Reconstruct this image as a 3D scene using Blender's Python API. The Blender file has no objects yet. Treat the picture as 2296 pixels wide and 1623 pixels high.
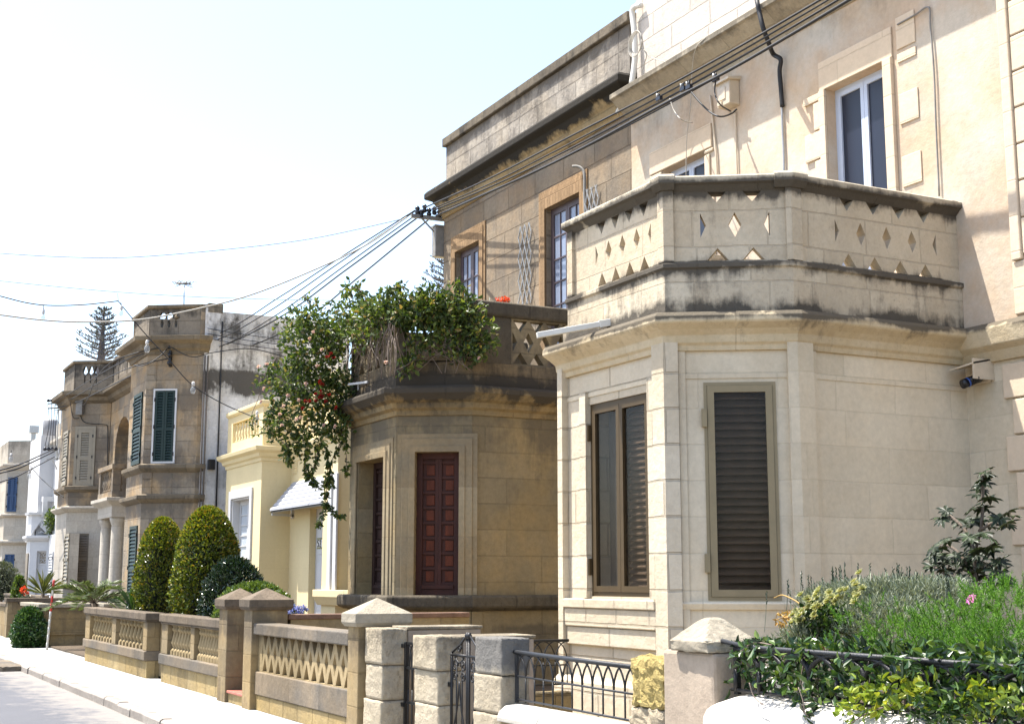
import bpy, bmesh, math, random
from mathutils import Vector, Matrix, noise
from mathutils.geometry import tessellate_polygon
random.seed(7)
R_ = math.radians
SC = bpy.context.scene
COL = SC.collection

# ------------------------------------------------------------------ camera
TH, AL, F_, EYE = R_(27.2), R_(9.16), 3032.0, 1.7
FW = Vector((-math.cos(TH)*math.cos(AL), math.sin(TH)*math.cos(AL), math.sin(AL)))
RT = Vector((math.sin(TH), math.cos(TH), 0))
UP = RT.cross(FW)
cam_d = bpy.data.cameras.new('camera'); cam = bpy.data.objects.new('camera', cam_d)
COL.objects.link(cam); SC.camera = cam
cam.location = (0, 0, EYE)
cam.rotation_euler = Matrix((RT, UP, -FW)).transposed().to_euler()
cam_d.sensor_width = 36; cam_d.lens = 36*F_/2296; cam_d.clip_start = .1; cam_d.clip_end = 5000

# ------------------------------------------------------------------ light
SUNV = Vector((.89, 1.0, -3.3)).normalized()       # direction the light travels
w = bpy.data.worlds.new('World'); SC.world = w; w.use_nodes = True
nt = w.node_tree; nt.nodes.clear()
sky = nt.nodes.new('ShaderNodeTexSky'); sky.sky_type = 'NISHITA'; sky.sun_disc = False
sky.sun_elevation = math.asin(-SUNV.z); sky.sun_rotation = math.atan2(-SUNV.x, -SUNV.y)
sky.air_density = 1.0; sky.dust_density = 2.0; sky.ozone_density = 1.0
bg = nt.nodes.new('ShaderNodeBackground'); bg.inputs[1].default_value = .15
wo = nt.nodes.new('ShaderNodeOutputWorld')
nt.links.new(sky.outputs[0], bg.inputs[0]); nt.links.new(bg.outputs[0], wo.inputs[0])
sd = bpy.data.lights.new('sun', 'SUN'); sd.energy = 5.0; sd.angle = R_(.5); sd.color = (1, .95, .87)
so = bpy.data.objects.new('sun', sd); COL.objects.link(so)
so.rotation_euler = SUNV.to_track_quat('-Z', 'Y').to_euler(); so.location = (-10, -10, 30)
SC.view_settings.view_transform = 'Standard'; SC.view_settings.look = 'None'
SC.view_settings.exposure = 1.5; SC.view_settings.gamma = 1
SC.cycles.max_bounces = 6; SC.cycles.diffuse_bounces = 4; SC.cycles.transparent_max_bounces = 12

# ------------------------------------------------------------------ measuring helpers
def ray(x, y):
    return FW + RT*((x-1148)/F_) + UP*((811.5-y)/F_)
def atY(x, y, Y):
    d = ray(x, y); return Vector((0, 0, EYE)) + d*(Y/d.y)
def atX(x, y, X):
    d = ray(x, y); return Vector((0, 0, EYE)) + d*(X/d.x)
def atZ(x, y, Z):
    d = ray(x, y); return Vector((0, 0, EYE)) + d*((Z-EYE)/d.z)
def Xat(x, y, Y): return atY(x, y, Y).x
CANT = R_(57); CD = Vector((math.cos(CANT), math.sin(CANT)))
def meet(x, y, p, d):
    """plan point where the sight line crosses the plan line p + t d"""
    r = ray(x, y); a, b = r.x, r.y
    den = a*(-d[1]) + b*d[0]
    k = (p[0]*(-d[1]) + p[1]*d[0])/den
    return Vector((a*k, b*k))
class PL:
    """a vertical plane seen left to right; u along, o outwards, z up"""
    def __init__(s, p0, p1):
        s.p0 = Vector(p0[:2]); s.p1 = Vector(p1[:2]); s.L = (s.p1-s.p0).length
        s.d = (s.p1-s.p0).normalized(); s.n = Vector((s.d.y, -s.d.x))
    def pt(s, u, o, z):
        q = s.p0 + s.d*u + s.n*o; return Vector((q.x, q.y, z))
    def px(s, x, y, o=0):
        r = ray(x, y); n3 = Vector((s.n.x, s.n.y, 0)); q = s.p0 + s.n*o
        k = (q.x*n3.x + q.y*n3.y)/r.dot(n3)
        P = Vector((0, 0, EYE)) + r*k
        return (Vector((P.x, P.y))-s.p0).dot(s.d), P.z

# ------------------------------------------------------------------ mesh helpers
class MB:
    def __init__(s): s.v = []; s.f = []; s.sm = []
    def add(s, vs, fs, sm=False):
        b = len(s.v); s.v.extend([tuple(v) for v in vs])
        s.f.extend([tuple(i+b for i in f) for f in fs]); s.sm.extend([sm]*len(fs)); return s
    def hexa(s, p):      # 8 pts: bottom 4, top 4
        return s.add(p, [(0,3,2,1),(4,5,6,7),(0,1,5,4),(1,2,6,5),(2,3,7,6),(3,0,4,7)])
    def box(s, x0, x1, y0, y1, z0, z1):
        return s.hexa([(x0,y0,z0),(x1,y0,z0),(x1,y1,z0),(x0,y1,z0),(x0,y0,z1),(x1,y0,z1),(x1,y1,z1),(x0,y1,z1)])
    def pbox(s, pl, u0, u1, o0, o1, z0, z1):
        return s.hexa([pl.pt(u0,o0,z0), pl.pt(u1,o0,z0), pl.pt(u1,o1,z0), pl.pt(u0,o1,z0),
                       pl.pt(u0,o0,z1), pl.pt(u1,o0,z1), pl.pt(u1,o1,z1), pl.pt(u0,o1,z1)])
    def beam(s, a, b, wd, ht, up=Vector((0,0,1))):
        a = Vector(a); b = Vector(b); d = (b-a).normalized(); sd_ = d.cross(up)
        if sd_.length < 1e-3: sd_ = d.cross(Vector((1,0,0)))
        sd_.normalize(); u2 = sd_.cross(d)
        q = [(-1,-1),(1,-1),(1,1),(-1,1)]
        vs = [a+sd_*wd/2*i+u2*ht/2*j for i, j in q] + [b+sd_*wd/2*i+u2*ht/2*j for i, j in q]
        return s.hexa(vs)
    def tube(s, pts, r, n=6, cap=True):
        pts = [Vector(p) for p in pts]; rs = r if isinstance(r, (list, tuple)) else [r]*len(pts)
        vs = []; fs = []; prev = None
        for i, p in enumerate(pts):
            t = (pts[min(i+1, len(pts)-1)]-pts[max(i-1, 0)])
            if t.length < 1e-9: t = Vector((0,0,1))
            t.normalize()
            if prev is None:
                a = t.cross(Vector((0,0,1)))
                if a.length < .05: a = t.cross(Vector((1,0,0)))
            else:
                a = prev - t*prev.dot(t)
                if a.length < 1e-6: a = t.cross(Vector((0,0,1)))
            a.normalize(); prev = a; b = t.cross(a)
            for k in range(n):
                an = 2*math.pi*k/n
                vs.append(p + a*rs[i]*math.cos(an) + b*rs[i]*math.sin(an))
        for i in range(len(pts)-1):
            for k in range(n):
                k2 = (k+1) % n
                fs.append((i*n+k, i*n+k2, (i+1)*n+k2, (i+1)*n+k))
        if cap:
            fs.append(tuple(range(n))[::-1]); fs.append(tuple(range((len(pts)-1)*n, len(pts)*n)))
        return s.add(vs, fs, True)
    def lathe(s, c, prof, n=12, sm=True):      # prof [(r,z)] about vertical axis at c
        c = Vector(c); vs = []; fs = []
        for r, z in prof:
            for k in range(n):
                an = 2*math.pi*k/n; vs.append(c+Vector((r*math.cos(an), r*math.sin(an), z)))
        for i in range(len(prof)-1):
            for k in range(n):
                k2 = (k+1) % n; fs.append((i*n+k, i*n+k2, (i+1)*n+k2, (i+1)*n+k))
        fs.append(tuple(range(n))[::-1]); fs.append(tuple(range((len(prof)-1)*n, len(prof)*n)))
        return s.add(vs, fs, sm)
    def prism(s, poly, z0, z1):
        n = len(poly); vs = [(p[0], p[1], z0) for p in poly]+[(p[0], p[1], z1) for p in poly]
        fs = [tuple(range(n))[::-1], tuple(range(n, 2*n))]+[(i, (i+1) % n, n+(i+1) % n, n+i) for i in range(n)]
        return s.add(vs, fs)
    def panel(s, pl, outer, holes, o0, o1):
        """plate with holes; outer and holes are lists of (u,z)"""
        loops = [outer]+list(holes); flat = [p for l in loops for p in l]
        tris = tessellate_polygon([[Vector((p[0], p[1], 0)) for p in l] for l in loops])
        n = len(flat)
        vs = [pl.pt(u, o1, z) for u, z in flat]+[pl.pt(u, o0, z) for u, z in flat]
        fs = [tuple(t) for t in tris]+[tuple(i+n for i in t[::-1]) for t in tris]
        b = 0
        for l in loops:
            m = len(l)
            for i in range(m):
                j = (i+1) % m; fs.append((b+i, b+j, b+j+n, b+i+n))
            b += m
        return s.add(vs, fs)
    def sweep(s, path, prof, closed=False):
        """prof closed polygon (outward offset, z) swept along plan path (left to right)"""
        P = [Vector(p[:2]) for p in path]; n = len(P); offs = []
        for i in range(n):
            ns = []
            if i > 0: d = (P[i]-P[i-1]).normalized(); ns.append(Vector((d.y, -d.x)))
            if i < n-1: d = (P[i+1]-P[i]).normalized(); ns.append(Vector((d.y, -d.x)))
            if len(ns) == 1: offs.append(ns[0])
            else:
                m = (ns[0]+ns[1]).normalized(); offs.append(m/max(.3, m.dot(ns[0])))
        k = len(prof); vs = []
        for i in range(n):
            for o, z in prof:
                q = P[i]+offs[i]*o; vs.append((q.x, q.y, z))
        fs = [(i*k+j, i*k+(j+1) % k, (i+1)*k+(j+1) % k, (i+1)*k+j) for i in range(n-1) for j in range(k)]
        fs += [tuple(range(k)), tuple(range((n-1)*k, n*k))[::-1]]
        return s.add(vs, fs)
    def build(s, name, mat, parent=None, bevel=0, uv=True, fix=True):
        me = bpy.data.meshes.new(name); me.from_pydata(s.v, [], s.f)
        me.polygons.foreach_set('use_smooth', s.sm)
        if fix:
            bm = bmesh.new(); bm.from_mesh(me)
            bmesh.ops.recalc_face_normals(bm, faces=bm.faces[:]); bm.to_mesh(me); bm.free()
        me.update()
        if uv: boxuv(me)
        me.materials.append(mat)
        o = bpy.data.objects.new(name, me); COL.objects.link(o)
        if parent is not None:
            o.parent = parent; o.matrix_parent_inverse = Matrix.Translation(parent.location).inverted() if parent.type == 'EMPTY' else Matrix.Identity(4)
        if bevel:
            m = o.modifiers.new('bevel', 'BEVEL'); m.width = bevel; m.segments = 2; m.limit_method = 'ANGLE'; m.angle_limit = R_(35)
        return o
def boxuv(me):
    uvl = me.uv_layers.new(name='UVMap'); data = [0.0]*(2*len(me.loops)); V = me.vertices
    for p in me.polygons:
        n = p.normal
        if abs(n.z) > .75: t = Vector((1, 0, 0)); b = Vector((0, 1, 0))
        else:
            t = Vector((-n.y, n.x, 0)).normalized()
            if abs(t.x) > .1: t = t if t.x > 0 else -t
            b = Vector((0, 0, 1))
        for li in p.loop_indices:
            c = V[me.loops[li].vertex_index].co
            data[2*li] = c.dot(t); data[2*li+1] = c.dot(b)
    uvl.data.foreach_set('uv', data)

def tag(o, label=None, cat=None, group=None, kind=None):
    if label: o['label'] = label
    if cat: o['category'] = cat
    if group: o['group'] = group
    if kind: o['kind'] = kind
    return o
def thing(name, label, cat, loc=(0,0,0), group=None):
    o = bpy.data.objects.new(name, None); COL.objects.link(o); o.location = loc
    o.empty_display_size = .2
    return tag(o, label, cat, group)
def crom(pts, n=8):
    P = [Vector(p) for p in pts]; P = [2*P[0]-P[1]]+P+[2*P[-1]-P[-2]]; out = []
    for i in range(1, len(P)-2):
        for k in range(n):
            t = k/n; a, b, c, d = P[i-1], P[i], P[i+1], P[i+2]
            out.append(.5*((2*b)+(c-a)*t+(2*a-5*b+4*c-d)*t*t+(3*b-a-3*c+d)*t**3))
    out.append(P[-2]); return out

# ------------------------------------------------------------------ materials
def newmat(name):
    m = bpy.data.materials.new(name); m.use_nodes = True; nt = m.node_tree
    return m, nt, nt.nodes['Principled BSDF']
def N(nt, t, **k):
    n = nt.nodes.new(t)
    for a, b in k.items(): setattr(n, a, b)
    return n
def mixc(nt, fac, a, b, mode='MIX'):
    n = nt.nodes.new('ShaderNodeMix'); n.data_type = 'RGBA'; n.blend_type = mode
    for s, v in ((0, fac), (6, a), (7, b)):
        if isinstance(v, (int, float)): n.inputs[s].default_value = v
        elif isinstance(v, (tuple, list)): n.inputs[s].default_value = (*v[:3], 1)
        else: nt.links.new(v, n.inputs[s])
    return n.outputs[2]
def math_(nt, op, a, b=None, clamp=False):
    n = nt.nodes.new('ShaderNodeMath'); n.operation = op; n.use_clamp = clamp
    for s, v in ((0, a), (1, b)):
        if v is None: continue
        if isinstance(v, (int, float)): n.inputs[s].default_value = v
        else: nt.links.new(v, n.inputs[s])
    return n.outputs[0]
def nz(nt, vec, scale, detail=4, rough=.55, sc=None):
    if sc:
        mp = N(nt, 'ShaderNodeMapping'); mp.inputs['Scale'].default_value = sc; nt.links.new(vec, mp.inputs[0]); vec = mp.outputs[0]
    n = N(nt, 'ShaderNodeTexNoise'); n.inputs['Scale'].default_value = scale
    n.inputs['Detail'].default_value = detail; n.inputs['Roughness'].default_value = rough
    nt.links.new(vec, n.inputs['Vector']); return n.outputs['Fac']
def ramp(nt, fac, stops):
    n = N(nt, 'ShaderNodeValToRGB'); cr = n.color_ramp
    while len(cr.elements) < len(stops): cr.elements.new(.5)
    for e, (p, c) in zip(cr.elements, stops):
        e.position = p; e.color = (c, c, c, 1) if isinstance(c, (int, float)) else (*c, 1)
    nt.links.new(fac, n.inputs[0]); return n.outputs[0]
GR = (.045, .04, .034)
def stone(name, base, alt, patch=None, pamt=.5, bw=1.0, bh=.4, mort=.35, jw=.012, zst=None, grime=.5, gcol=GR, bump=.5, rough=.9, dark=None, off=0, lvl=0, K=.66, vary=.84, grain=.5, cloud=.6):
    """coursed limestone: block courses, ochre patches, black weathering whose amount follows height (zst: list of (z, amount))"""
    base = [c*K for c in base]; alt = [c*K for c in alt]; patch = [c*K for c in patch] if patch else None
    m, nt, bs = newmat(name)
    uv = N(nt, 'ShaderNodeUVMap'); uv.uv_map = 'UVMap'
    geo = N(nt, 'ShaderNodeNewGeometry'); pos = geo.outputs['Position']
    # jitter the joints a little
    jn = N(nt, 'ShaderNodeTexNoise'); jn.inputs['Scale'].default_value = 3; jn.inputs['Detail'].default_value = 3
    nt.links.new(uv.outputs[0], jn.inputs['Vector'])
    vm = N(nt, 'ShaderNodeVectorMath', operation='MULTIPLY_ADD'); nt.links.new(jn.outputs['Color'], vm.inputs[0])
    vm.inputs[1].default_value = (.03, .022, 0); nt.links.new(uv.outputs[0], vm.inputs[2])
    va = N(nt, 'ShaderNodeVectorMath', operation='ADD'); nt.links.new(vm.outputs[0], va.inputs[0]); va.inputs[1].default_value = (.3, off, 0)
    br = N(nt, 'ShaderNodeTexBrick'); nt.links.new(va.outputs[0], br.inputs['Vector'])
    br.inputs['Color1'].default_value = (*base, 1); br.inputs['Color2'].default_value = (*[c*vary for c in alt], 1)
    br.inputs['Mortar'].default_value = (*[c*.55 for c in base], 1)
    br.inputs['Scale'].default_value = 1; br.inputs['Mortar Size'].default_value = jw; br.inputs['Mortar Smooth'].default_value = .4
    br.inputs['Brick Width'].default_value = bw; br.inputs['Row Height'].default_value = bh; br.inputs['Bias'].default_value = -.1
    br.squash = .7; br.squash_frequency = 3
    flat = mixc(nt, nz(nt, pos, 1.1, 3), base, alt)
    c = mixc(nt, br.outputs['Fac'], br.outputs['Color'], mixc(nt, mort, flat, br.outputs['Color']))
    if patch:
        f = ramp(nt, nz(nt, pos, .9, 5, .6), [(.42, 0), (.62, 1)])
        c = mixc(nt, math_(nt, 'MULTIPLY', f, pamt), c, patch)
    # fine mottling
    c = mixc(nt, grain, c, ramp(nt, nz(nt, pos, 14, 6, .7), [(.25, .45), (.75, 1.0)]), 'MULTIPLY')
    c = mixc(nt, cloud, c, ramp(nt, nz(nt, pos, .7, 6, .62, (1, 1, .6)), [(.3, .55), (.65, 1.0)]), 'MULTIPLY')
    sep = N(nt, 'ShaderNodeSeparateXYZ'); nt.links.new(pos, sep.inputs[0])
    if zst:
        zz = math_(nt, 'DIVIDE', sep.outputs[2], 12.0, True)
        amt = ramp(nt, zz, [(max(0, min(1, z/12)), a) for z, a in zst])
    else: amt = None
    st = nz(nt, pos, 1.6, 7, .68, (1.6, 1.6, .45))
    st2 = nz(nt, pos, 6, 6, .75); st3 = nz(nt, pos, 4.5, 5, .7, (1, 1, .12))
    s = math_(nt, 'ADD', math_(nt, 'MULTIPLY', st, .45), math_(nt, 'MULTIPLY', st2, .27))
    s = math_(nt, 'ADD', s, math_(nt, 'MULTIPLY', st3, .28))
    if lvl: s = math_(nt, 'ADD', s, lvl)
    if amt is not None:
        amt = math_(nt, 'MULTIPLY', amt, ramp(nt, nz(nt, pos, 1.3, 4, .6), [(.32, .35), (.62, 1.15)]))
        a2 = math_(nt, 'MULTIPLY', amt, .40)
        s = math_(nt, 'ADD', s, a2)
        g = math_(nt, 'MULTIPLY', math_(nt, 'SUBTRACT', s, .615), 6.5, True)
    else:
        g = math_(nt, 'MULTIPLY', math_(nt, 'SUBTRACT', s, .615), 6.5, True)
    sp = math_(nt, 'MULTIPLY', math_(nt, 'SUBTRACT', nz(nt, pos, 26, 5, .8), .57), 9, True)
    spa = math_(nt, 'ADD', math_(nt, 'MULTIPLY', amt, .8), .12) if amt is not None else min(1, .25+lvl*4)
    g = math_(nt, 'MAXIMUM', g, math_(nt, 'MULTIPLY', sp, spa))
    g = math_(nt, 'MULTIPLY', g, grime, True)
    c = mixc(nt, g, c, gcol)
    nt.links.new(c, bs.inputs['Base Color']); bs.inputs['Roughness'].default_value = rough
    bs.inputs['Specular IOR Level'].default_value = .15
    b = N(nt, 'ShaderNodeBump'); b.inputs['Strength'].default_value = bump; b.inputs['Distance'].default_value = .03
    h = math_(nt, 'SUBTRACT', math_(nt, 'MULTIPLY', nz(nt, pos, 9, 8, .7), .6), math_(nt, 'MULTIPLY', br.outputs['Fac'], mort*1.4))
    h = math_(nt, 'SUBTRACT', h, math_(nt, 'MULTIPLY', g, .15))
    nt.links.new(h, b.inputs['Height']); nt.links.new(b.outputs[0], bs.inputs['Normal'])
    return m
def plain(name, col, rough=.5, metal=0, var=.15, scale=8, bump=.1, spec=.4, streak=0):
    m, nt, bs = newmat(name); geo = N(nt, 'ShaderNodeNewGeometry'); pos = geo.outputs['Position']
    f = nz(nt, pos, scale, 6, .65, (1, 1, .3) if streak else None); col = [x*.8 for x in col]
    c = mixc(nt, ramp(nt, f, [(.3, 0), (.7, 1)]), [x*(1-var) for x in col], [min(1, x*(1+var)) for x in col])
    nt.links.new(c, bs.inputs['Base Color']); bs.inputs['Roughness'].default_value = rough; bs.inputs['Metallic'].default_value = metal
    bs.inputs['Specular IOR Level'].default_value = spec
    if bump:
        b = N(nt, 'ShaderNodeBump'); b.inputs['Strength'].default_value = bump; b.inputs['Distance'].default_value = .01
        nt.links.new(nz(nt, pos, scale*5, 5, .6), b.inputs['Height']); nt.links.new(b.outputs[0], bs.inputs['Normal'])
    return m
def glass(name, col, rough=.05, see=0.0):
    m, nt, bs = newmat(name); bs.inputs['Base Color'].default_value = (*col, 1); bs.inputs['Roughness'].default_value = rough
    bs.inputs['Specular IOR Level'].default_value = .4
    geo = N(nt, 'ShaderNodeNewGeometry')
    b = N(nt, 'ShaderNodeBump'); b.inputs['Strength'].default_value = .08; b.inputs['Distance'].default_value = .02
    nt.links.new(nz(nt, geo.outputs['Position'], 1.5, 2), b.inputs['Height']); nt.links.new(b.outputs[0], bs.inputs['Normal'])
    if see: bs.inputs['Alpha'].default_value = 1-see
    return m
def leafmat(name, cols, rough=.45, trans=.3, spec=.5):
    """cols: list of (pos, rgb) picked per leaf"""
    m, nt, bs = newmat(name); geo = N(nt, 'ShaderNodeNewGeometry')
    c = ramp(nt, geo.outputs['Random Per Island'], [(p, [x*.8 for x in q]) for p, q in cols])
    nt.links.new(c, bs.inputs['Base Color']); bs.inputs['Roughness'].default_value = rough
    bs.inputs['Specular IOR Level'].default_value = spec
    tr = N(nt, 'ShaderNodeBsdfTranslucent'); nt.links.new(mixc(nt, 1, c, (1.0, 1.0, .45), 'MULTIPLY'), tr.inputs[0])
    mx = N(nt, 'ShaderNodeMixShader'); mx.inputs[0].default_value = trans
    nt.links.new(bs.outputs[0], mx.inputs[1]); nt.links.new(tr.outputs[0], mx.inputs[2])
    nt.links.new(mx.outputs[0], nt.nodes['Material Output'].inputs[0])
    return m

M = {}
# cream house (nearest)
M['a_wall'] = stone('a_wall', (.745, .655, .50), (.69, .605, .455), (.70, .57, .39), .4, 1.25, .4, .28, .009, [(0, .25), (.6, 0), (4.2, .0), (4.36, .3)], .35, bump=.4, K=.93, vary=.90, grain=.35, cloud=.45)
M['a_front'] = stone('a_front', (.76, .67, .52), (.70, .61, .46), (.66, .52, .34), .35, 1.0, .4, .7, .016, [(0, .2), (.6, 0)], .25, bump=.8, K=.86, vary=.88, grain=.35, cloud=.4)
M['a_cornice'] = stone('a_cornice', (.70, .59, .41), (.64, .52, .34), (.56, .42, .22), .4, 1.3, 3, .2, .008, [(4.40, .15), (4.56, .35), (4.62, 1.3), (4.70, 1.6)], .85, bump=.8, K=.9, vary=.9, grain=.35, cloud=.4)
M['a_parapet'] = stone('a_parapet', (.70, .61, .46), (.66, .56, .41), (.64, .50, .33), .4, .85, .42, .35, .010, [(4.62, 1.7), (4.70, 1.0), (4.86, .35), (5.08, .3), (5.18, .7), (5.255, 1.3), (5.29, .35), (5.4, .1), (5.95, .15), (6.12, 1.0)], .9, bump=.8, K=.86, vary=.88, grain=.4, cloud=.45)
M['a_coping'] = stone('a_coping', (.62, .55, .42), (.56, .48, .36), None, 0, 1.6, 5, .3, .01, [(6.08, 1.6), (6.17, 1.2), (6.21, .4), (6.30, .15)], .9, bump=1.0, lvl=.0, K=.95, grain=.5)
M['a_upper'] = stone('a_upper', (.80, .61, .435), (.78, .60, .42), (.79, .71, .59), .9, 1.4, .5, .0, .004, [(5, .2), (7.5, .1), (9.0, .2), (9.6, .5)], .3, bump=.5, K=.74, vary=.97, grain=.3, cloud=.5)
M['a_quoin'] = stone('a_quoin', (.80, .66, .49), (.76, .62, .46), None, 0, 9, .42, .3, .012, None, .12, bump=.4, K=.86, vary=.97, grain=.25, cloud=.35)
M['a_roof'] = stone('a_roof', (.78, .71, .62), (.72, .65, .57), None, 0, 1.1, .42, .55, .016, [(9.5, .3), (9.8, .1), (11.5, .3)], .35, bump=.8, K=.8, vary=.92, grain=.3, cloud=.4)
M['a_eave'] = stone('a_eave', (.66, .58, .44), (.58, .50, .37), (.5, .38, .22), .3, 1.6, 3, .4, .012, [(9.6, .1), (9.85, .3), (9.98, .9)], .6, bump=.6, K=.72)
# brown house
M['b_wall'] = stone('b_wall', (.47, .38, .235), (.41, .335, .21), (.60, .42, .18), .5, 1.3, .42, .5, .010, [(0, .5), (.55, .3), (.95, .9), (1.05, .1), (1.3, .2), (3.0, .2), (3.7, .4), (4.4, .9)], .65, bump=.6, K=.64, gcol=(.08, .07, .055))
M['b_frame'] = stone('b_frame', (.52, .43, .28), (.46, .37, .24), (.58, .40, .19), .5, 9, .8, .3, .01, None, .45, bump=.4, K=.66)
M['b_upper'] = stone('b_upper', (.48, .395, .29), (.42, .345, .255), (.56, .39, .23), .5, 1.15, .46, .8, .016, [(5, .4), (6.5, .3), (8.3, .5), (9.4, .35), (9.9, .1)], .55, bump=.8, K=.66, gcol=(.11, .095, .08))
M['b_black'] = stone('b_black', (.30, .25, .18), (.22, .185, .14), None, 0, 1.2, 5, .5, .012, None, .95, bump=1.0, gcol=(.03, .027, .023), lvl=.14)
M['b_sill'] = stone('b_sill', (.20, .17, .125), (.13, .11, .085), (.36, .29, .19), .3, 1.2, 5, .5, .012, None, .9, bump=1.0, gcol=(.022, .020, .017), lvl=.12)
M['b_cornice'] = stone('b_cornice', (.50, .39, .22), (.42, .32, .18), (.56, .36, .14), .5, 1.2, 5, .4, .012, [(4.4, .3), (4.56, .5), (4.64, 1.0), (4.72, 1.4), (5, 1.5)], .92, bump=.8, K=.6)
M['b_eave'] = stone('b_eave', (.58, .44, .24), (.50, .37, .20), (.62, .41, .16), .5, 1.2, 5, .4, .012, [(9.8, .2), (9.98, .2), (10.12, .9), (10.22, 1.9), (10.40, 1.9), (10.46, .9)], .97, bump=.8, gcol=(.02, .019, .017), K=.7)
M['b_terrace'] = stone('b_terrace', (.36, .28, .18), (.27, .215, .145), (.42, .29, .13), .4, 1.0, .42, .5, .012, [(4.85, 1.6), (4.98, .9), (5.1, .45), (5.4, .5), (5.9, .5), (6.0, .8)], .9, bump=.8, K=.6)
M['b_parapet'] = stone('b_parapet', (.50, .45, .38), (.43, .385, .325), (.50, .41, .29), .4, 1.1, .5, .5, .012, [(10.4, .8), (10.55, .35), (10.9, .35), (11.2, .5), (11.4, 1.0), (11.6, .9)], .75, bump=1.6, K=.86, lvl=.03, gcol=(.08, .07, .06))
# yellow house
M['c_wall'] = stone('c_wall', (.86, .72, .42), (.85, .705, .41), None, 0, 3, .5, .05, .006, None, .08, bump=.2, K=.8, vary=.98, grain=.15, cloud=.2)
M['c_white'] = plain('c_white', (.60, .60, .60), .5, 0, .05, 3)
# brown pair of houses
M['d_wall'] = stone('d_wall', (.53, .44, .325), (.44, .37, .285), (.72, .47, .22), .65, 1.2, .42, .6, .012, [(3.2, .3), (3.9, 1.0), (4.05, .3), (4.6, .9), (4.9, .9), (5.4, .4), (6.7, .8), (7.2, .3), (7.8, .0), (8.4, .6)], .7, bump=.7, K=.72, vary=.76, gcol=(.10, .088, .075))
M['d_cornice'] = stone('d_cornice', (.36, .29, .20), (.28, .23, .165), None, 0, 1.2, 5, .5, .012, None, .95, bump=.8, lvl=.10)
M['d_parapet'] = stone('d_parapet', (.40, .34, .26), (.32, .27, .21), None, 0, 1.2, .4, .5, .012, [(8.0, 1.5), (8.25, 1.3), (8.4, .4), (8.8, .3), (9, .8)], .85, bump=.8)
M['d_party'] = stone('d_party', (.82, .81, .80), (.74, .73, .71), (.50, .47, .43), .5, 1.3, .42, .1, .01, [(0, .3), (3.5, .25), (6.0, .2), (6.7, .3), (6.98, 1.2), (7.28, 1.2), (7.5, .4), (8.8, .55)], .92, bump=.8, K=1.05, vary=.9, cloud=.7)
M['e_paint'] = stone('e_paint', (.68, .62, .52), (.63, .57, .48), None, 0, 1.2, .42, .3, .01, None, .15, bump=.3, K=.82, vary=.94)
M['g_wall'] = stone('g_wall', (.64, .58, .48), (.58, .53, .44), (.58, .46, .33), .3, 1.2, .42, .3, .01, [(7.5, .2), (8.3, .8)], .5, bump=.4, K=.82, vary=.92)
M['white'] = plain('white', (.62, .62, .62), .6, 0, .05, 3)
# garden walls
M['fence'] = stone('fence', (.50, .39, .23), (.42, .32, .185), (.58, .40, .17), .5, .9, .36, .4, .01, [(0, .6), (.15, .4), (.5, .3), (.8, .2), (.98, .8), (1.3, .6)], .6, bump=.7, gcol=(.08, .065, .05), K=.62)
M['fence_cap'] = stone('fence_cap', (.34, .27, .20), (.26, .21, .155), (.42, .32, .21), .4, 1.2, 5, .5, .01, None, .85, bump=1.0, gcol=(.045, .038, .03), lvl=.13, K=.52)
M['fence_foot'] = stone('fence_foot', (.56, .43, .22), (.48, .36, .18), (.62, .44, .18), .6, .8, .4, .5, .014, [(0, .2), (.3, .3), (.5, .8)], .6, bump=1.4)
M['fence_grey'] = stone('fence_grey', (.34, .30, .25), (.27, .24, .20), (.60, .45, .28), .6, 1.6, 5, .4, .01, None, .7, bump=.8, gcol=(.06, .055, .05), lvl=.06, K=.50)
M['baluster'] = stone('baluster', (.56, .43, .24), (.50, .38, .20), None, 0, 9, 9, 0, .01, [(.45, .1), (.8, .2), (.98, .8)], .6, bump=.5)
M['pale_rough'] = stone('pale_rough', (.72, .62, .46), (.64, .54, .39), (.58, .47, .30), .35, 3, 5, .1, .01, [(0, .2), (.9, .2), (1.15, .7)], .6, bump=2.6, K=.72)
M['pale_stained'] = stone('pale_stained', (.64, .57, .45), (.56, .49, .37), None, 0, 3, 5, .1, .01, [(0, .2), (.85, .3), (.98, 1.0), (1.3, 1.3)], .8, bump=2.0, gcol=(.10, .10, .10))
M['yellow_rough'] = stone('yellow_rough', (.86, .68, .27), (.70, .54, .20), (.60, .47, .24), .4, 3, 5, .1, .01, None, .25, bump=3.0)
M['pier_plaster'] = stone('pier_plaster', (.58, .48, .37), (.52, .43, .33), (.64, .50, .38), .4, 5, 5, .1, .01, [(0, .4), (1.3, .1)], .3, bump=.6)
M['coping_white'] = stone('coping_white', (.80, .76, .68), (.74, .69, .60), None, 0, .9, 5, .5, .014, None, .45, bump=.6, K=.85)
M['cap_pale'] = stone('cap_pale', (.70, .62, .48), (.62, .54, .40), None, 0, 9, 9, 0, .01, None, .45, bump=1.4, K=.52)
M['red_tile'] = plain('red_tile', (.40, .13, .09), .6)
M['soil'] = plain('soil', (.09, .065, .04), .95, 0, .4, 10, 1)
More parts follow.
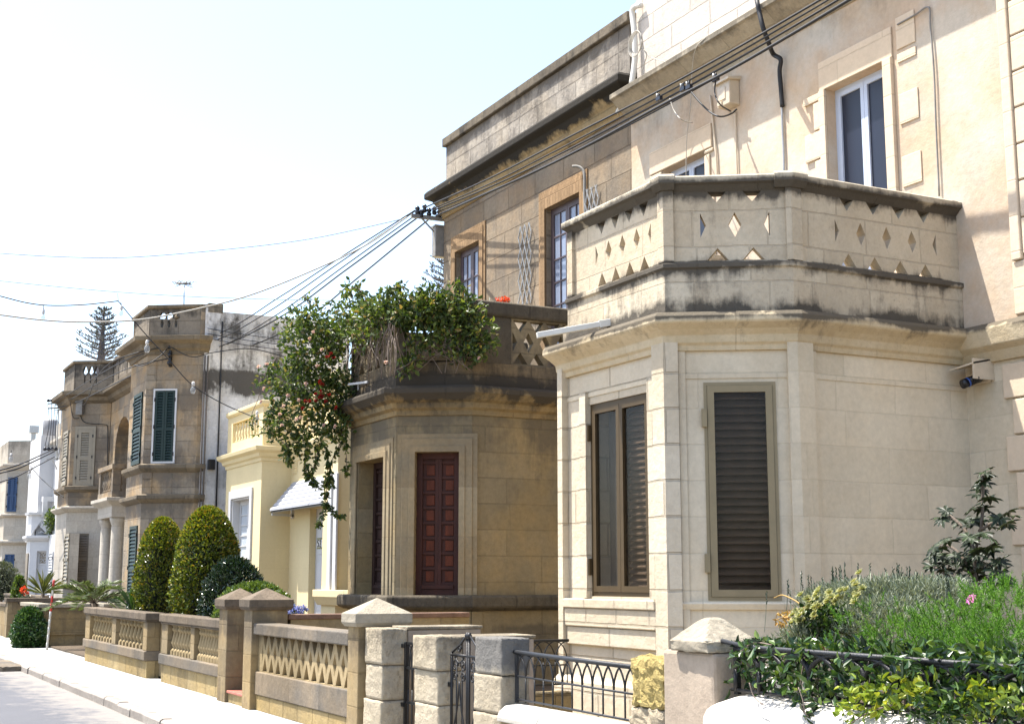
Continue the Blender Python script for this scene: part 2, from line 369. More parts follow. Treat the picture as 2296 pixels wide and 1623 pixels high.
# joinery and metal
M['bronze'] = plain('bronze', (.085, .058, .028), .5, .1, .1, 5, spec=.2)
M['olive'] = plain('olive', (.29, .235, .14), .5, .1, .08, 5, spec=.25)
M['slat_brown'] = plain('slat_brown', (.15, .095, .055), .6, 0, .2, 6, spec=.2)
M['glass_dark'] = glass('glass_dark', (.012, .011, .010), .03, .78)
M['glass_mesh'] = glass('glass_mesh', (.012, .015, .028), .35)
M['glass_blue'] = glass('glass_blue', (.20, .23, .30), .08)
M['glass_pale'] = glass('glass_pale', (.42, .46, .50), .08)
M['alu_white'] = plain('alu_white', (.55, .62, .76), .35, 0, .05, 4)
M['purple_wood'] = plain('purple_wood', (.085, .06, .065), .5, 0, .2, 6, streak=1)
M['red_wood'] = plain('red_wood', (.05, .011, .005), .7, 0, .35, 6, .4, streak=1)
M['dark_wood'] = plain('dark_wood', (.030, .010, .006), .7, 0, .3, 6, .4, streak=1)
M['green_paint'] = plain('green_paint', (.006, .026, .022), .6, 0, .2, 6)
M['beige_paint'] = plain('beige_paint', (.30, .26, .19), .55, 0, .1, 6)
M['brown_slat'] = plain('brown_slat', (.27, .225, .17), .6, 0, .1, 6)
M['blue_paint'] = plain('blue_paint', (.025, .065, .15), .5, 0, .15, 6)
M['iron'] = plain('iron', (.012, .012, .013), .45, .2, .3, 20, .3)
M['iron_rail'] = plain('iron_rail', (.022, .024, .028), .5, .1, .2, 20, .3)
M['cable'] = plain('cable', (.018, .018, .02), .6, 0, .2, 4, 0)
M['cable_pale'] = plain('cable_pale', (.45, .42, .36), .6, 0, .1, 4, 0)
M['cable_thin'] = plain('cable_thin', (.30, .36, .40), .6, 0, .1, 4, 0)
M['porcelain'] = plain('porcelain', (.02, .02, .025), .25, 0, .2, 20, 0)
M['plastic_cream'] = plain('plastic_cream', (.66, .56, .42), .5, 0, .1, 6)
M['pvc'] = plain('pvc', (.72, .70, .64), .45, 0, .08, 4)
M['galv'] = plain('galv', (.48, .48, .47), .4, .5, .15, 10)
M['grey_paint'] = plain('grey_paint', (.26, .25, .23), .6, 0, .2, 8)
M['black_plastic'] = plain('black_plastic', (.015, .015, .018), .35, 0, .1, 6, 0)
M['lens_blue'] = plain('lens_blue', (.05, .12, .45), .3, 0, .1, 6, 0)
M['bulb_glass'] = glass('bulb_glass', (.35, .37, .38), .05, .65)
M['red_paint'] = plain('red_paint', (.55, .04, .03), .5, 0, .15, 8)
M['pole_white'] = plain('pole_white', (.6, .58, .55), .6, 0, .2, 20)
M['tile_white'] = plain('tile_white', (.66, .64, .60), .3, 0, .05, 20)
M['tile_green'] = plain('tile_green', (.16, .16, .05), .4, 0, .5, 60)
M['bark'] = plain('bark', (.14, .11, .085), .9, 0, .3, 14, .8)
M['twig'] = plain('twig', (.20, .155, .125), .9, 0, .3, 14, .5)
M['gold'] = plain('gold', (.55, .36, .10), .7, 0, .3, 20)
# plants
M['rose_leaf'] = leafmat('rose_leaf', [(0, (.03, .055, .015)), (.35, (.06, .105, .022)), (.65, (.11, .165, .035)), (.88, (.21, .26, .05)), (1, (.26, .18, .07))], .45, .4)
M['rose_pink'] = leafmat('rose_pink', [(0, (.80, .50, .55)), (1, (.85, .68, .68))], .6, .3)
M['rose_red'] = leafmat('rose_red', [(0, (.20, .008, .010)), (1, (.34, .02, .015))], .5, .3)
M['ficus_leaf'] = leafmat('ficus_leaf', [(0, (.04, .065, .010)), (.45, (.09, .13, .015)), (.7, (.20, .25, .025)), (.92, (.36, .36, .04)), (1, (.36, .22, .03))], .3, .3, .6)
M['ficus_leaf_red'] = leafmat('ficus_leaf_red', [(0, (.08, .11, .012)), (.45, (.17, .22, .02)), (.8, (.32, .33, .03)), (1, (.40, .20, .03))], .3, .35, .6)
M['dark_leaf'] = leafmat('dark_leaf', [(0, (.012, .028, .012)), (.6, (.025, .05, .02)), (1, (.05, .08, .04))], .25, .15, .7)
M['hedge_leaf'] = leafmat('hedge_leaf', [(0, (.05, .09, .015)), (.5, (.10, .16, .03)), (1, (.22, .30, .06))], .3, .3, .6)
M['palm_leaf'] = leafmat('palm_leaf', [(0, (.08, .12, .04)), (1, (.20, .25, .10))], .45, .3)
M['yucca_leaf'] = leafmat('yucca_leaf', [(0, (.10, .13, .03)), (1, (.26, .27, .07))], .45, .2)
M['olive_leaf'] = leafmat('olive_leaf', [(0, (.07, .09, .05)), (1, (.20, .22, .14))], .5, .2)
M['bush_leaf'] = leafmat('bush_leaf', [(0, (.02, .06, .015)), (.6, (.05, .12, .025)), (1, (.12, .20, .06))], .3, .25, .7)
M['ivy_leaf'] = leafmat('ivy_leaf', [(0, (.012, .03, .010)), (.4, (.03, .07, .018)), (.8, (.07, .14, .03)), (1, (.20, .28, .05))], .3, .25, .6)
M['lime_leaf'] = leafmat('lime_leaf', [(0, (.10, .17, .02)), (.6, (.22, .30, .03)), (1, (.42, .42, .04))], .35, .35)
M['lavender'] = leafmat('lavender', [(0, (.13, .16, .11)), (.6, (.28, .32, .23)), (1, (.50, .52, .40))], .7, .2, .2)
M['cosmos'] = leafmat('cosmos', [(0, (.05, .13, .015)), (.5, (.11, .27, .03)), (1, (.24, .44, .07))], .6, .4, .2)
M['pink_petal'] = leafmat('pink_petal', [(0, (.75, .10, .50)), (1, (.85, .20, .62))], .6, .3)
M['succulent'] = leafmat('succulent', [(0, (.16, .20, .06)), (.6, (.40, .40, .16)), (1, (.60, .55, .28))], .5, .25)
M['straw'] = leafmat('straw', [(0, (.42, .24, .07)), (1, (.62, .42, .16))], .7, .3, .2)
M['scheff'] = leafmat('scheff', [(0, (.010, .018, .008)), (.7, (.020, .034, .013)), (1, (.06, .09, .035))], .5, .12, .3)
M['blue_flower'] = leafmat('blue_flower', [(0, (.18, .20, .62)), (1, (.38, .42, .80))], .6, .3)
M['pine_far'] = leafmat('pine_far', [(0, (.10, .11, .11)), (1, (.18, .19, .19))], .8, .2, .1)
M['geranium'] = leafmat('geranium', [(0, (.70, .06, .02)), (1, (.80, .12, .04))], .6, .3)

# ------------------------------------------------------------------ plants
def rv(): 
    while True:
        v = Vector((random.uniform(-1, 1), random.uniform(-1, 1), random.uniform(-1, 1)))
        if .05 < v.length < 1: return v
def leaf(mb, p, d, L, wd, fold=.25, n=None):
    """one folded leaf of two quads starting at p along d"""
    d = d.normalized(); a = d.cross(n if n is not None else rv())
    if a.length < 1e-3: a = d.cross(Vector((0, 0, 1)))+Vector((.01, 0, 0))
    a.normalize(); nn = a.cross(d)
    m1 = p+d*L*.4; m2 = p+d*L*.75; t = p+d*L
    mb.add([p, m1+a*wd*.5+nn*wd*fold, m2+a*wd*.32+nn*wd*fold*.7, t-nn*L*.08, m2-a*wd*.32+nn*wd*fold*.7, m1-a*wd*.5+nn*wd*fold],
           [(0, 1, 2, 3), (0, 3, 4, 5)])
def cloud(mb, c, r, n, L, wd, shell=.5, droop=0, clump=0):
    """leaves spread through an ellipsoid, denser toward its skin and gathered in sprays"""
    c = Vector(c); r = Vector(r); k = 0
    seeds = []
    while k < n:
        v = rv().normalized(); rad = shell+(1-shell)*random.random()**.6
        if random.random() < .18: rad = random.random()
        bumpy = 1+.22*noise.noise(v*2.3+c)+.12*noise.noise(v*6+c)
        q = c+Vector((v.x*r.x, v.y*r.y, v.z*r.z))*rad*bumpy
        for _ in range(clump or 1):
            p = q+rv()*L*1.2 if clump else q
            d = (v*.6+rv()+Vector((0, 0, .25-droop))).normalized()
            s = random.uniform(.65, 1.25)
            leaf(mb, p, d, L*s, wd*s); k += 1
def rgh(mb, c0, c1, amp=.02, seg=6, seed=0, rnd=.0, taper=0):
    """a roughly hewn block between corners c0 and c1"""
    bm = bmesh.new(); bmesh.ops.create_cube(bm, size=1)
    bmesh.ops.subdivide_edges(bm, edges=bm.edges[:], cuts=seg, use_grid_fill=True)
    c0 = Vector(c0); c1 = Vector(c1); ce = (c0+c1)/2; sz = c1-c0
    for v in bm.verts:
        q = v.co.copy(); mx = sorted([abs(q.x), abs(q.y), abs(q.z)])
        ed = max(0, (mx[1]-.38)/.12)*rnd
        tp = 1-taper*max(0, q.z+.5)
        p = Vector((q.x*sz.x*tp, q.y*sz.y*tp, q.z*sz.z))*(1-ed*.06)+ce
        nn = .6*noise.noise_vector(p*6+Vector((seed, 0, 0)))+.6*noise.noise_vector(p*15)+.45*noise.noise_vector(p*34)
        v.co = p+nn*amp
    vs = [v.co.copy() for v in bm.verts]; fs = [[v.index for v in f.verts] for f in bm.faces]
    bm.verts.index_update(); fs = [[v.index for v in f.verts] for f in bm.faces]
    mb.add(vs, fs, False); bm.free()
# ------------------------------------------------------------------ joinery builders
def frame_bars(mb, pl, u0, u1, z0, z1, o0, o1, w):
    mb.pbox(pl, u0, u0+w, o0, o1, z0, z1); mb.pbox(pl, u1-w, u1, o0, o1, z0, z1)
    mb.pbox(pl, u0+w, u1-w, o0, o1, z1-w, z1); mb.pbox(pl, u0+w, u1-w, o0, o1, z0, z0+w)
def glazed(root, pl, u0, u1, z0, z1, o, fm, pm, leaves=2, cols=2, rows=5, fw=.06, sw=.07, mw=.025, name='window', botrail=None, pane_name='pane'):
    """casement: outer frame, leaf stiles, glazing bars; one pane sheet per leaf as a child"""
    mb = MB(); frame_bars(mb, pl, u0, u1, z0, z1, o-.06, o, fw)
    lw = (u1-u0-2*fw)/leaves; panes = []
    for k in range(leaves):
        a = u0+fw+k*lw+.003; b = a+lw-.006; zb = z0+fw+.003; zt = z1-fw-.003
        frame_bars(mb, pl, a, b, zb, zt, o-.045, o+.012, sw)
        br = botrail or sw
        if br > sw: mb.pbox(pl, a+sw, b-sw, o-.04, o+.008, zb+sw, zb+br)
        ga, gb, gz, gt = a+sw, b-sw, zb+br, zt-sw
        for c in range(1, cols): 
            x = ga+(gb-ga)*c/cols; mb.pbox(pl, x-mw/2, x+mw/2, o-.03, o+.004, gz, gt)
        for r in range(1, rows):
            z = gz+(gt-gz)*r/rows; mb.pbox(pl, ga, gb, o-.028, o+.006, z-mw/2, z+mw/2)
        panes.append((ga, gb, gz, gt))
    win = mb.build(name, fm, root)
    for ga, gb, gz, gt in panes:
        p = MB().pbox(pl, ga-.005, gb+.005, o-.022, o-.016, gz-.005, gt+.005).build(pane_name, pm, win)
    return win
def slats(mb, pl, u0, u1, z0, z1, o, pitch=.06, th=.012, dep=.04):
    n = max(2, int((z1-z0)/pitch)); p = (z1-z0)/n
    for i in range(n):
        z = z0+p*(i+.5)
        mb.hexa([pl.pt(u0, o, z-p*.48), pl.pt(u1, o, z-p*.48), pl.pt(u1, o-dep, z+p*.34), pl.pt(u0, o-dep, z+p*.34),
                 pl.pt(u0, o, z-p*.48+th), pl.pt(u1, o, z-p*.48+th), pl.pt(u1, o-dep, z+p*.34+th), pl.pt(u0, o-dep, z+p*.34+th)])
def shutter(root, pl, u0, u1, z0, z1, o, mat, leaves=2, pitch=.07, sw=.07, split=.46, name='shutter', dark=None):
    mb = MB(); lw = (u1-u0)/leaves
    for k in range(leaves):
        a = u0+k*lw+.004; b = a+lw-.008
        frame_bars(mb, pl, a, b, z0, z1, o-.045, o, sw)
        zm = z0+(z1-z0)*split
        mb.pbox(pl, a+sw, b-sw, o-.043, o-.002, zm-sw/2, zm+sw/2)
        slats(mb, pl, a+sw, b-sw, z0+sw, zm-sw/2, o-.004, pitch); slats(mb, pl, a+sw, b-sw, zm+sw/2, z1-sw, o-.004, pitch)
    s = mb.build(name, mat, root)
    MB().pbox(pl, u0+.01, u1-.01, o-.075, o-.06, z0+.01, z1-.01).build('backing', dark or M['black_plastic'], s)
    for z in (z0+.25, (z0+z1)/2, z1-.25):
        MB().pbox(pl, u0-.02, u0+.02, o-.005, o+.018, z-.05, z+.05).build('hinge', M['iron'], s); MB().pbox(pl, u1-.02, u1+.02, o-.005, o+.018, z-.05, z+.05).build('hinge', M['iron'], s)
    return s
def rect(u0, u1, z0, z1): return [(u0, z0), (u1, z0), (u1, z1), (u0, z1)]
def reveal_back(mb, pl, u0, u1, z0, z1, dep):   # closes an opening from behind
    mb.pbox(pl, u0-.05, u1+.05, -dep-.05, -dep, z0-.05, z1+.05)
def lattice(u0, u1, z0, z1, n, dw, dh, th, tw=None):
    """rows of triangles, diamonds, triangles like the pierced terrace walls"""
    tw = tw or dw*1.45; H = []; p = (u1-u0)/n; zm = (z0+z1)/2
    for i in range(n+1):
        u = u0+i*p
        if i == 0: H.append([(u+.01, zm-dh/2), (u+dw/2, zm), (u+.01, zm+dh/2)])
        elif i == n: H.append([(u-.01, zm-dh/2), (u-.01, zm+dh/2), (u-dw/2, zm)])
        else: H.append([(u, zm-dh/2), (u+dw/2, zm), (u, zm+dh/2), (u-dw/2, zm)])
    for i in range(n):
        u = u0+(i+.5)*p
        H.append([(u-tw/2, z0+.006), (u+tw/2, z0+.006), (u, z0+th)])
        H.append([(u-tw/2, z1-.006), (u, z1-th), (u+tw/2, z1-.006)])
    return H
def slab(mb, path, back, z0, z1):
    poly = [tuple(p[:2]) for p in path]+[(path[-1][0], back), (path[0][0], back)]
    # drop duplicated corners
    out = []
    for p in poly:
        if not out or (Vector(p)-Vector(out[-1])).length > .01: out.append(p)
    mb.prism(out, z0, z1)

YF = 12.20        # main facade line of the two near houses
# ================================================================== HOUSE A : cream, nearest
A = thing('house', 'cream limestone house with white framed upper windows and shuttered bay, nearest at right', 'house', (-9, 14, 0), 'houses along the street')
XA0 = Xat(1265, 1200, 8.43); XA1 = Xat(1501, 1100, 8.43)
a0 = Vector((XA0, 8.43)); a1 = Vector((XA1, 8.43)); a2 = meet(1790, 1000, a1, CD); a3 = Vector((a2.x, YF))
am = Vector((a0.x-(a2.x-a1.x), a2.y)); amm = Vector((am.x, YF))
AF, AC, AR = PL(a0, a1), PL(a1, a2), PL(a2, a3); AL1, AL2 = PL(am, a0), PL(amm, am)
ZC = 4.66     # top of bay cornice
def openpx(pl, x0, x1, yt, yb, o=0):
    """opening measured at its left/right edges and top/bottom on plane pl"""
    u0, z1 = pl.px(x0, yt, o); u1, _ = pl.px(x1, yt, o); _, z0 = pl.px(x0, yb, o); return u0, u1, z0, z1
w1 = openpx(AF, 1321, 1456, 908, 1336); w2 = openpx(AC, 1577, 1738, 858, 1345)
mb = MB()
mb.panel(AF, rect(0, AF.L, 0, 4.4), [rect(*w1)], -.3, 0)
reveal_back(mb, AF, *w1, .4)
mb.pbox(AF, 0, .12, .002, .09, .05, 4.36); mb.sweep([a1-Vector((.20, 0)), a1, a1+CD*.12], [(.002, .05), (.08, .05), (.08, 4.36), (.002, 4.36)])
# window surround strips left and right of the casement, standing slightly proud
mb.pbox(AF, w1[0]-.16, w1[0]-.01, .001, .05, w1[2]-.02, 4.0); mb.pbox(AF, w1[1]+.02, AF.L-.205, .001, .05, w1[2]-.02, 4.0)
mb.build('bay_front', M['a_front'], A)
mb = MB()
mb.panel(AC, rect(0, AC.L, 0, 4.4), [rect(*w2)], -.3, 0); reveal_back(mb, AC, *w2, .4)
up = AC.px(1775, 1000)[0]
mb.sweep([a2-CD*(AC.L-up+.02), a2, a2+Vector((0, .20))], [(.002, .05), (.07, .05), (.07, 4.36), (.002, 4.36)])
mb.pbox(AC, .125, .2, .002, .025, .05, 4.36)
mb.panel(AR, rect(0, AR.L, 0, 4.4), [], -.3, 0); mb.pbox(AR, .203, .27, .002, .03, .05, 4.36)
mb.panel(AL1, rect(0, AL1.L, 0, 4.4), [], -.3, 0); mb.panel(AL2, rect(0, AL2.L, 0, 4.4), [], -.3, 0)
mb.build('bay_side', M['a_wall'], A)
bayp = [amm, am, a0, a1, a2, a3]
MB().sweep(bayp, [(-.02, 4.24), (.04, 4.24), (.05, 4.30), (.08, 4.33), (.09, 4.41), (.15, 4.47), (.22, 4.53), (.235, 4.55), (.235, 4.61), (.20, 4.655), (-.02, 4.68)]).build('bay_cornice', M['a_cornice'], A, .008)
MB().sweep([a0, a1, a2, a3], [(0, 3.93), (.012, 3.93), (.012, 3.98), (0, 3.98)]).build('string_moulding', M['a_wall'], A)
# mouldings under the front window
mb = MB(); zs = w1[2]
mb.pbox(AF, .125, AF.L-.205, .001, .10, zs-.14, zs-.03)
mb.pbox(AF, .125, AF.L-.205, .001, .075, zs-.36, zs-.145); mb.pbox(AF, .125, AF.L-.205, .001, .05, zs-.58, zs-.365)
mb.build('window_sill', M['a_front'], A, .012)
mb = MB(); mb.sweep([a1, a2, a3], [(0, w2[2]-.10), (.03, w2[2]-.10), (.05, w2[2]-.04), (.03, w2[2]-.02), (0, w2[2]-.02)])
mb.build('sill_moulding', M['a_wall'], A)
MB().sweep(bayp, [(0, 0), (.12, 0), (.12, .5), (.07, .56), (0, .56)]).build('plinth', M['a_front'], A)
# windows of the bay
win = glazed(A, AF, *w1[:2], *w1[2:], -.02, M['bronze'], M['glass_dark'], 2, 1, 1, .05, .07)
mb = MB(); slats(mb, AF, (w1[0]+w1[1])/2, w1[1]-.1, w1[2]+.1, w1[3]-.1, -.12, .075, .014, .05)
mb.build('slat', M['slat_brown'], win)
MB().pbox(AF, w1[0]+.15, (w1[0]+w1[1])/2-.15, -.2, -.19, w1[2]+.1, w1[3]-.1).build('curtain', plain('curtain', (.10, .085, .07), .9), win)
for z in (w1[2]+.35, w1[3]-.35): MB().pbox(AF, w1[0]-.03, w1[0]+.02, -.01, .03, z-.1, z+.1).build('hinge', M['bronze'], win); MB().pbox(AF, w1[1]-.02, w1[1]+.03, -.01, .03, z-.1, z+.1).build('hinge', M['bronze'], win)
win = glazed(A, AC, *w2[:2], *w2[2:], .015, M['olive'], M['glass_dark'], 1, 1, 1, .035, .075)
mb = MB(); slats(mb, AC, w2[0]+.1, w2[1]-.1, w2[2]+.1, w2[3]-.1, -.06, .082, .014, .06)
mb.build('slat', M['slat_brown'], win)
for z in (w2[2]+.4, w2[3]-.4): MB().pbox(AC, w2[0]-.03, w2[0]+.03, .01, .055, z-.1, z+.1).build('hinge', M['olive'], win)
# terrace parapet
PZ0, PZ1 = 5.27, 6.12
IN = Vector((.17, 0)); bayq = [amm+IN, am+IN, a0+IN, a1, a2, a3]
mb = MB()
mb.sweep(bayq, [(-.22, 4.66), (.02, 4.66), (.02, 5.18), (.05, 5.20), (.05, 5.25), (.0, 5.272), (-.22, 5.272)])
mb.build('parapet_base', M['a_parapet'], A, .006)
def pux(pl, x, y): return pl.px(x, y)[0]
mb = MB()
fu0, fu1 = pux(AF, 1332, 560), pux(AF, 1458, 520)
mb.panel(AF, rect(.30, AF.L-.02, PZ0, PZ1), lattice(fu0, fu1, PZ0+.01, PZ1-.02, 4, .14, .26, .17, .20), -.16, -.015)
mb.pbox(AF, .17, .30, -.2, .03, PZ0, PZ1)
cu0, cu1 = pux(AC, 1568, 500), pux(AC, 1728, 500)
mb.panel(AC, rect(.02, AC.L-.02, PZ0, PZ1), lattice(cu0, cu1, PZ0+.01, PZ1-.0, 2, .15, .29, .15, .25), -.16, -.015)
for q_ in ([a1-Vector((.10, 0)), a1, a1+CD*.10], [a2-CD*(AC.L-up-.02), a2, a2+Vector((0, .14))]): mb.sweep(q_, [(-.17, PZ0), (.03, PZ0), (.03, PZ1), (-.17, PZ1)])
ru0, ru1 = pux(AR, 1872, 500), pux(AR, 2103, 560)
mb.panel(AR, rect(.02, AR.L, PZ0, PZ1), lattice(ru0, ru1, PZ0+.01, PZ1-.01, 4, .14, .27, .16, .22), -.16, -.015)
QL1, QL2 = PL(bayq[1], bayq[2]), PL(bayq[0], bayq[1]); mb.panel(QL1, rect(.02, QL1.L-.02, PZ0, PZ1), [], -.16, -.015); mb.panel(QL2, rect(.02, QL2.L, PZ0, PZ1), [], -.16, -.015)
mb.build('pierced_parapet', M['a_parapet'], A)
mb = MB()
mb.sweep(bayq, [(-.22, 6.09), (-.02, 6.09), (.05, 6.16), (.09, 6.18), (.09, 6.25), (.06, 6.27), (-.22, 6.27)])
for q in (a1, a2):
    mb.sweep([q-Vector((.12, 0)), q, q+CD*.12] if q is a1 else [q-CD*.18, q, q+Vector((0, .18))],
             [(-.24, 6.11), (.05, 6.11), (.115, 6.18), (.115, 6.26), (.09, 6.29), (-.24, 6.29)])
mb.build('coping', M['a_coping'], A, .012)
mb = MB(); slab(mb, bayp[1:5], YF, 4.55, 4.92); mb.build('terrace_floor', M['a_parapet'], A)
# upper facade
XAl, XAr = Xat(1415, 300, YF), -6.0
AU = PL((XAl, YF), (XAr, YF))
u1_ = openpx(AU, 1486, 1582, 385, 560); u1_ = (u1_[0], AU.px(1582, 338)[0], 5.4, AU.px(1582, 338)[1])
u2u0, u2z = AU.px(1852, 200); u2u1, u2z1 = AU.px(1988, 137); U2 = (u2u0, AU.px(1996, 400)[0], 5.0, (u2z+u2z1)/2)
mb = MB()
mb.panel(AU, rect(0, AU.L, 4.62, 9.6), [rect(*u1_), rect(*U2)], -.35, 0)
mb.pbox(AU, u1_[0]-.1, u1_[1]+.1, -.42, -.36, u1_[2]-.1, u1_[3]+.1); mb.pbox(AU, U2[0]-.1, U2[1]+.1, -.42, -.36, U2[2]-.1, U2[3]+.1)
mb.build('upper_wall', M['a_upper'], A)
mb = MB(); mb.panel(AU, rect(0, AU.L, 0, 4.62), [], -.35, 0); mb.build('lower_wall', M['a_wall'], A)
MB().box(XAl, XAr, YF+.45, 22, 0, 9.8).build('rear_block', M['a_wall'], A)
# smooth surround and quoins round the tall upper window, raised band left of it
mb = MB(); zt = U2[3]
mb.pbox(AU, U2[0]-.12, U2[1]+.16, .001, .03, zt+.002, zt+.42)
mb.pbox(AU, U2[0]-.12, U2[0], .001, .045, 5, zt); mb.pbox(AU, U2[1], U2[1]+.16, .001, .06, 5, zt)
z = 5.0; k = 0
while z < zt-.05:
    z2 = min(z+.42, zt); wd = .42 if k % 2 == 0 else .16
    mb.pbox(AU, U2[0]-.12-wd*.8, U2[0]-.122, .001, .035, z+.012, z2-.012)
    if k % 2 == 0: mb.pbox(AU, U2[1]+.24, U2[1]+.24+.34, .001, .018, z+.01, z2+.0)
    z += .42; k += 1
mb.pbox(AU, U2[1]+.24, U2[1]+.58, .001, .018, zt+.06, zt+.50)
mb.build('quoin', M['a_quoin'], A, .015); mb = MB()
zt1 = u1_[3]
mb.pbox(AU, u1_[0]-.35, u1_[1]+.2, .001, .04, zt1+.002, zt1+.40)
z = 5.0; k = 0
while z < zt1-.05:
    wd = .3 if k % 2 == 0 else .14
    mb.pbox(AU, u1_[0]-.05-wd, u1_[0]-.001, .001, .035, z+.012, min(z+.42, zt1)-.012); mb.pbox(AU, u1_[1]+.001, u1_[1]+.05+wd*.6, .001, .035, z+.012, min(z+.42, zt1)-.012)
    z += .42; k += 1
mb.build('quoin', M['a_quoin'], A, .015)
glazed(A, AU, *u1_[:2], *u1_[2:], -.16, M['alu_white'], M['glass_mesh'], 2, 1, 1, .05, .06)
glazed(A, AU, *U2[:2], *U2[2:], -.16, M['alu_white'], M['glass_mesh'], 2, 1, 1, .05, .065)
# cornice, roof parapet, string course, right hand pilaster
XL = XAl+.02
MB().sweep([(XL, YF+.3), (XL, YF), (XAr, YF)][1:], [(-.3, 9.54), (.03, 9.54), (.05, 9.61), (.12, 9.65), (.40, 9.89), (.45, 9.91), (.45, 10.0), (-.3, 10.05)]).build('roof_cornice', M['a_eave'], A, .01)
MB().box(XL+.16, XAr, YF+.02, YF+.32, 10.0, 12.1).build('roof_parapet', M['a_roof'], A, .02)
MB().box(XL+.14, XAr, YF+.321, 22, 9.8, 10.02).build('roof', M['a_roof'], A)
MB().sweep([(a3.x+.02, YF), (XAr, YF)], [(0, 4.22), (.05, 4.22), (.10, 4.34), (.17, 4.40), (.20, 4.60), (.13, 4.66), (0, 4.70)]).build('string_course', M['a_cornice'], A, .01)
px0 = AU.px(2252, 200)[0]
mb = MB(); mb.pbox(AU, px0, px0+.14, .001, .06, 5.35, 9.52)
z = 5.4
while z < 9.5:
    mb.pbox(AU, px0+.145, px0+.9+.0, .001, .03, z+.008, min(z+.44, 9.52)-.008); z += .44
mb.pbox(AU, px0-.02, px0+1.0, .0, .03, 4.72, 5.34)
mb.build('pilaster', M['a_quoin'], A, .02)
mb = MB(); z = .4; k = 0
while z < 4.1:
    mb.pbox(AU, px0-.25+(.12 if k % 2 else 0), px0+1.2, .001, .04, z+.01, min(z+.42, 4.18)-.01); z += .42; k += 1
mb.build('lower_quoin', M['a_quoin'], A, .012)

# ================================================================== HOUSE B : brown
B = thing('house', 'brown limestone house with black stained roof cornice and rose covered terrace', 'house', (-20, 14, 0), 'houses along the street')
YB = 8.4
b0 = Vector((Xat(783, 1150, YB), YB)); b1 = Vector((Xat(886, 1150, YB), YB)); b2 = meet(1057, 1150, b1, CD); b3 = Vector((b2.x, YF))
bm_ = Vector((b0.x-(b2.x-b1.x), b2.y)); bmm = Vector((bm_.x, YF))
BF, BC, BR, BL1, BL2 = PL(b0, b1), PL(b1, b2), PL(b2, b3), PL(bm_, b0), PL(bmm, bm_)
v1 = openpx(BF, 822, 867, 1030, 1334); v2 = openpx(BC, 932, 1030, 1014, 1334)
zB = v2[2]
_, v1zt = BF.px(866, 1025); v1 = (v1[0]-.35, v1[1], zB, v1zt)
v2 = (v2[0], v2[1], zB, v2[3])
mb = MB()
mb.panel(BF, rect(0, BF.L, 0, 4.45), [rect(*v1)], -.4, 0); mb.panel(BC, rect(0, BC.L, 0, 4.45), [rect(*v2)], -.4, 0)
mb.panel(BR, rect(0, BR.L, 0, 4.45), [], -.3, 0); mb.panel(BL1, rect(0, BL1.L, 0, 4.45), [], -.3, 0); mb.panel(BL2, rect(0, BL2.L, 0, 4.45), [], -.3, 0)
mb.build('bay_wall', M['b_wall'], B)
for pl, v in ((BF, v1), (BC, v2)):
    mb = MB()
    for k, (wd, pr) in enumerate(((.30, .02), (.22, .045), (.10, .065))):
        a, b, z0, z1 = v[0]-wd, v[1]+wd, v[2], v[3]+wd
        mb.panel(pl, [(a, z0), (a, z1), (b, z1), (b, z0), (v[1]+.001, z0), (v[1]+.001, v[3]+.001), (v[0]-.001, v[3]+.001), (v[0]-.001, z0)], [], .001+.01*k, pr)
    mb.build('window_surround', M['b_frame'], B, .006)
M['red_panel'] = plain('red_panel', (.11, .026, .010), .55, 0, .4, 7, .4, spec=.2, streak=1)
def wood_shutter(root, pl, v, mat, o=-.16, rows=8):
    mb = MB(); u0, u1, z0, z1 = v; um = (u0+u1)/2
    mb.pbox(pl, u0, u1, o-.06, o-.035, z0, z1)
    frame_bars(mb, pl, u0, u1, z0, z1, o-.035, o+.015, .1)
    for a, b in ((u0+.1, um), (um, u1-.1)):
        mb.pbox(pl, (b-.055 if b == um else a), (b if b == um else a+.055), o-.034, o, z0+.1, z1-.1)
        for r in range(0, rows+1):
            z = z0+.18+(z1-z0-.34)*r/rows
            mb.pbox(pl, a+(0 if b == um else .055), b-(.055 if b == um else 0), o-.034, o-.006, z-.022, z+.022)
    mb.pbox(pl, u0+.1, u1-.1, o-.03, o+.04, z0+.1, z0+.16)
    s = mb.build('shutter', mat, root, .004)
    for r in range(rows):
        for a, b in ((u0+.11, um-.065), (um+.065, u1-.11)):
            z = z0+.18+(z1-z0-.34)*(r+.5)/rows; h = (z1-z0-.34)/rows/2-.04
            MB().pbox(pl, a+.05, b-.0, o-.034, o-.020, z-h, z+h).build('raised_panel', M['red_panel'] if mat is M['red_wood'] else mat, s, .006)
    return s
wood_shutter(B, BF, v1, M['dark_wood'], -.28); wood_shutter(B, BC, v2, M['red_wood'], -.14)
MB().sweep([bmm, bm_, b0, b1, b2, b3], [(-.02, zB-.20), (.05, zB-.25), (.15, zB-.20), (.17, zB-.17), (.17, zB-.03), (.14, zB), (-.02, zB)]).build('sill', M['b_sill'], B, .015)
MB().sweep([bmm, bm_, b0, b1, b2, b3], [(0, 0), (.06, 0), (.06, .55), (.03, .6), (0, .6)]).build('plinth', M['b_wall'], B)
for pl, a, b in ((BC, 0, .2), (BC, BC.L-.22, BC.L), (BF, BF.L-.2, BF.L), (BR, 0, .2)): MB().pbox(pl, a, b, .001, .04 if pl is not BR else .03, .6, zB-.25).build('plinth_pilaster', M['b_wall'], B, .01)
bp = [bmm, bm_, b0, b1, b2, b3]
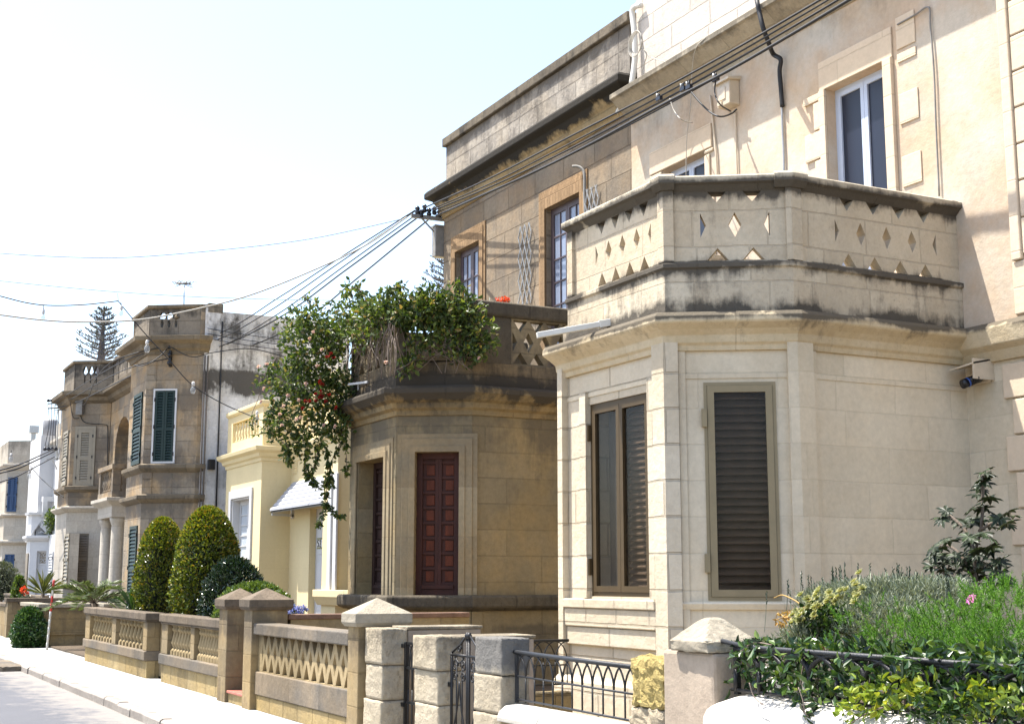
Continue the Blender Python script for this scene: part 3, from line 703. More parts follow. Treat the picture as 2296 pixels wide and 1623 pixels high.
MB().sweep(bp, [(-.02, 4.36), (.03, 4.36), (.04, 4.44), (.10, 4.48), (.12, 4.56), (.20, 4.60), (.27, 4.68), (.29, 4.70), (.29, 4.78), (.22, 4.83), (-.02, 4.86)]).build('bay_cornice', M['b_cornice'], B, .008)
MB().sweep(bp, [(-.22, 4.84), (.03, 4.84), (.03, 5.245), (-.22, 5.245)]).build('parapet_base', M['b_terrace'], B, .01)
mb = MB(); BZ0, BZ1 = 5.245, 6.03
mb.panel(BF, rect(.1, BF.L-.02, BZ0, BZ1), lattice(.3, BF.L-.3, BZ0+.02, BZ1-.03, 4, .18, .32, .18, .28), -.16, 0)
mb.panel(BC, rect(.02, BC.L-.15, BZ0, BZ1), lattice(.22, BC.L-.34, BZ0+.02, BZ1-.03, 3, .18, .32, .2, .26), -.16, 0)
q0 = BR.px(1148, 760)[0]
mb.panel(BR, rect(.02, BR.L, BZ0, BZ1), lattice(q0, q0+1.25, BZ0+.02, BZ1-.02, 4, .19, .34, .2, .27), -.16, 0)
mb.panel(BL1, rect(.02, BL1.L, BZ0, BZ1), [], -.16, 0); mb.panel(BL2, rect(.02, BL2.L, BZ0, BZ1), [], -.16, 0)
mb.build('pierced_parapet', M['b_wall'], B)
mb = MB()
for pl, a, b in ((BC, BC.L-.15, BC.L), (BR, 0, q0-.02), (BF, 0, .1), (BC, 0, .12)): MB().pbox(pl, a, b, -.18, .02 if pl is not BR else .021, BZ0, BZ1).build('parapet_pier', M['b_sill'], B, .01)
MB().sweep(bp, [(-.24, 6.03), (.05, 6.03), (.08, 6.07), (.08, 6.26), (.04, 6.29), (-.24, 6.29)]).build('coping', M['b_sill'], B, .02)
mb = MB(); slab(mb, bp[1:5], YF, 4.7, 4.95); mb.build('terrace_floor', M['b_wall'], B)
# upper storey
XBl = Xat(995, 560, YF); XBr = XAl-.01
BU = PL((XBl, YF), (XBr, YF))
ub, zb = BU.px(1225, 470); ub2, zb2 = BU.px(1303, 432); W2 = (ub, ub2, 4.95, (zb+zb2)/2)
uc, zc = BU.px(1024, 563); uc2, zc2 = BU.px(1078, 543); W1 = (uc, uc2, 5.35, (zc+zc2)/2)
mb = MB()
mb.panel(BU, rect(0, BU.L, 4.7, 9.9), [rect(*W1), rect(*W2)], -.4, 0)
for v in (W1, W2): mb.pbox(BU, v[0]-.1, v[1]+.1, -.45, -.41, v[2]-.1, v[3]+.1)
mb.panel(BU, rect(0, BU.L, 0, 4.7), [], -.4, 0)
mb.box(XBl, XBr, YF+.45, 22, 0, 10.1); mb.box(XBl, XBl+.3, YF+.4, YF+.45, 0, 10.1)
mb.build('upper_wall', M['b_upper'], B)
M['b_lintel'] = stone('b_lintel', (.58, .38, .21), (.50, .33, .18), None, 0, .11, 3, .6, .012, None, .2, bump=.5)
for v in (W1, W2):
    mb = MB()
    for k, (wd, pr) in enumerate(((.26, .03), (.18, .05))):
        a, b, z0, z1 = v[0]-wd, v[1]+wd, v[2], v[3]+wd+.12
        mb.panel(BU, [(a, z0), (a, z1), (b, z1), (b, z0), (v[1]+.001, z0), (v[1]+.001, v[3]+.001), (v[0]-.001, v[3]+.001), (v[0]-.001, z0)], [], .001+.01*k, pr)
    mb.build('window_surround', M['b_lintel'], B, .006)
for v, rows in ((W1, 6), (W2, 8)):
    glazed(B, BU, *v[:2], *v[2:], -.10, M['purple_wood'], M['glass_blue'], 2, 2, rows, .06, .07, .03)
mb = MB(); mb.pbox(BU, BU.L-1.15, BU.L-1.0, .001, .02, 5, 8.4)
XCr = Xat(1385, 155, YF-.35)-.35
MB().sweep([(XBl, YF+3), (XBl, YF), (XCr, YF), (XCr, YF+.3)], [(-.02, 9.76), (.03, 9.76), (.05, 9.83), (.09, 9.87), (.11, 10.02), (.15, 10.07), (.21, 10.18), (.33, 10.24), (.35, 10.26), (.35, 10.37), (.30, 10.43), (-.02, 10.47)]).build('roof_cornice', M['b_eave'], B, .01)
mb = MB()
mb.box(XBl+.08, XBr, YF, YF+.28, 10.2, 11.42); mb.box(XBl+.08, XBl+.38, YF+.28, 22, 10.2, 11.2)
mb.build('roof_parapet', M['b_parapet'], B, .01)
MB().box(XBl+.02, XBr+.06, YF-.08, YF+.36, 11.42, 11.62).build('roof_coping', M['b_black'], B, .02)
MB().box(XBl+.3, XBr, YF+.2, 22, 10.1, 10.3).build('roof', M['b_wall'], B)

# ================================================================== HOUSE C : yellow single storey
C = thing('house', 'pale yellow single storey house with white windows and shingled door canopy', 'house', (-30, 13, 0), 'houses along the street')
YC = 9.8
c0 = Vector((Xat(505, 1150, YC), YC)); c1 = Vector((Xat(584, 1150, YC), YC)); c2 = Vector((c1.x, atX(651, 1150, c1.x).y))
c3 = Vector((Xat(722, 1250, YC), c2.y)); c4 = Vector((c3.x, YC)); c5 = Vector((XBl-.02, YC))
CF, CS, CR, CG = PL(c0, c1), PL(c1, c2), PL(c2, c3), PL(c4, c5)
o1u, o1z = CF.px(521, 1120); o1u2, _ = CF.px(563, 1110); _, o1b = CF.px(560, 1255)
x1 = (o1u, o1u2, max(1.2, o1b), o1z)
o2u, o2z = CG.px(748, 1085); x2 = (o2u, min(o2u+1.5, CG.L-.12), CG.px(750, 1322)[1], o2z)
dru = CR.px(694, 1200)[0]; dr = (dru, dru+1.1, .15, CR.px(700, 1140)[1])
mb = MB()
mb.panel(CF, rect(0, CF.L-.003, 0, 4.9), [rect(*x1)], -.35, 0)
mb.panel(CS, rect(.003, CS.L, 0, 4.9), [], -.35, 0)
mb.panel(CR, rect(0, CR.L, 0, 4.9), [rect(*dr)], -.35, 0)
mb.panel(CG, rect(.003, CG.L, 0, 4.9), [rect(*x2)], -.35, 0)
CL_ = PL(c3, c4); mb.panel(CL_, rect(0, CL_.L-.003, 0, 4.9), [], -.35, 0)
for pl, v in ((CF, x1), (CG, x2), (CR, dr)): mb.pbox(pl, v[0]-.1, v[1]+.1, -.44, -.38, v[2]-.1, v[3]+.1)
mb.box(c0.x, c5.x, c2.y+.4, 20, 0, 5.3); mb.box(c0.x, c0.x+.3, YC+.36, c2.y+.4, 0, 5.3)
mb.build('wall', M['c_wall'], C)
cpath = [(c0.x, YC+3), c0, c1, c2, c3, c4, c5]
MB().sweep(cpath, [(-.1, 4.62), (.03, 4.62), (.04, 4.70), (.10, 4.74), (.12, 4.82), (.22, 4.88), (.24, 4.98), (-.1, 5.02)]).build('cornice', M['c_wall'], C, .01)
mb = MB()
pz0, pz1 = 5.0, 6.0
nbu0, nbu1 = CF.px(522, 960)[0], CF.px(580, 960)[0]
mb.panel(CF, rect(0, CF.L-.003, pz0, pz1), [rect(nbu0, nbu1, 5.30, 5.82)], -.2, .0)
mb.panel(CS, rect(.003, CS.L, pz0, pz1), [], -.2, 0)
mb.panel(CR, rect(0, CR.L, pz0, pz1), [rect(.4, CR.L-.3, 5.3, 5.82)], -.2, 0); mb.panel(CL_, rect(0, CL_.L-.003, pz0, pz1), [], -.2, 0); mb.panel(CG, rect(.003, CG.L, pz0, pz1), [rect(.3, CG.L-.15, 5.3, 5.82)], -.2, 0)
mb.build('parapet', M['c_wall'], C)
MB().sweep(cpath[1:], [(-.24, 6.0), (.02, 6.0), (.07, 6.05), (.07, 6.14), (-.24, 6.16)]).build('coping', M['c_wall'], C, .015)
bal = [(.05, 0), (.05, .05), (.03, .08), (.055, .18), (.05, .26), (.03, .36), (.028, .42), (.045, .46), (.045, .52)]
for pl, a, b, n in ((CF, nbu0, nbu1, 9), (CR, .4, CR.L-.3, 14), (CG, .3, CG.L-.15, 5)):
    mb = MB()
    for i in range(n):
        u = a+(b-a)*(i+.5)/n; mb.lathe(pl.pt(u, -.1, 5.3), bal, 8)
    mb.build('balustrade', M['c_wall'], C)
for pl, v, lv in ((CF, x1, 2), (CG, x2, 2)):
    mb = MB(); a, b, z0, z1 = v
    mb.panel(pl, [(a-.2, z0), (a-.2, z1+.22), (b+.2, z1+.22), (b+.2, z0), (b+.001, z0), (b+.001, z1+.001), (a-.001, z1+.001), (a-.001, z0)], [], .002, .05)
    mb.pbox(pl, a-.002, a+.05, -.33, .0, z0, z1); mb.pbox(pl, b-.05, b+.002, -.33, .0, z0, z1); mb.pbox(pl, a+.05, b-.05, -.33, 0, z1-.04, z1+.002)
    mb.build('window_surround', M['c_white'], C, .01)
    glazed(C, pl, a+.05, b-.05, z0, z1-.04, -.2, M['c_white'], M['glass_pale'], lv, 1, 5, .05, .06, .03)
MB().sweep([c4-Vector((.12, 0)), c4+Vector((2.2, 0))], [(0, x2[2]-.32), (.05, x2[2]-.32), (.12, x2[2]-.2), (.16, x2[2]-.14), (.16, x2[2]), (0, x2[2])]).build('sill', M['c_wall'], C, .01)
d = MB(); d.pbox(CR, dr[0], dr[1], -.22, -.16, dr[2], dr[3])
for zz in (.5, 1.4, 2.3): d.pbox(CR, dr[0]+.15, dr[1]-.15, -.16, -.145, zz, zz+.7)
dd = d.build('door', M['c_white'], C, .008)
MB().lathe(CR.pt(dr[0]+.12, -.1, 1.4), [(.03, -.02), (.03, .02)], 8).build('handle', M['iron'], dd)
# door canopy of pale shingles over the entrance
k0 = CR.px(675, 1065)[0]
cpy = thing('door_canopy', 'white shingled canopy above the yellow house door', 'canopy', CR.pt(k0, .2, 3.7))
mb = MB(); ka, kb = k0-.55, CR.L-.02
for r in range(7):
    o0_, z0_ = .02+.085*r, 4.10-.102*r
    w_o = .066; z1_ = z0_-.080
    mb.hexa([CR.pt(ka, o0_, z0_-.03), CR.pt(kb, o0_, z0_-.03), CR.pt(kb, o0_+w_o, z1_-.03), CR.pt(ka, o0_+w_o, z1_-.03),
             CR.pt(ka, o0_, z0_), CR.pt(kb, o0_, z0_), CR.pt(kb, o0_+w_o, z1_+.02), CR.pt(ka, o0_+w_o, z1_+.02)])
mb.build('shingle_roof', plain('shingle', (.42, .43, .46), .6, 0, .1, 6), cpy)
MB().hexa([CR.pt(ka+.02, .0, 4.02), CR.pt(kb-.02, .0, 4.02), CR.pt(kb-.02, .58, 3.33), CR.pt(ka+.02, .58, 3.33), CR.pt(ka+.02, .0, 4.045), CR.pt(kb-.02, .0, 4.045), CR.pt(kb-.02, .58, 3.355), CR.pt(ka+.02, .58, 3.355)]).build('gap_shade_board', M['black_plastic'], cpy)  # black sheet paints in the shadow lines between the shingle rows
for u in (ka+.06, kb-.06):
    mb = MB(); mb.beam(CR.pt(u, .01, 3.28), CR.pt(u, .56, 3.30), .06, .06); mb.beam(CR.pt(u, .03, 3.2), CR.pt(u, .03, 3.98), .06, .06)
    mb.build('bracket', M['white'], cpy)
# house number tile
nu, nz_ = CG.px(731, 1218, .02)
nu, nz_ = CR.px(714, 1218, .03)
tl = thing('number_tile', 'ceramic house number tile beside the white door of the yellow house', 'house number', CR.pt(nu, .02, nz_))
dru_tile = CR
MB().pbox(CR, nu-.13, nu+.32, .004, .02, nz_-.13, nz_+.13).build('plaque', M['tile_white'], tl)
mb = MB(); mb.pbox(CR, nu-.13, nu+.32, .021, .024, nz_+.09, nz_+.13); mb.pbox(CR, nu-.13, nu+.32, .021, .024, nz_-.13, nz_-.09); mb.build('border', M['tile_green'], tl)
mb = MB()
def strokes(pts, uo, s=.13): mb.tube([CR.pt(nu+uo+x*s, .024, nz_+(y-.5)*s*1.15) for x, y in pts], .012, 6)
strokes([(.6, 1), (.05, 1), (.0, .58), (.4, .62), (.65, .4), (.55, .1), (.25, 0), (0, .1)], -.08)
strokes([(0, .85), (.2, 1), (.5, .98), (.62, .75), (.4, .4), (0, 0), (.65, 0)], .07)
mb.build('numeral', M['black_plastic'], tl)
vn = CR.px(662, 1047)
v_ = MB(); 
for i in range(5): v_.pbox(CR, vn[0]-.15, vn[0]+.15, .005, .03, vn[1]-.15+i*.06, vn[1]-.12+i*.06)
v_.pbox(CR, vn[0]-.18, vn[0]+.18, .001, .012, vn[1]-.18, vn[1]+.18); v_.build('wall_vent', M['c_wall'], C)
# ================================================================== HOUSE D : brown house with green shutters
D = thing('house', 'brown house with dark green shutters and white stained side wall', 'house', (-38, 12, 0), 'houses along the street')
YD = 7.9
d0 = Vector((Xat(287, 1000, YD), YD)); d1 = Vector((Xat(322, 1000, YD), YD)); d2 = meet(440, 1000, d1, CD); d3 = Vector((d2.x, 13.5))
DF, DC, DR = PL(d0, d1), PL(d1, d2), PL(d2, d3)
DLp = Vector((d0.x, 9.25)); DL = PL(DLp, d0)
dz = lambda x, y, pl=DC: pl.px(x, y)[1]
zsil, zstr, zcor, ztop = dz(380, 1040), dz(380, 1108), dz(380, 772), dz(380, 684)
g1 = (DC.px(346, 960)[0], DC.px(391, 960)[0], zsil+.02, dz(370, 876))
g0 = (DF.px(300, 960)[0], DF.px(318, 960)[0], zsil+.05, DF.px(318, 880)[1])
gg = (DF.px(291, 1240)[0], DF.px(307, 1240)[0], .9, DF.px(307, 1178)[1])
mb = MB()
mb.panel(DF, rect(.003, DF.L, 0, zcor), [rect(*g0), rect(*gg)], -.3, 0)
mb.panel(DC, rect(0, DC.L, 0, zcor), [rect(*g1)], -.3, 0)
mb.panel(DR, rect(0, .2, 0, zcor+.9), [], -.3, 0)
mb.panel(DL, rect(0, DL.L-.003, 0, zcor), [], -.3, 0)
mb.box(d0.x, d2.x-.31, 9.6, 13.5, 0, zcor)
mb.build('wall', M['d_wall'], D)
mb = MB(); mb.panel(DR, [(.2, 0), (DR.L, 0), (DR.L, zcor+.95), (.2, zcor+.95)], [], -.3, .001)
mb.pbox(DR, .12, .55, .002, .05, 0, zcor+1.1)
mb.build('party_wall', M['d_party'], D)
dpath = [DLp, d0, d1, d2, Vector((d2.x, d2.y+.25))]
for nm, z, pr, h, mt in (('window_sill_band', zsil, .13, .16, 'd_cornice'), ('string_course', zstr, .15, .16, 'd_cornice')):
    MB().sweep(dpath, [(-.01, z-h-.08), (.04, z-h-.05), (pr-.02, z-h+.02), (pr, z-h+.05), (pr, z-.02), (-.01, z+.02)]).build(nm, M[mt], D, .01)
MB().sweep(dpath, [(-.05, zcor-.3), (.04, zcor-.3), (.06, zcor-.2), (.16, zcor-.14), (.2, zcor-.02), (.40, zcor+.06), (.42, zcor+.18), (-.05, zcor+.24)]).build('cornice', M['d_cornice'], D, .01)
# roof parapet with small pierced balusters
pz0, pz1 = zcor+.2, ztop-.1
hu0, hu1 = DC.px(388-0, 725)[0], DC.px(435, 725)[0]
hu0 = DC.px(355, 725)[0]; hu1 = DC.px(402, 725)[0]
hol = []
for i in range(3):
    u = hu0+(hu1-hu0)*(i+.5)/3; ww = .11; za, zb_ = pz0+.28, pz1-.1
    hol.append([(u-.03, za), (u+.03, za), (u+.045, za+(zb_-za)*.3), (u+.02, za+(zb_-za)*.5), (u+ww, za+(zb_-za)*.62), (u+ww*.9, za+(zb_-za)*.8), (u+.04, zb_), (u-.04, zb_), (u-ww*.9, za+(zb_-za)*.8), (u-ww, za+(zb_-za)*.62), (u-.02, za+(zb_-za)*.5), (u-.045, za+(zb_-za)*.3)])
mb = MB(); mb.panel(DC, rect(.0, DC.L, pz0, pz1), hol, -.16, -.02); mb.panel(DF, rect(.1, DF.L, pz0, pz1), [], -.16, -.02)
mb.pbox(DR, 0, .4, -.2, -.01, pz0, pz1+.05); mb.panel(DL, rect(0, DL.L, pz0, pz1), [], -.16, -.02)
mb.build('roof_parapet', M['d_parapet'], D)
MB().sweep(dpath, [(-.2, pz1), (.03, pz1), (.06, pz1+.03), (.06, pz1+.1), (-.2, pz1+.12)]).build('roof_coping', M['d_cornice'], D, .01)
MB().pbox(DR, .18, .6, -.35, .06, zcor+.9, zcor+1.16).build('roof_pier', M['d_parapet'], D, .01)
mb = MB(); slab(mb, [d0, d1, d2], 13.4, zcor-.1, zcor+.1); mb.build('roof', M['d_parapet'], D)
shutter(D, DC, *g1, .03, M['green_paint'], 2, .075, .06); shutter(D, DF, *g0, .04, M['green_paint'], 1, .09, .09, .47); shutter(D, DF, *gg, .04, M['green_paint'], 1, .09, .09, .47)
mb = MB(); a, b, z0, z1 = g1
frame_bars(mb, DC, a-.05, b+.05, z0, z1+.05, .0, .04, .048); mb.build('window_surround', M['white'], D)
mb = MB()      # quoin blocks by the corner
z = zstr
while z < zcor-.5:
    mb.pbox(DC, 0, .28, .001, .02, z+.012, z+.41-.012); z += .41
mb.build('quoin', M['d_wall'], D, .01)
# rain pipes down the side wall
pp = thing('rain_pipe', 'thin rusty pipes running down beside the green shuttered bay', 'pipe', (d2.x, d2.y+.5, 0))
mb = MB()
for o_, x in ((.07, 452), (.07, 459)):
    u = DR.px(x, 950)[0]; mb.tube([DR.pt(max(.05, u), o_+.04, 1.0), DR.pt(max(.05, u), o_+.04, 7.8)], .022, 6)
mb.build('pipe', M['bark'], pp)
pp = thing('rain_pipe', 'black drain pipe down the white stained side wall', 'pipe', (d2.x, d2.y+1, 0))
mb = MB(); u = DR.px(490, 950)[0]
mb.tube([DR.pt(u, .05, 3.4), DR.pt(u, .05, 8.8)], .018, 6); mb.build('pipe', M['iron'], pp)
bx = DR.px(471, 1042)
tag(MB().pbox(DR, bx[0]-.09, bx[0]+.09, .05, .2, bx[1]-.14, bx[1]+.14).build('wall_box', M['black_plastic'], None, .01), 'small black box fixed to the white stained side wall', 'wall box')

# ================================================================== HOUSE E : brown above, cream painted below, porch
E = thing('house', 'brown house with beige louvred shutters above a cream painted ground floor', 'house', (-48, 12, 0), 'houses along the street')
YE = 7.98
e0 = Vector((Xat(135, 1000, YE), YE)); e1 = Vector((Xat(158, 1000, YE), YE)); e2 = meet(245, 1000, e1, CD); e3 = Vector((e2.x, 9.2))
YEW = 9.2
EF, EC, ER = PL(e0, e1), PL(e1, e2), PL(e2, e3); EW = PL(e3, (d0.x, YEW))
ez = lambda x, y, pl=EC: pl.px(x, y)[1]
zs2, zg, zc2_, zt2 = ez(190, 1090), ez(190, 1140), ez(190, 890), ez(190, 809)
h1 = (EC.px(173, 1020)[0], EC.px(207, 1020)[0], zs2+.05, ez(190, 962)); h0 = (EF.px(143, 1020)[0], EF.px(153, 1020)[0], zs2+.08, EF.px(153, 966)[1])
k1 = (EC.px(167, 1240)[0], EC.px(198, 1240)[0], 1.5, ez(190, 1196)); k0_ = (EF.px(146, 1240)[0], EF.px(156, 1240)[0], 1.5, EF.px(154, 1196)[1])
mb = MB()
mb.panel(EF, rect(0, EF.L, zg, zc2_), [rect(*h0)], -.3, 0); mb.panel(EC, rect(0, EC.L, zg, zc2_), [rect(*h1)], -.3, 0)
if ER.L > .05: mb.panel(ER, rect(0, ER.L, zg, zc2_), [], -.2, 0)
au0, au1 = EW.px(258, 1000)[0], EW.px(292, 1000)[0]; az = EW.px(275, 935)[1]; am0 = (au0+au1)/2; ar = (au1-au0)/2
arch = [(au0, zg+.2), (au1, zg+.2)]+[(am0+ar*math.cos(t), az-ar*.9+ar*.9*math.sin(t)) for t in [math.pi*i/10 for i in range(11)]]
mb.panel(EW, rect(0, EW.L, zg, zc2_), [arch], -.5, 0); mb.pbox(EW, au0-.2, au1+.2, -.7, -.51, zg, az+.3)
mb.box(e0.x, d0.x, 9.95, 13.5, 0, zc2_)
mb.build('upper_wall', M['d_wall'], E)
mb = MB()
mb.panel(EF, rect(0, EF.L, 0, zg), [rect(*k0_)], -.3, 0.01); mb.panel(EC, rect(0, EC.L, 0, zg), [rect(*k1)], -.3, .01); mb.panel(EW, rect(0, EW.L, 0, zg), [], -.3, .01)
if ER.L > .05: mb.panel(ER, rect(0, ER.L, 0, zg), [], -.2, 0.01)
EL = PL((e0.x-.003, 13.5), (e0.x-.003, e0.y+.004)); mb.panel(EL, rect(0, EL.L, 0, zc2_), [], -.3, 0)
mb.build('lower_wall', M['e_paint'], E)
epath = [e0, e1, e2, Vector((e2.x, YEW)), Vector((d0.x-.0, YEW))]
MB().sweep(epath[:4], [(-.01, zs2-.2), (.04, zs2-.2), (.15, zs2-.12), (.15, zs2), (-.01, zs2+.02)]).build('window_sill_band', M['d_cornice'], E, .01)
MB().sweep(epath[:4], [(-.01, zg-.12), (.06, zg-.12), (.22, zg), (.22, zg+.06), (-.01, zg+.1)]).build('string_course', M['e_paint'], E, .01)
MB().sweep(epath, [(-.05, zc2_-.25), (.05, zc2_-.22), (.16, zc2_-.14), (.2, zc2_-.02), (.40, zc2_+.04), (.42, zc2_+.18), (-.05, zc2_+.24)]).build('cornice', M['d_cornice'], E, .01)
hol = []
ha, hb_ = EC.px(183, 850)[0], EC.px(222, 850)[0]
for i in range(3):
    u = ha+(hb_-ha)*(i+.5)/3; za, zb_ = zc2_+.5, zt2-.2
    hol.append([(u-.03, za), (u+.03, za), (u+.02, za+(zb_-za)*.5), (u+.10, za+(zb_-za)*.65), (u+.04, zb_), (u-.04, zb_), (u-.10, za+(zb_-za)*.65), (u-.02, za+(zb_-za)*.5)])
mb = MB(); mb.panel(EC, rect(0, EC.L, zc2_+.2, zt2-.1), hol, -.16, -.02); mb.panel(EF, rect(0, EF.L, zc2_+.2, zt2-.1), [], -.16, -.02); mb.panel(EW, rect(0, EW.L, zc2_+.2, zt2-.1), [], -.16, -.02)
if ER.L > .05: mb.panel(ER, rect(0, ER.L, zc2_+.2, zt2-.1), [], -.16, -.02)
mb.build('roof_parapet', M['d_parapet'], E)
MB().sweep(epath, [(-.2, zt2-.1), (.03, zt2-.1), (.06, zt2-.07), (.06, zt2), (-.2, zt2+.02)]).build('roof_coping', M['d_cornice'], E, .01)
mb = MB(); slab(mb, [e0, e1, e2, (e2.x, YEW), (d0.x, YEW)], 13.4, zc2_-.1, zc2_+.1); mb.build('roof', M['d_parapet'], E)
mb = MB(); mb.pbox(EW, .5, .95, -.05, .0, zc2_+.2, zt2+.05); mb.pbox(EW, 2.0, 2.4, -.05, .0, zc2_+.2, zt2+.05); mb.build('parapet_pier', M['d_parapet'], E)
shutter(E, EC, *h1, .03, M['beige_paint'], 1, .085, .13, .47); shutter(E, EF, *h0, .05, M['beige_paint'], 1, .11, .09, .47)
shutter(E, EC, *k1, -.06, M['brown_slat'], 1, .085, .08, .5); shutter(E, EF, *k0_, .05, M['beige_paint'], 1, .11, .09, .5)
mb = MB(); a, b, z0, z1 = h1; frame_bars(mb, EC, a-.1, b+.1, z0-.05, z1+.1, 0, .035, .098); mb.build('window_surround', M['beige_paint'], E)
# porch: entablature on columns with little balcony above
XP = Xat(252, 1110, 8.15); XPl = Xat(221, 1110, 8.15)
PR = [Vector((XPl, YEW)), Vector((XPl, 8.15)), Vector((XP, 8.15)), Vector((XP, YEW))]
zp = atY(245, 1150, 8.15).z
zp = 4.2
mb = MB(); mb.sweep(PR, [(-.5, 3.62), (0, 3.62), (0, 3.95), (.05, 4.0), (.16, 4.08), (.2, 4.12), (.2, 4.22), (-.5, 4.24)])
mb.box(XPl+.4, XP-.4, 8.5, YEW, 3.9, 4.2)
mb.build('porch_entablature', M['e_paint'], E, .01)
mb = MB()
for cx, cy in ((XPl+.3, 8.4), (XP-.3, 8.4), (XP-.3, YEW-.25), (XPl+.3, YEW-.25)):
    m2 = MB(); m2.lathe((cx, cy, 0), [(.26, 0), (.26, .5), (.22, .52), (.20, .6), (.18, 3.3), (.17, 3.38), (.2, 3.42), (.2, 3.46), (.23, 3.5), (.24, 3.62)], 18)
    m2.build('column', M['e_paint'], E)
mb = MB()
BZ = (4.22, 5.25)
mb.sweep(PR, [(-.2, BZ[0]), (.02, BZ[0]), (.02, BZ[0]+.2), (-.2, BZ[0]+.2)]); mb.sweep(PR, [(-.22, BZ[1]-.14), (.05, BZ[1]-.14), (.05, BZ[1]), (-.22, BZ[1])])
for q in (PR[1]+Vector((.12, .12)), PR[2]+Vector((-.12, .12))): mb.box(q.x-.11, q.x+.13, q.y-.13, q.y+.11, BZ[0]+.2, BZ[1]-.14)
mb.build('porch_balcony', M['d_wall'], E)
mb = MB()
for p, q, n in ((PR[1], PR[2], 8), (PR[2], PR[3], 3)):
    for i in range(n):
        c = p+(q-p)*(i+.8)/(n+.6); nn = Vector(((q-p).normalized().y, -(q-p).normalized().x))
        c = c-nn*.1; mb.lathe((c.x, c.y, BZ[0]+.2), [(.06, 0), (.06, .08), (.03, .12), (.075, .25), (.06, .38), (.03, .5), (.06, .6), (.06, .69)], 8)
mb.build('balustrade', M['d_wall'], E)
m2 = MB(); m2.box(XP-.45, XP-.35+.0, YEW-.06, YEW-.02, .3, 3.0); m2.build('door', M['dark_wood'], E)

# ================================================================== HOUSE F : white, beyond
F = thing('house', 'white house with small balcony and iron fanlight over its door', 'house', (-58, 12, 0), 'houses along the street')
YFf = 7.9
f0 = Vector((Xat(58, 1250, YFf), YFf)); f1 = Vector((Xat(66, 1250, YFf), YFf)); f2 = meet(107, 1250, f1, CD); f3 = Vector((e0.x, f2.y))
FF, FC, FG = PL(f0, f1), PL(f1, f2), PL(f2, f3)
mb = MB()
fd = (FC.px(82, 1250)[0], FC.px(106, 1250)[0]-.05, .2, FC.px(90, 1235)[1])
mb.panel(FF, rect(0, FF.L, 0, 3.5), [], -.3, 0); mb.panel(FC, rect(0, FC.L, 0, 3.5), [rect(*fd)], -.3, 0)
mb.panel(FG, rect(0, FG.L, 0, 3.5), [], -.3, 0)
UFt = FC.px(100, 1057)[1]
XT = f2.x-.5; YT0 = atX(87, 1080, XT).y; YT1 = atX(119, 1080, XT).y; UFt = atX(100, 976, XT).z
FU = PL((XT, YT1), (f3.x, YT1)); zfu = FU.px(128, 988)[1]
mb.panel(FU, rect(0, FU.L, 3.3, zfu), [], -.3, 0)
FS = PL((Xat(88, 1100, f2.y+.3), f2.y+.3), (Xat(88, 1100, f2.y+.3), f2.y+2.2)); 
mb.box(XT-3, f3.x-.01, YT1+.32, 13, 0, zfu-.4)
mb.build('wall', M['white'], F)
mb = MB(); mb.sweep([(FU.p0.x, YT1), (f3.x, YT1)], [(0, zfu-.4), (.1, zfu-.3), (.22, zfu-.1), (.22, zfu), (0, zfu+.03)]); mb.build('cornice', M['e_paint'], F)
mb = MB(); mb.box(FU.p0.x, f3.x, YT1+.02, YT1+.3, zfu+.02, FU.px(131, 950)[1]); mb.build('roof_parapet', M['g_wall'], F)
dd = MB().pbox(FC, fd[0], fd[1], -.2, -.14, fd[2], fd[3]-.55).build('door', M['white'], F)
fr = MB(); frame_bars(fr, FC, fd[0], fd[1], fd[3]-.55, fd[3], -.2, -.12, .06)
fo = fr.build('fanlight', M['white'], F)
MB().pbox(FC, fd[0]+.05, fd[1]-.05, -.2, -.18, fd[3]-.5, fd[3]-.05).build('pane', M['glass_dark'], fo)
mb = MB()
for i in range(2):
    for j in range(2):
        cu = fd[0]+(fd[1]-fd[0])*(.3+.4*i); cz = fd[3]-.39+.22*j
        mb.tube([FC.pt(cu+.09*math.cos(t)*(1-t/9), -.15, cz+.1*math.sin(t)*(1-t/9)) for t in [k*.5 for k in range(14)]], .012, 5)
mb.build('grille', M['white'], fo)
bpth = [f0, f1, f2, Vector((f2.x, f2.y+.4))]
zb0, zb1 = FC.px(90, 1209)[1], FC.px(90, 1148)[1]
mb = MB(); mb.sweep(bpth, [(-.3, zb0-.05), (.08, zb0-.05), (.18, zb0+.06), (.18, zb0+.15), (-.3, zb0+.15)])
mb.panel(FC, rect(0, FC.L, zb0+.15, zb1-.1), lattice(.45, FC.L-.35, zb0+.25, zb1-.15, 2, .16, .3, .1), -.14, 0); mb.panel(FF, rect(0, FF.L, zb0+.15, zb1-.1), [], -.14, 0)
mb.sweep(bpth, [(-.2, zb1-.1), (.12, zb1-.1), (.14, zb1), (-.2, zb1)])
mb.build('balcony', M['white'], F, .01)
fs = (FG.px(110, 1290)[0], FG.px(118, 1290)[0], .4, FG.px(114, 1237)[1])
shutter(F, FG, *fs, .05, M['white'], 1, .1, .08)
m2 = MB(); m2.pbox(FF, .3, FF.L-.15, .01, .05, .5, FF.px(63, 1240)[1]); m2.build('side_shutter', M['brown_slat'], F)
mb = MB()
for x, w_ in ((95, .5), ):
    P0 = atY(63, 1160, YFf+.1); P1 = atY(108, 1160, 9.3)
za = atX(90, 1112, f2.x).z; mb.box(f1.x-.6, f2.x, f2.y-.3, f2.y-.12, za-.2, za); mb.box(f2.x-.15, f2.x, f2.y-.12, f2.y+.9, za-.2, za); mb.box(f1.x-.6, f1.x-.45, f2.y-.3, f2.y-.12, zb1-.2, za-.2); mb.box(f2.x-.15, f2.x, f2.y-.3, f2.y-.12, zb1-.2, za-.2)
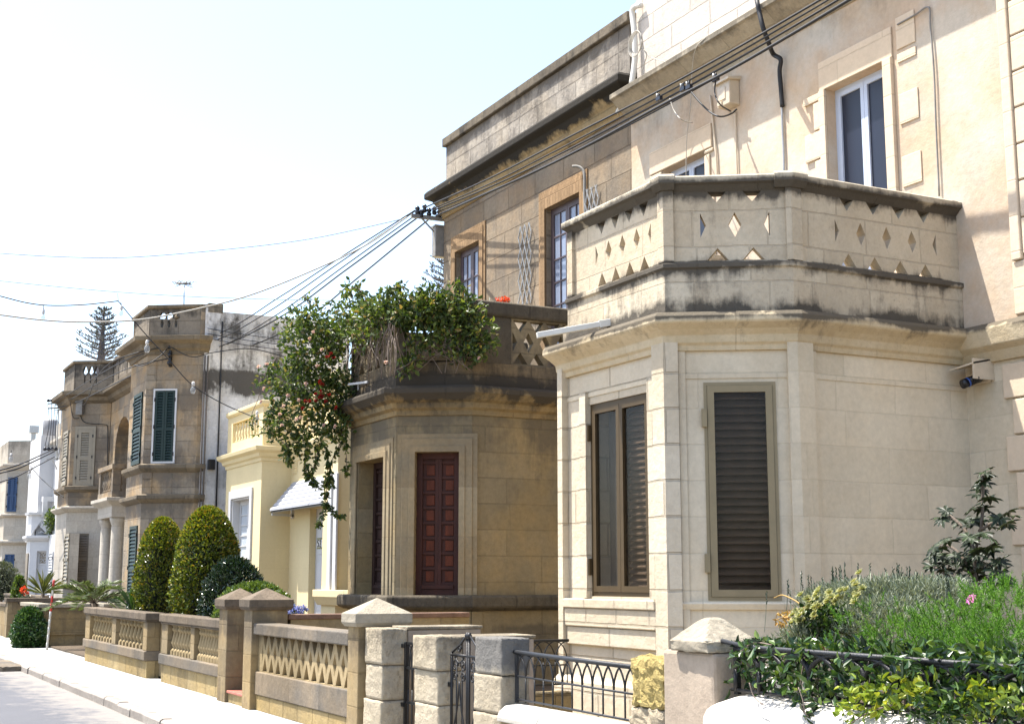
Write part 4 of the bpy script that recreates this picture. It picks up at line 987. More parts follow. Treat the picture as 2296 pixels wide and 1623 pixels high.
mb.build('balcony_rail', M['white'], F)
mb = MB(); a_, z_ = FU.px(122, 1180); mb.pbox(FU, FU.L-1.2, FU.L-.5, .0, .02, 4.0, 6.0); mb.build('window', M['glass_pale'], F)
mb = MB(); mb.box(XT-3, XT, YT0, YT1, 3.3, UFt); mb.build('stair_tower', M['white'], F)
# grey roof tank on the white house
T0 = atX(113, 975, XT-1.5); T0.y = T0.y
tk = thing('roof_tank', 'grey metal water tank on the white house roof', 'water tank', T0)
MB().lathe((T0.x, T0.y, UFt+.003), [(.33, 0), (.33, .75), (.26, .82)], 18).build('tank', plain('tank_grey', (.22, .22, .23), .6), tk)
mb = MB()
for dx, dy in ((-.4, -.4), (.4, -.4), (.4, .4), (-.4, .4)): mb.beam((T0.x+dx+2.6, T0.y+.35+dy, UFt-.9), (T0.x+dx+2.6, T0.y+.35+dy, UFt+1.6), .05, .05)
for zz in (1.0, 1.3, 1.6): mb.box(T0.x+2.2, T0.x+3.0, T0.y-.08, T0.y+.78, UFt+zz-.03, UFt+zz+.03)
mb.build('stand', M['galv'], tk)

# ================================================================== HOUSE G : farthest cream house
G = thing('house', 'cream bay fronted house with blue shutters, farthest down the street', 'house', (-68, 12, 0), 'houses along the street')
YG = 8.0
g_0 = Vector((Xat(-14, 1200, YG), YG)); g_1 = Vector((Xat(7, 1200, YG), YG)); g_2 = meet(62, 1200, g_1, CD); g_3 = Vector((g_2.x, g_2.y+4.0))
GF, GC, GRt = PL(g_0, g_1), PL(g_1, g_2), PL(g_2, g_3)
gz = lambda y: GC.px(35, y)[1]
bs1 = (GC.px(17, 1110)[0], GC.px(38, 1110)[0], gz(1147), gz(1070)); bs2 = (GC.px(10, 1260)[0], GC.px(32, 1260)[0], .9, gz(1242))
mb = MB()
mb.panel(GF, rect(0, GF.L, 0, gz(1038)), [], -.3, 0); mb.panel(GC, rect(0, GC.L, 0, gz(1038)), [rect(*bs1), rect(*bs2)], -.3, 0); mb.panel(GRt, rect(0, GRt.L, 0, gz(985)), [], -.3, 0)
mb.box(g_0.x-4, g_2.x-.32, g_2.y+.4, 14, 0, gz(990)); mb.box(g_0.x-4, g_0.x, YG, YG+3, 0, gz(1038))
mb.build('wall', M['g_wall'], G)
gp = [g_0, g_1, g_2, g_3]
mb = MB()
for yy, pr, h in ((1040, .22, .3), (1152, .15, .15), (1212, .2, .2)):
    z = gz(yy); mb.sweep(gp, [(-.01, z-h), (.04, z-h), (pr, z-.08), (pr, z), (-.01, z+.03)])
mb.build('string_course', M['g_wall'], G, .01)
mb = MB(); mb.sweep(gp[:3], [(-.2, gz(1038)), (0, gz(1038)), (0, gz(988)), (-.2, gz(988))]); mb.build('roof_parapet', M['g_wall'], G)
shutter(G, GC, *bs1, .04, M['blue_paint'], 2, .09, .06); shutter(G, GC, *bs2, .0, M['blue_paint'], 2, .09, .06)
cz = GC.px(75, 983)[1]
ch = MB(); P = atY(74, 975, 10.5)
ch.box(P.x-.12, P.x+.12, 10.4, 10.64, P.z-.6, P.z+.1); ch.box(P.x-.25, P.x+.25, 10.27, 10.77, P.z+.1, P.z+.5); ch.build('chimney', M['galv'], G)
# ================================================================== GROUND
def asphalt():
    m, nt, bs = newmat('asphalt'); geo = N(nt, 'ShaderNodeNewGeometry'); pos = geo.outputs['Position']
    f = nz(nt, pos, .8, 6, .6); f2 = nz(nt, pos, 60, 4, .7)
    c = mixc(nt, f, (.06, .062, .07), (.10, .10, .11)); c = mixc(nt, .35, c, ramp(nt, f2, [(.3, .4), (.7, 1)]), 'MULTIPLY')
    # pale dust gathered along the kerb and in patches
    sep = N(nt, 'ShaderNodeSeparateXYZ'); nt.links.new(pos, sep.inputs[0])
    near = math_(nt, 'SUBTRACT', 1, math_(nt, 'DIVIDE', math_(nt, 'ABSOLUTE', math_(nt, 'SUBTRACT', sep.outputs[1], 4.0)), 1.5), True)
    d = math_(nt, 'MULTIPLY', math_(nt, 'SUBTRACT', math_(nt, 'ADD', math_(nt, 'MULTIPLY', near, .55), nz(nt, pos, 3, 8, .7)), .72), 4, True)
    c = mixc(nt, math_(nt, 'MULTIPLY', d, .6), c, (.24, .215, .18))
    nt.links.new(c, bs.inputs['Base Color']); bs.inputs['Roughness'].default_value = .9
    b = N(nt, 'ShaderNodeBump'); b.inputs['Strength'].default_value = .6; b.inputs['Distance'].default_value = .01
    nt.links.new(f2, b.inputs['Height']); nt.links.new(b.outputs[0], bs.inputs['Normal']); return m
def st(o, kind='structure'): o['kind'] = kind; return o
st(MB().box(-4000, 4000, -4000, 4000, -.5, -.135).build('ground', plain('dry_ground', (.36, .30, .22), .95, 0, .2, 1)))
st(MB().add([(-400, -5, -.125), (60, -5, -.125), (60, 4.02, -.125), (-400, 4.02, -.125)], [(0, 1, 2, 3)]).build('road', asphalt()))
pvm = stone('pavement_concrete', (.70, .68, .63), (.66, .64, .60), None, 0, 1.1, 50, .25, .01, None, .12, bump=.3, gcol=(.3, .27, .22))
mb = MB(); mb.box(-400, 60, 4.16, 7.2, -.3, 0.0); st(mb.build('pavement', pvm))
km = stone('kerb_stone', (.58, .52, .45), (.52, .46, .40), None, 0, 9, 9, 0, .01, None, .5, bump=.9)
mb = MB(); x = -90.0
while x < 5:
    L = random.uniform(.85, 1.1); y = 4.0+random.uniform(-.012, .012); z = random.uniform(-.008, .006)
    mb.sweep([(x+.008, y+.0), (x+L-.008, y+random.uniform(-.01, .01))], [(-.158, -.3), (0, -.3), (0, -.03+z), (-.015, -.008+z), (-.04, .004+z), (-.158, .004+z)]); x += L
st(mb.build('kerb', km))
g_ = MB(); g_.box(-70, 5, 5.62, 14, -.2, .04); st(g_.build('garden_ground', M['soil']))
g_ = MB(); g_.box(-18.6, -10.9, 5.9, 9.4, -.1, .06); g_.box(-24.5, -19.2, 5.7, 8.0, -.1, .055); st(g_.build('garden_paving', M['fence_foot']))
# mound of patching mortar against the kerb
P = atZ(88, 1497, -.12)
mb = MB(); rgh(mb, (P.x-1.5, 3.55, -.2), (P.x+.8, 4.08, -.01), .03, 6, 3, 1.0); st(mb.build('asphalt_patch', M['fence_grey']))

# ================================================================== GARDEN WALLS
YP = 5.4
PF = PL((-60, YP), (0, YP))
def fx(x, y): return PF.px(x, y)[0]-60      # world X on the fence line
def cap(mb, x0, x1, y0, y1, z0, h=.09, ap=.16, ov=.06, rough=False):
    a, b, c, d = x0-ov, x1+ov, y0-ov, y1+ov; xm, ym = (a+b)/2, (c+d)/2
    mb.hexa([(a+.03, c+.03, z0-.04), (b-.03, c+.03, z0-.04), (b-.03, d-.03, z0-.04), (a+.03, d-.03, z0-.04), (a, c, z0), (b, c, z0), (b, d, z0), (a, d, z0)])
    mb.hexa([(a, c, z0), (b, c, z0), (b, d, z0), (a, d, z0), (a, c, z0+h), (b, c, z0+h), (b, d, z0+h), (a, d, z0+h)])
    mb.add([(a, c, z0+h), (b, c, z0+h), (b, d, z0+h), (a, d, z0+h), (xm, ym, z0+h+ap)], [(0, 1, 4), (1, 2, 4), (2, 3, 4), (3, 0, 4)])
BALP = [(.062, 0), (.062, .11), (.05, .125), (.03, .15), (.055, .21), (.066, .26), (.05, .36), (.032, .47), (.03, .50), (.055, .53), (.058, .57), (.04, .60), (.06, .63), (.06, .66)]
def balustrade(X0, X1, y, label, splits, name='garden_balustrade', group='balustrade sections of the garden wall'):
    t = thing(name, label, 'garden wall', ((X0+X1)/2, y, 0), group)
    mb = MB(); mb.box(X0, X1, y, y+.24, -.05, .30); mb.build('base', M['fence_foot'], t, .015)
    mb = MB(); mb.box(X0-.03, X1+.0, y-.05, y+.27, .302, .47); mb.build('lower_rail', M['fence_grey'], t, .015)
    mb = MB(); mb.box(X0-.04, X1+.05, y-.06, y+.29, 1.0, 1.13); mb.box(X0-.02, X1+.02, y-.04, y+.26, .97, 1.0); mb.build('coping', M['fence_cap'], t, .02)
    es = splits
    for (a, b, _) in es:
        if _ == 'p': MB().box(a, b, y-.012, y+.22, .472, .97).build('pier', M['fence'], t, .01)
    b0_ = MB(); b0_.lathe((0, 0, 0), [(r*1.0, z*.75) for r, z in BALP], 10); first = None
    for (a, b, k) in es:
        if k == 'p': continue
        n = k
        for i in range(n):
            cx = a+(b-a)*(i+.5)/n
            if first is None:
                first = MB(); first.lathe((cx, y+.1, .472), [(r, z*.755) for r, z in BALP], 10, True)
                first.box(cx-.065, cx+.065, y+.035, y+.165, .471, .54)
                fo = first.build('baluster', M['baluster'], t); fcx = cx; first = fo
            else:
                c = first.copy(); COL.objects.link(c); c.parent = t; c.matrix_parent_inverse = first.matrix_parent_inverse.copy(); c.location.x = cx-fcx
    return t
XL0, XM0, XM1, XR0 = fx(192, 1420), fx(331, 1420), fx(356, 1430), fx(489, 1450)
w_ = (XM0-XL0)
balustrade(XL0, XM0-.0, YP, 'balustrade section of the garden wall at its far left end, by the palm', [(XL0, XL0+.5, 'p'), (XL0+.5, XL0+w_*.48, 8), (XL0+w_*.48, XL0+w_*.54, 'p'), (XL0+w_*.54, XM0-.32, 8), (XM0-.32, XM0, 'p')])
w2_ = XR0-XM1
balustrade(XM1, XR0, YP+.06, 'balustrade section of the garden wall between the far section and the gate piers', [(XM1, XM1+.42, 'p'), (XM1+.42, XM1+w2_*.52, 8), (XM1+w2_*.52, XM1+w2_*.58, 'p'), (XM1+w2_*.58, XR0-.18, 9), (XR0-.18, XR0, 'p')])
t = thing('wall_infill', 'short plain wall piece joining the two balustrade sections', 'garden wall', (XM0+.3, YP, 0))
MB().box(XM0+.02, XM1-.02, YP+.22, YP+.42, -.05, .98).build('wall', M['fence'], t); MB().box(XM0+.03, XM1-.03, YP+.18, YP+.46, .98, 1.12).build('coping', M['fence_cap'], t, .015)
# gate piers
def pier(x0, x1, y0, y1, ztop, label, name='gate_pier', group='capped stone piers of the garden wall', m1='fence', m2='fence_cap', ap=.16):
    t = thing(name, label, 'pier', ((x0+x1)/2, (y0+y1)/2, 0), group)
    MB().box(x0, x1, y0, y1, -.05, ztop).build('shaft', M[m1], t, .012)
    mb = MB(); cap(mb, x0, x1, y0, y1, ztop, .10, ap); mb.build('cap', M[m2], t, .006)
    return t
XA, XB_ = fx(494, 1440), fx(512, 1440)+.25
gx0, gx1 = fx(496, 1480), fx(513, 1480)
gx2, gx3 = fx(554, 1480), fx(571, 1480)
pier(gx0, gx1+.02, YP-.05, YP+.42, 1.33, 'stained gate pier with pyramid cap, left of the narrow dark gate')
pier(gx2, gx3+.02, YP-.06, YP+.44, 1.34, 'stained gate pier with pyramid cap, between the narrow dark gate and the lattice panel wall')
t = thing('garden_gate', 'narrow dark garden gate between two capped stone piers', 'gate', (gx1, YP+.3, 0))
mb = MB(); ga, gb = gx1+.05, gx2-.05; yy = YP+.38
for x in (ga, gb): mb.box(x-.02, x+.02, yy-.02, yy+.02, .2, 1.2)
for z in (.25, .7, 1.15): mb.box(ga, gb, yy-.015, yy+.015, z-.02, z+.02)
n = 8
for i in range(1, n): 
    x = ga+(gb-ga)*i/n; mb.box(x-.009, x+.009, yy-.009, yy+.009, .2, 1.2)
mb.build('gate_frame', M['iron'], t); MB().box(ga+.02, gb-.02, yy+.02, yy+.03, .2, 1.12).build('backing_sheet', M['dark_wood'], t)
t = thing('door_step', 'red tiled step under the narrow dark gate', 'step', ((gx1+gx2)/2, YP+.1, 0))
MB().box(gx1+.03, gx2-.01, YP+.0, YP+.6, -.02, .13).build('riser', M['fence_foot'], t); MB().box(gx1+.03, gx2-.01, YP-.03, YP+.62, .131, .17).build('tread', M['red_tile'], t, .01)
# lattice wall
lx0, lx1 = gx3+.03, fx(786, 1500)
LP = PL((lx0, YP+.04), (lx1, YP+.04))
t = thing('lattice_wall', 'garden wall with pierced hourglass lattice between two capped piers', 'garden wall', ((lx0+lx1)/2, YP, 0))
MB().box(lx0, lx1, YP+.02, YP+.3, -.05, .20).build('base', M['fence_foot'], t, .02)
MB().box(lx0, lx1, YP+.0, YP+.28, .202, .50).build('lower_band', M['fence_grey'], t, .012)
MB().box(lx0, lx1, YP-.04, YP+.3, .985, 1.13).build('coping', M['fence_grey'], t, .015)
mb = MB(); lu = LP.L
mb.panel(LP, rect(0, lu, .5, .985), lattice(.16, lu-.06, .505, .98, 12, (lu-.2)/12*.46, .26, .20, (lu-.2)/12*.72), -.16, -.0)
mb.build('lattice_panel', M['baluster'], t)
# capped pier
p0x, p1x = fx(788, 1500), fx(816, 1500)
p1x = fx(812, 1500)
t = pier(p0x, p1x, YP-.05, YP+.5, 1.24, 'bright capped stone pier at the right end of the lattice panel wall', m2='cap_pale', ap=.17)
# brown cross wall between yellow and brown gardens
t = thing('party_wall', 'dark reddish brown low wall dividing the yellow and brown house gardens', 'garden wall', (gx3, 7, 0))
MB().box(gx3-.28, gx3-.04, YP+.5, 8.6, -.05, 1.17).build('wall', M['b_wall'], t)
MB().box(gx3-.30, gx3-.02, YP+.46, 8.6, 1.17, 1.24).build('coping', plain('brown_coping', (.17, .10, .07), .8, 0, .3, 10, .6), t, .01)

# rough piers
def blocks(x0, x1, y0, y1, zs, mats, label, name, group=None, amp=.012, sd=0):
    t = thing(name, label, 'pier', ((x0+x1)/2, y0, 0), group)
    MB().box(x0+.025, x1-.025, y0+.025, y1-.02, zs[0], zs[-1]-.05).build('mortar', M['pier_plaster'], t)
    for i in range(len(zs)-1):
        mb = MB(); rgh(mb, (x0+random.uniform(-.012, .012), y0+random.uniform(-.012, .012), zs[i]+.006), (x1+random.uniform(-.012, .012), y1, zs[i+1]-.004), amp*.8, 12, sd+i*3.7, .12)
        o = mb.build('stone_block', M[mats[i % len(mats)]], t)
        for p in o.data.polygons: p.use_smooth = True
    return t
r0, r1 = fx(819, 1500), fx(857, 1500)
blocks(r0, r1, YP, YP+.28, [-.05, .12, .46, .82, 1.2], ['pale_rough'], 'rough pale stone pier left of the narrow black gate', 'stone_pier', 'rough stone piers', .010, 1)
t = thing('side_wall', 'smooth side wall running back from the rough stone pier by the narrow black gate', 'garden wall', (r1, 6, 0))
MB().box(r0+.06, r1-.01, YP+.29, YP+1.15, -.05, 1.18).build('wall', M['pier_plaster'], t, .012)
MB().box(r0+.05, r1, YP+.28, YP+1.17, 1.182, 1.215).build('coping', M['pale_rough'], t, .008)
s0, s1 = fx(928, 1500), fx(981, 1500)
blocks(s0, s1, YP, YP+.26, [-.05, .14, .52, .84, 1.17], ['pale_rough'], 'rough pale stone pier between the two black gates', 'stone_pier', 'rough stone piers', .010, 20)
t = thing('side_wall', 'side wall running back from the pier between the two black gates', 'garden wall', (s1, 6, 0))
MB().box(s0+.08, s1-.01, YP+.27, YP+1.05, -.05, 1.13).build('wall', M['pier_plaster'], t, .012)
MB().box(s0+.07, s1+.0, YP+.26, YP+1.07, 1.132, 1.165).build('coping', M['pale_rough'], t, .008)
q0_, q1_ = fx(1064, 1500), fx(1126, 1500)
t = blocks(q0_, q1_, YP, YP+.27, [-.05, .20, .55, .88], ['pale_rough'], 'rough stone pier with black weathered top, right of the scrolled gate', 'stone_pier', 'rough stone piers', .010, 40)
mb = MB(); rgh(mb, (q0_+.01, YP, .885), (q1_, YP+.27, 1.2), .008, 12, 52, .12)
o = mb.build('stone_block', M['pale_stained'], t); 
for p in o.data.polygons: p.use_smooth = True

# iron gates
t = thing('iron_gate', 'narrow black iron gate with arched bars between rough pale piers', 'gate', (r1, YP+.3, 0))
XG = r1+.03; mb = MB()     # leaf standing open into the garden
gyo, gyi = YP+.26, YP+.26
ga, gb = r1+.08, s0-.04; yy = YP+.24
for x in (ga, gb): mb.box(x-.022, x+.022, yy-.02, yy+.02, .05, 1.06)
for z in (.12, .45, .80, 1.05): mb.box(ga, gb, yy-.012, yy+.012, z-.014, z+.014)
mb.build('gate_frame', M['iron'], t)
def arcade(mb, pl, u0, u1, n, zb, zt, o=0, r=.009, sp=None, stop=None):
    """bars at even spacing, each carrying interlaced pointed arches under the rail"""
    p = (u1-u0)/n; zs = zt-(zt-zb)*.48
    for i in range(n+1):
        u = u0+i*p
        mb.tube([pl.pt(u, o, zb), pl.pt(u, o, zs)], r, 5)
        for sgn in (1, -1):
            if (i == 0 and sgn < 0) or (i == n and sgn > 0): continue
            pts = []
            for k in range(8):
                t_ = k/7; uu = u+sgn*p*.98*(1-math.cos(t_*math.pi/2)); z = zs+(zt-zs)*math.sin(t_*math.pi/2)
                if u0-.001 <= uu <= u1+.001: pts.append(pl.pt(uu, o, z))
            if len(pts) > 1: mb.tube(pts, r, 5)
GL = PL((ga, yy), (gb, yy)); mb = MB(); arcade(mb, GL, .06, GL.L-.06, 6, .1, 1.03, 0, .009); mb.build('bars', M['iron'], t)
for z in (1.02, .42): MB().box(r1-.0, ga, yy-.03, yy+.01, z-.02, z+.02).build('hinge', M['iron'], t)
def scroll(mb, pl, cu, cz, r, turns=1.5, s=1, o=0, rr=.009, a0=0):
    n = int(turns*14); mb.tube([pl.pt(cu+s*r*(1-k/n*.8)*math.cos(a0+k/14*2*math.pi), o, cz+r*(1-k/n*.8)*math.sin(a0+k/14*2*math.pi)) for k in range(n)], rr, 5)
t = thing('iron_gate', 'black wrought iron double gate with scrolls between rough stone piers', 'gate', (s1+.3, YP+.13, 0))
ga, gb = s1+.03, q0_-.03; gm = (ga+gb)/2; yy = YP+.13
for sgn, a, b in ((1, ga, gm-.008), (-1, gb, gm+.008)):
    P_ = PL((a, yy), (b, yy)) if a < b else PL((b, yy), (a, yy)); L = P_.L
    f = (lambda u: u) if sgn > 0 else (lambda u: L-u)
    mb = MB(); 
    for u in (.012, L-.012): mb.tube([P_.pt(u, 0, .06), P_.pt(u, 0, 1.02 if f(u) < L/2 else 1.16)], .015, 6)
    mb.tube([P_.pt(0, 0, 1.0), P_.pt(L, 0, 1.0)], .014, 6); mb.tube([P_.pt(0, 0, .1), P_.pt(L, 0, .1)], .014, 6)
    mb.tube([P_.pt(f(.02), 0, 1.02), P_.pt(f(L*.55), 0, 1.10), P_.pt(f(L-.01), 0, 1.2)], .011, 6)
    lf = mb.build('gate_leaf', M['iron'], t)
    mb = MB(); mb.lathe(P_.pt(f(L-.012), 0, 1.16), [(.02, 0), (.03, .03), (.01, .06)], 8)
    um = L/2
    for cu, cz, r, s in ((um-.09, .9, .06, 1), (um+.09, .9, .06, -1), (um-.09, .8, .05, 1), (um+.09, .8, .05, -1), (um-.08, .22, .06, 1), (um+.08, .22, .06, -1), (um, 1.06, .045, 1)):
        scroll(mb, P_, cu, cz, r, 1.4, s)
    for k in range(1, 3):
        u = L*k/3; mb.tube([P_.pt(u, 0, .1), P_.pt(u, 0, 1.0)], .008, 5)
    mb.tube(crom([P_.pt(um-.14, 0, .3), P_.pt(um-.05, 0, .5), P_.pt(um, 0, .76)], 5), .009, 5); mb.tube(crom([P_.pt(um+.14, 0, .3), P_.pt(um+.05, 0, .5), P_.pt(um, 0, .76)], 5), .009, 5)
    mb.tube(crom([P_.pt(um-.10, 0, .98), P_.pt(um, 0, .93), P_.pt(um+.1, 0, .98)], 5), .009, 5)
    mb.build('scrollwork', M['iron'], lf)
for z in (.72, .3): MB().box(s1-.01, ga+.01, yy-.02, yy+.02, z-.02, z+.02).build('hinge', M['iron'], t)

# railing on white coping between stained pier and yellow blocks
y0x, y1x = fx(1401, 1560), fx(1486, 1560)
t = thing('iron_railing', 'black arched iron railing on low white coping left of the yellow blocks', 'railing', ((q1_+y0x)/2, YP, .6), 'iron railings on the low walls')
RL = PL((q1_, YP+.12), (y0x, YP+.12)); L = RL.L
mb = MB(); mb.tube([RL.pt(-.05, 0, 1.085), RL.pt(L+.03, 0, 1.06)], .019, 8); mb.build('top_rail', M['iron_rail'], t)
mb = MB(); mb.tube([RL.pt(.02, 0, .69), RL.pt(L, 0, .67)], .010, 6); mb.tube([RL.pt(.02, 0, .885), RL.pt(L, 0, .865)], .009, 6)
mb.pbox(RL, .03, .06, -.012, .012, .66, 1.07); mb.build('lower_rail', M['iron_rail'], t)
mb = MB(); arcade(mb, RL, .05, L-.03, 12, .67, 1.07, 0, .0085); mb.build('bars', M['iron'], t)
t = thing('low_wall', 'low wall with rounded white coping under the arched railing', 'garden wall', ((q1_+y0x)/2, YP, 0))
MB().box(q1_+.01, y0x, YP-.02, YP+.3, -.05, .51).build('wall', M['fence'], t)
mb = MB(); x = q1_+.01
while x < y0x-.02:
    x2 = min(x+.72, y0x)
    mb.sweep([(x+.004, YP-.04), (x2-.004, YP-.04)], [(-.36, .51), (.02, .51), (.02, .545), (.0, .59), (-.06, .635), (-.16, .65), (-.27, .635), (-.34, .59), (-.36, .545)]); x = x2
mb.build('coping', M['coping_white'], t, .008)
t = thing('iron_railing', 'black arched iron railing standing back against the brown house plinth', 'railing', (-13.5, 7.2, .5), 'iron railings on the low walls')
RB = PL((fx(1183, 1500)-.9, 6.6), (fx(1183, 1500)-.9+3.2, 7.9))
XR_ = atX(1183, 1480, -14.1)
RB = PL((-14.2, atX(1180, 1480, -14.2).y-.6), (-14.2, atX(1275, 1480, -14.2).y))
mb = MB(); mb.tube([RB.pt(0, 0, 1.0), RB.pt(RB.L, 0, 1.0)], .018, 8); mb.tube([RB.pt(0, 0, .5), RB.pt(RB.L, 0, .5)], .012, 6); mb.tube([RB.pt(0, 0, .72), RB.pt(RB.L, 0, .72)], .01, 6); mb.build('top_rail', M['iron'], t)
mb = MB(); arcade(mb, RB, .03, RB.L-.02, max(6, int(RB.L/.15)), .5, .99, 0, .008); mb.build('bars', M['iron'], t)
t = thing('low_wall', 'low plastered wall under the set back railing beside the brown plinth', 'garden wall', (-14.2, 7, 0))
q = RB.p0; MB().box(-14.3, -14.1, RB.p0.y, RB.p1.y, -.05, .42).build('wall', M['fence_foot'], t, .02)

# yellow rough blocks, big plastered pier with battered cap
t = thing('stone_pier', 'stack of rough yellow eroded limestone blocks beside the large plastered pier', 'pier', ((y0x+y1x)/2, YP, 0), 'rough stone piers')
for i, (z0, z1, mt, w0) in enumerate(((.0, .44, 'yellow_rough', 0), (.445, .80, 'pale_rough', 0), (.80, 1.15, 'yellow_rough', .03))):
    mb = MB(); rgh(mb, (y0x+w0, YP+.02, z0), (y1x-.02, YP+.30, z1), .034 if i != 1 else .028, 16, 70+i*9, 1.0)
    o = mb.build('stone_block', M[mt], t)
g0x, g1x = fx(1487, 1560), fx(1601, 1560)
t = thing('gate_pier', 'large plastered pier with crumbling pale pyramid cap, left of the planted railing', 'pier', ((g0x+g1x)/2, YP, 0), 'capped stone piers of the garden wall')
MB().box(g0x, g1x, YP, YP+.36, -.05, 1.22).build('shaft', M['pier_plaster'], t, .025)
bm = bmesh.new(); mb = MB()
a, b, c, d = g0x-.0, g1x+.10, YP-.10, YP+.42; xm, ym = (a+b)/2, (c+d)/2
cx0, cx1, d = g0x+.165, g1x+.0, YP+.37; c = YP-.05; rgh(mb, (cx0, c, 1.222), (cx1, d, 1.30), .012, 10, 90, .6)
mb2 = MB(); nseg = 14; vs = []; fs = []
for i in range(nseg+1):
    for j in range(nseg+1):
        uu, vv = i/nseg, j/nseg; x = cx0+(cx1-cx0)*uu; y = c+(d-c)*vv
        h = min(min(uu, 1-uu), min(vv, 1-vv))*2; h = min(h, .8)
        p = Vector((x, y, 1.288+h*.20)); p += noise.noise_vector(p*9)*.008+noise.noise_vector(p*24)*.007; vs.append(p)
for i in range(nseg):
    for j in range(nseg): k = i*(nseg+1)+j; fs.append((k, k+1, k+nseg+2, k+nseg+1))
mb.add(vs, fs); mb.build('cap', M['cap_pale'], t)
# right-hand planted railing and its low wall
rx0 = g1x+.04; rx1 = -3.2
RR = PL((rx0, YP+.12), (rx1, YP+.12)); L = RR.L
t = thing('iron_railing', 'black iron railing overgrown with shrubs, in front of the cream house bed', 'railing', ((rx0+rx1)/2, YP, .6), 'iron railings on the low walls')
mb = MB(); mb.tube([RR.pt(-.03, .05, 1.30), RR.pt(.25, .05, 1.27), RR.pt(L, .05, 1.26)], .016, 8); mb.build('top_rail', M['iron_rail'], t)
mb = MB(); mb.pbox(RR, .06, .10, -.0, .03, .96, 1.27); mb.tube([RR.pt(.05, .04, .99), RR.pt(L, .04, .99)], .012, 6); mb.build('lower_rail', M['iron'], t)
mb = MB(); arcade(mb, RR, .1, L, 17, .98, 1.255, .04, .018); mb.build('bars', M['iron'], t)
t = thing('low_wall', 'low wall with bulging white plastered coping under the planted railing', 'garden wall', ((rx0+rx1)/2, YP, 0))
MB().box(rx0, rx1, YP-.05, YP+.34, -.05, .72).build('wall', M['fence'], t)
mb = MB(); nx = 60
prof = [(-.44, .71), (.02, .71), (.06, .77), (.05, .85), (.01, .91), (-.08, .955), (-.2, .97), (-.32, .95), (-.42, .87)]
ring = []
for i in range(nx+1):
    x = rx0-.06+(rx1-rx0)*i/nx; r_ = []
    e = min(1, .75+i*.08)
    for o_, z in prof:
        p = Vector((x, YP-.04-o_*e, .71+(z-.71)*e)); p += noise.noise_vector(p*2.2)*.009; r_.append(p)
    ring.append(r_)
vs = [p for r_ in ring for p in r_]; k = len(prof)
fs = [(i*k+j, i*k+(j+1) % k, (i+1)*k+(j+1) % k, (i+1)*k+j) for i in range(nx) for j in range(k)]+[tuple(range(k))]
mb.add(vs, fs, True); mb.build('coping', M['coping_white'], t)
MB().box(rx0, rx1, YP+.42, 8.3, 0, .92).build('garden_bed', M['soil'])['kind'] = 'structure'
MB().box(g1x-.2, g1x+.0, YP+.36, 8.4, 0, .9).build('bed_wall', M['fence_foot'])
tag(bpy.data.objects['bed_wall'], 'low stone wall behind the large plastered pier holding the flower bed', 'garden wall')

# far garden walls at the left
def fwall(name, label, x0, x1, y0, y1, h, coph=.1, foot=True, m='fence'):
    t = thing(name, label, 'garden wall', ((x0+x1)/2, y0, 0), 'low garden walls farther down the street')
    MB().box(x0, x1, y0, y1, -.05, h).build('wall', M[m], t, .015)
    MB().box(x0-.06, x1+.06, y0-.06, y1+.06, h, h+coph).build('coping', M['cap_pale'], t, .02)
    if foot: MB().box(x0-.04, x1+.04, y0-.04, y1+.04, -.05, .28).build('base', M['fence_foot'], t, .015)
    return t
wx = atZ(108, 1450, 0).x; wl = fx(48, 1395)
t = thing('garden_wall', 'cream stone garden wall with pale coping turning a corner behind the striped pole', 'garden wall', (wx, YP, 0), 'low garden walls farther down the street')
mb = MB(); mb.box(wl, wx, YP, YP+.2, -.05, 1.0); mb.box(wx-.2, wx, YP+.2, YP+1.8, -.05, 1.0); mb.build('wall', M['fence'], t, .01)
mb = MB(); mb.prism([(wl, YP-.06), (wx+.06, YP-.06), (wx+.06, YP+2.0), (wx-.24, YP+2.0), (wx-.24, YP+.26), (wl, YP+.26)], 1.0, 1.1); mb.build('coping', M['cap_pale'], t, .015)
mb = MB(); mb.prism([(wl, YP-.04), (wx+.04, YP-.04), (wx+.04, YP+1.8), (wx+.001, YP+1.8), (wx+.001, YP-.001), (wl, YP-.001)], .30, .40); mb.build('band', M['fence'], t, .01)
a_ = fx(2, 1390); b_ = fx(15, 1390)
t = thing('garden_wall', 'stone garden wall with dark stained top at the far left edge', 'garden wall', (b_, YP, 0), 'low garden walls farther down the street')
mb = MB(); mb.box(b_-.45, b_, YP, YP+.3, -.05, 1.05); mb.box(b_-.22, b_, YP+.3, YP+2.5, -.05, 1.0); mb.box(b_-12, b_-.45, YP+.05, YP+.25, -.05, .9); mb.build('wall', M['fence'], t, .01)
mb = MB(); mb.box(b_-.5, b_+.05, YP-.05, YP+2.6, 1.05, 1.17); mb.box(b_-12, b_-.5, YP, YP+.3, .9, 1.0); mb.build('coping', M['fence_cap'], t, .015)
for lbl, xx, yy0, dx in (('low inner wall across the garden of the porch house', 'E', 7.0, 0),):
    t = thing('garden_wall', 'long low dividing wall with pale coping below the palm', 'garden wall', (-40, 6.6, 0), 'low garden walls farther down the street')
    MB().box(-47, -36.6, 6.9, 7.1, 0, 1.02).build('wall', M['fence_grey'], t); MB().box(-47, -36.5, 6.86, 7.14, 1.02, 1.1).build('coping', M['cap_pale'], t, .01)
t = thing('garden_wall', 'low dividing wall in front of the white house', 'garden wall', (-50, 6.6, 0), 'low garden walls farther down the street')
MB().box(-57, -47.5, 6.9, 7.1, 0, 1.12).build('wall', M['fence'], t); MB().box(-57, -47.4, 6.86, 7.14, 1.12, 1.2).build('coping', M['fence_grey'], t, .01)
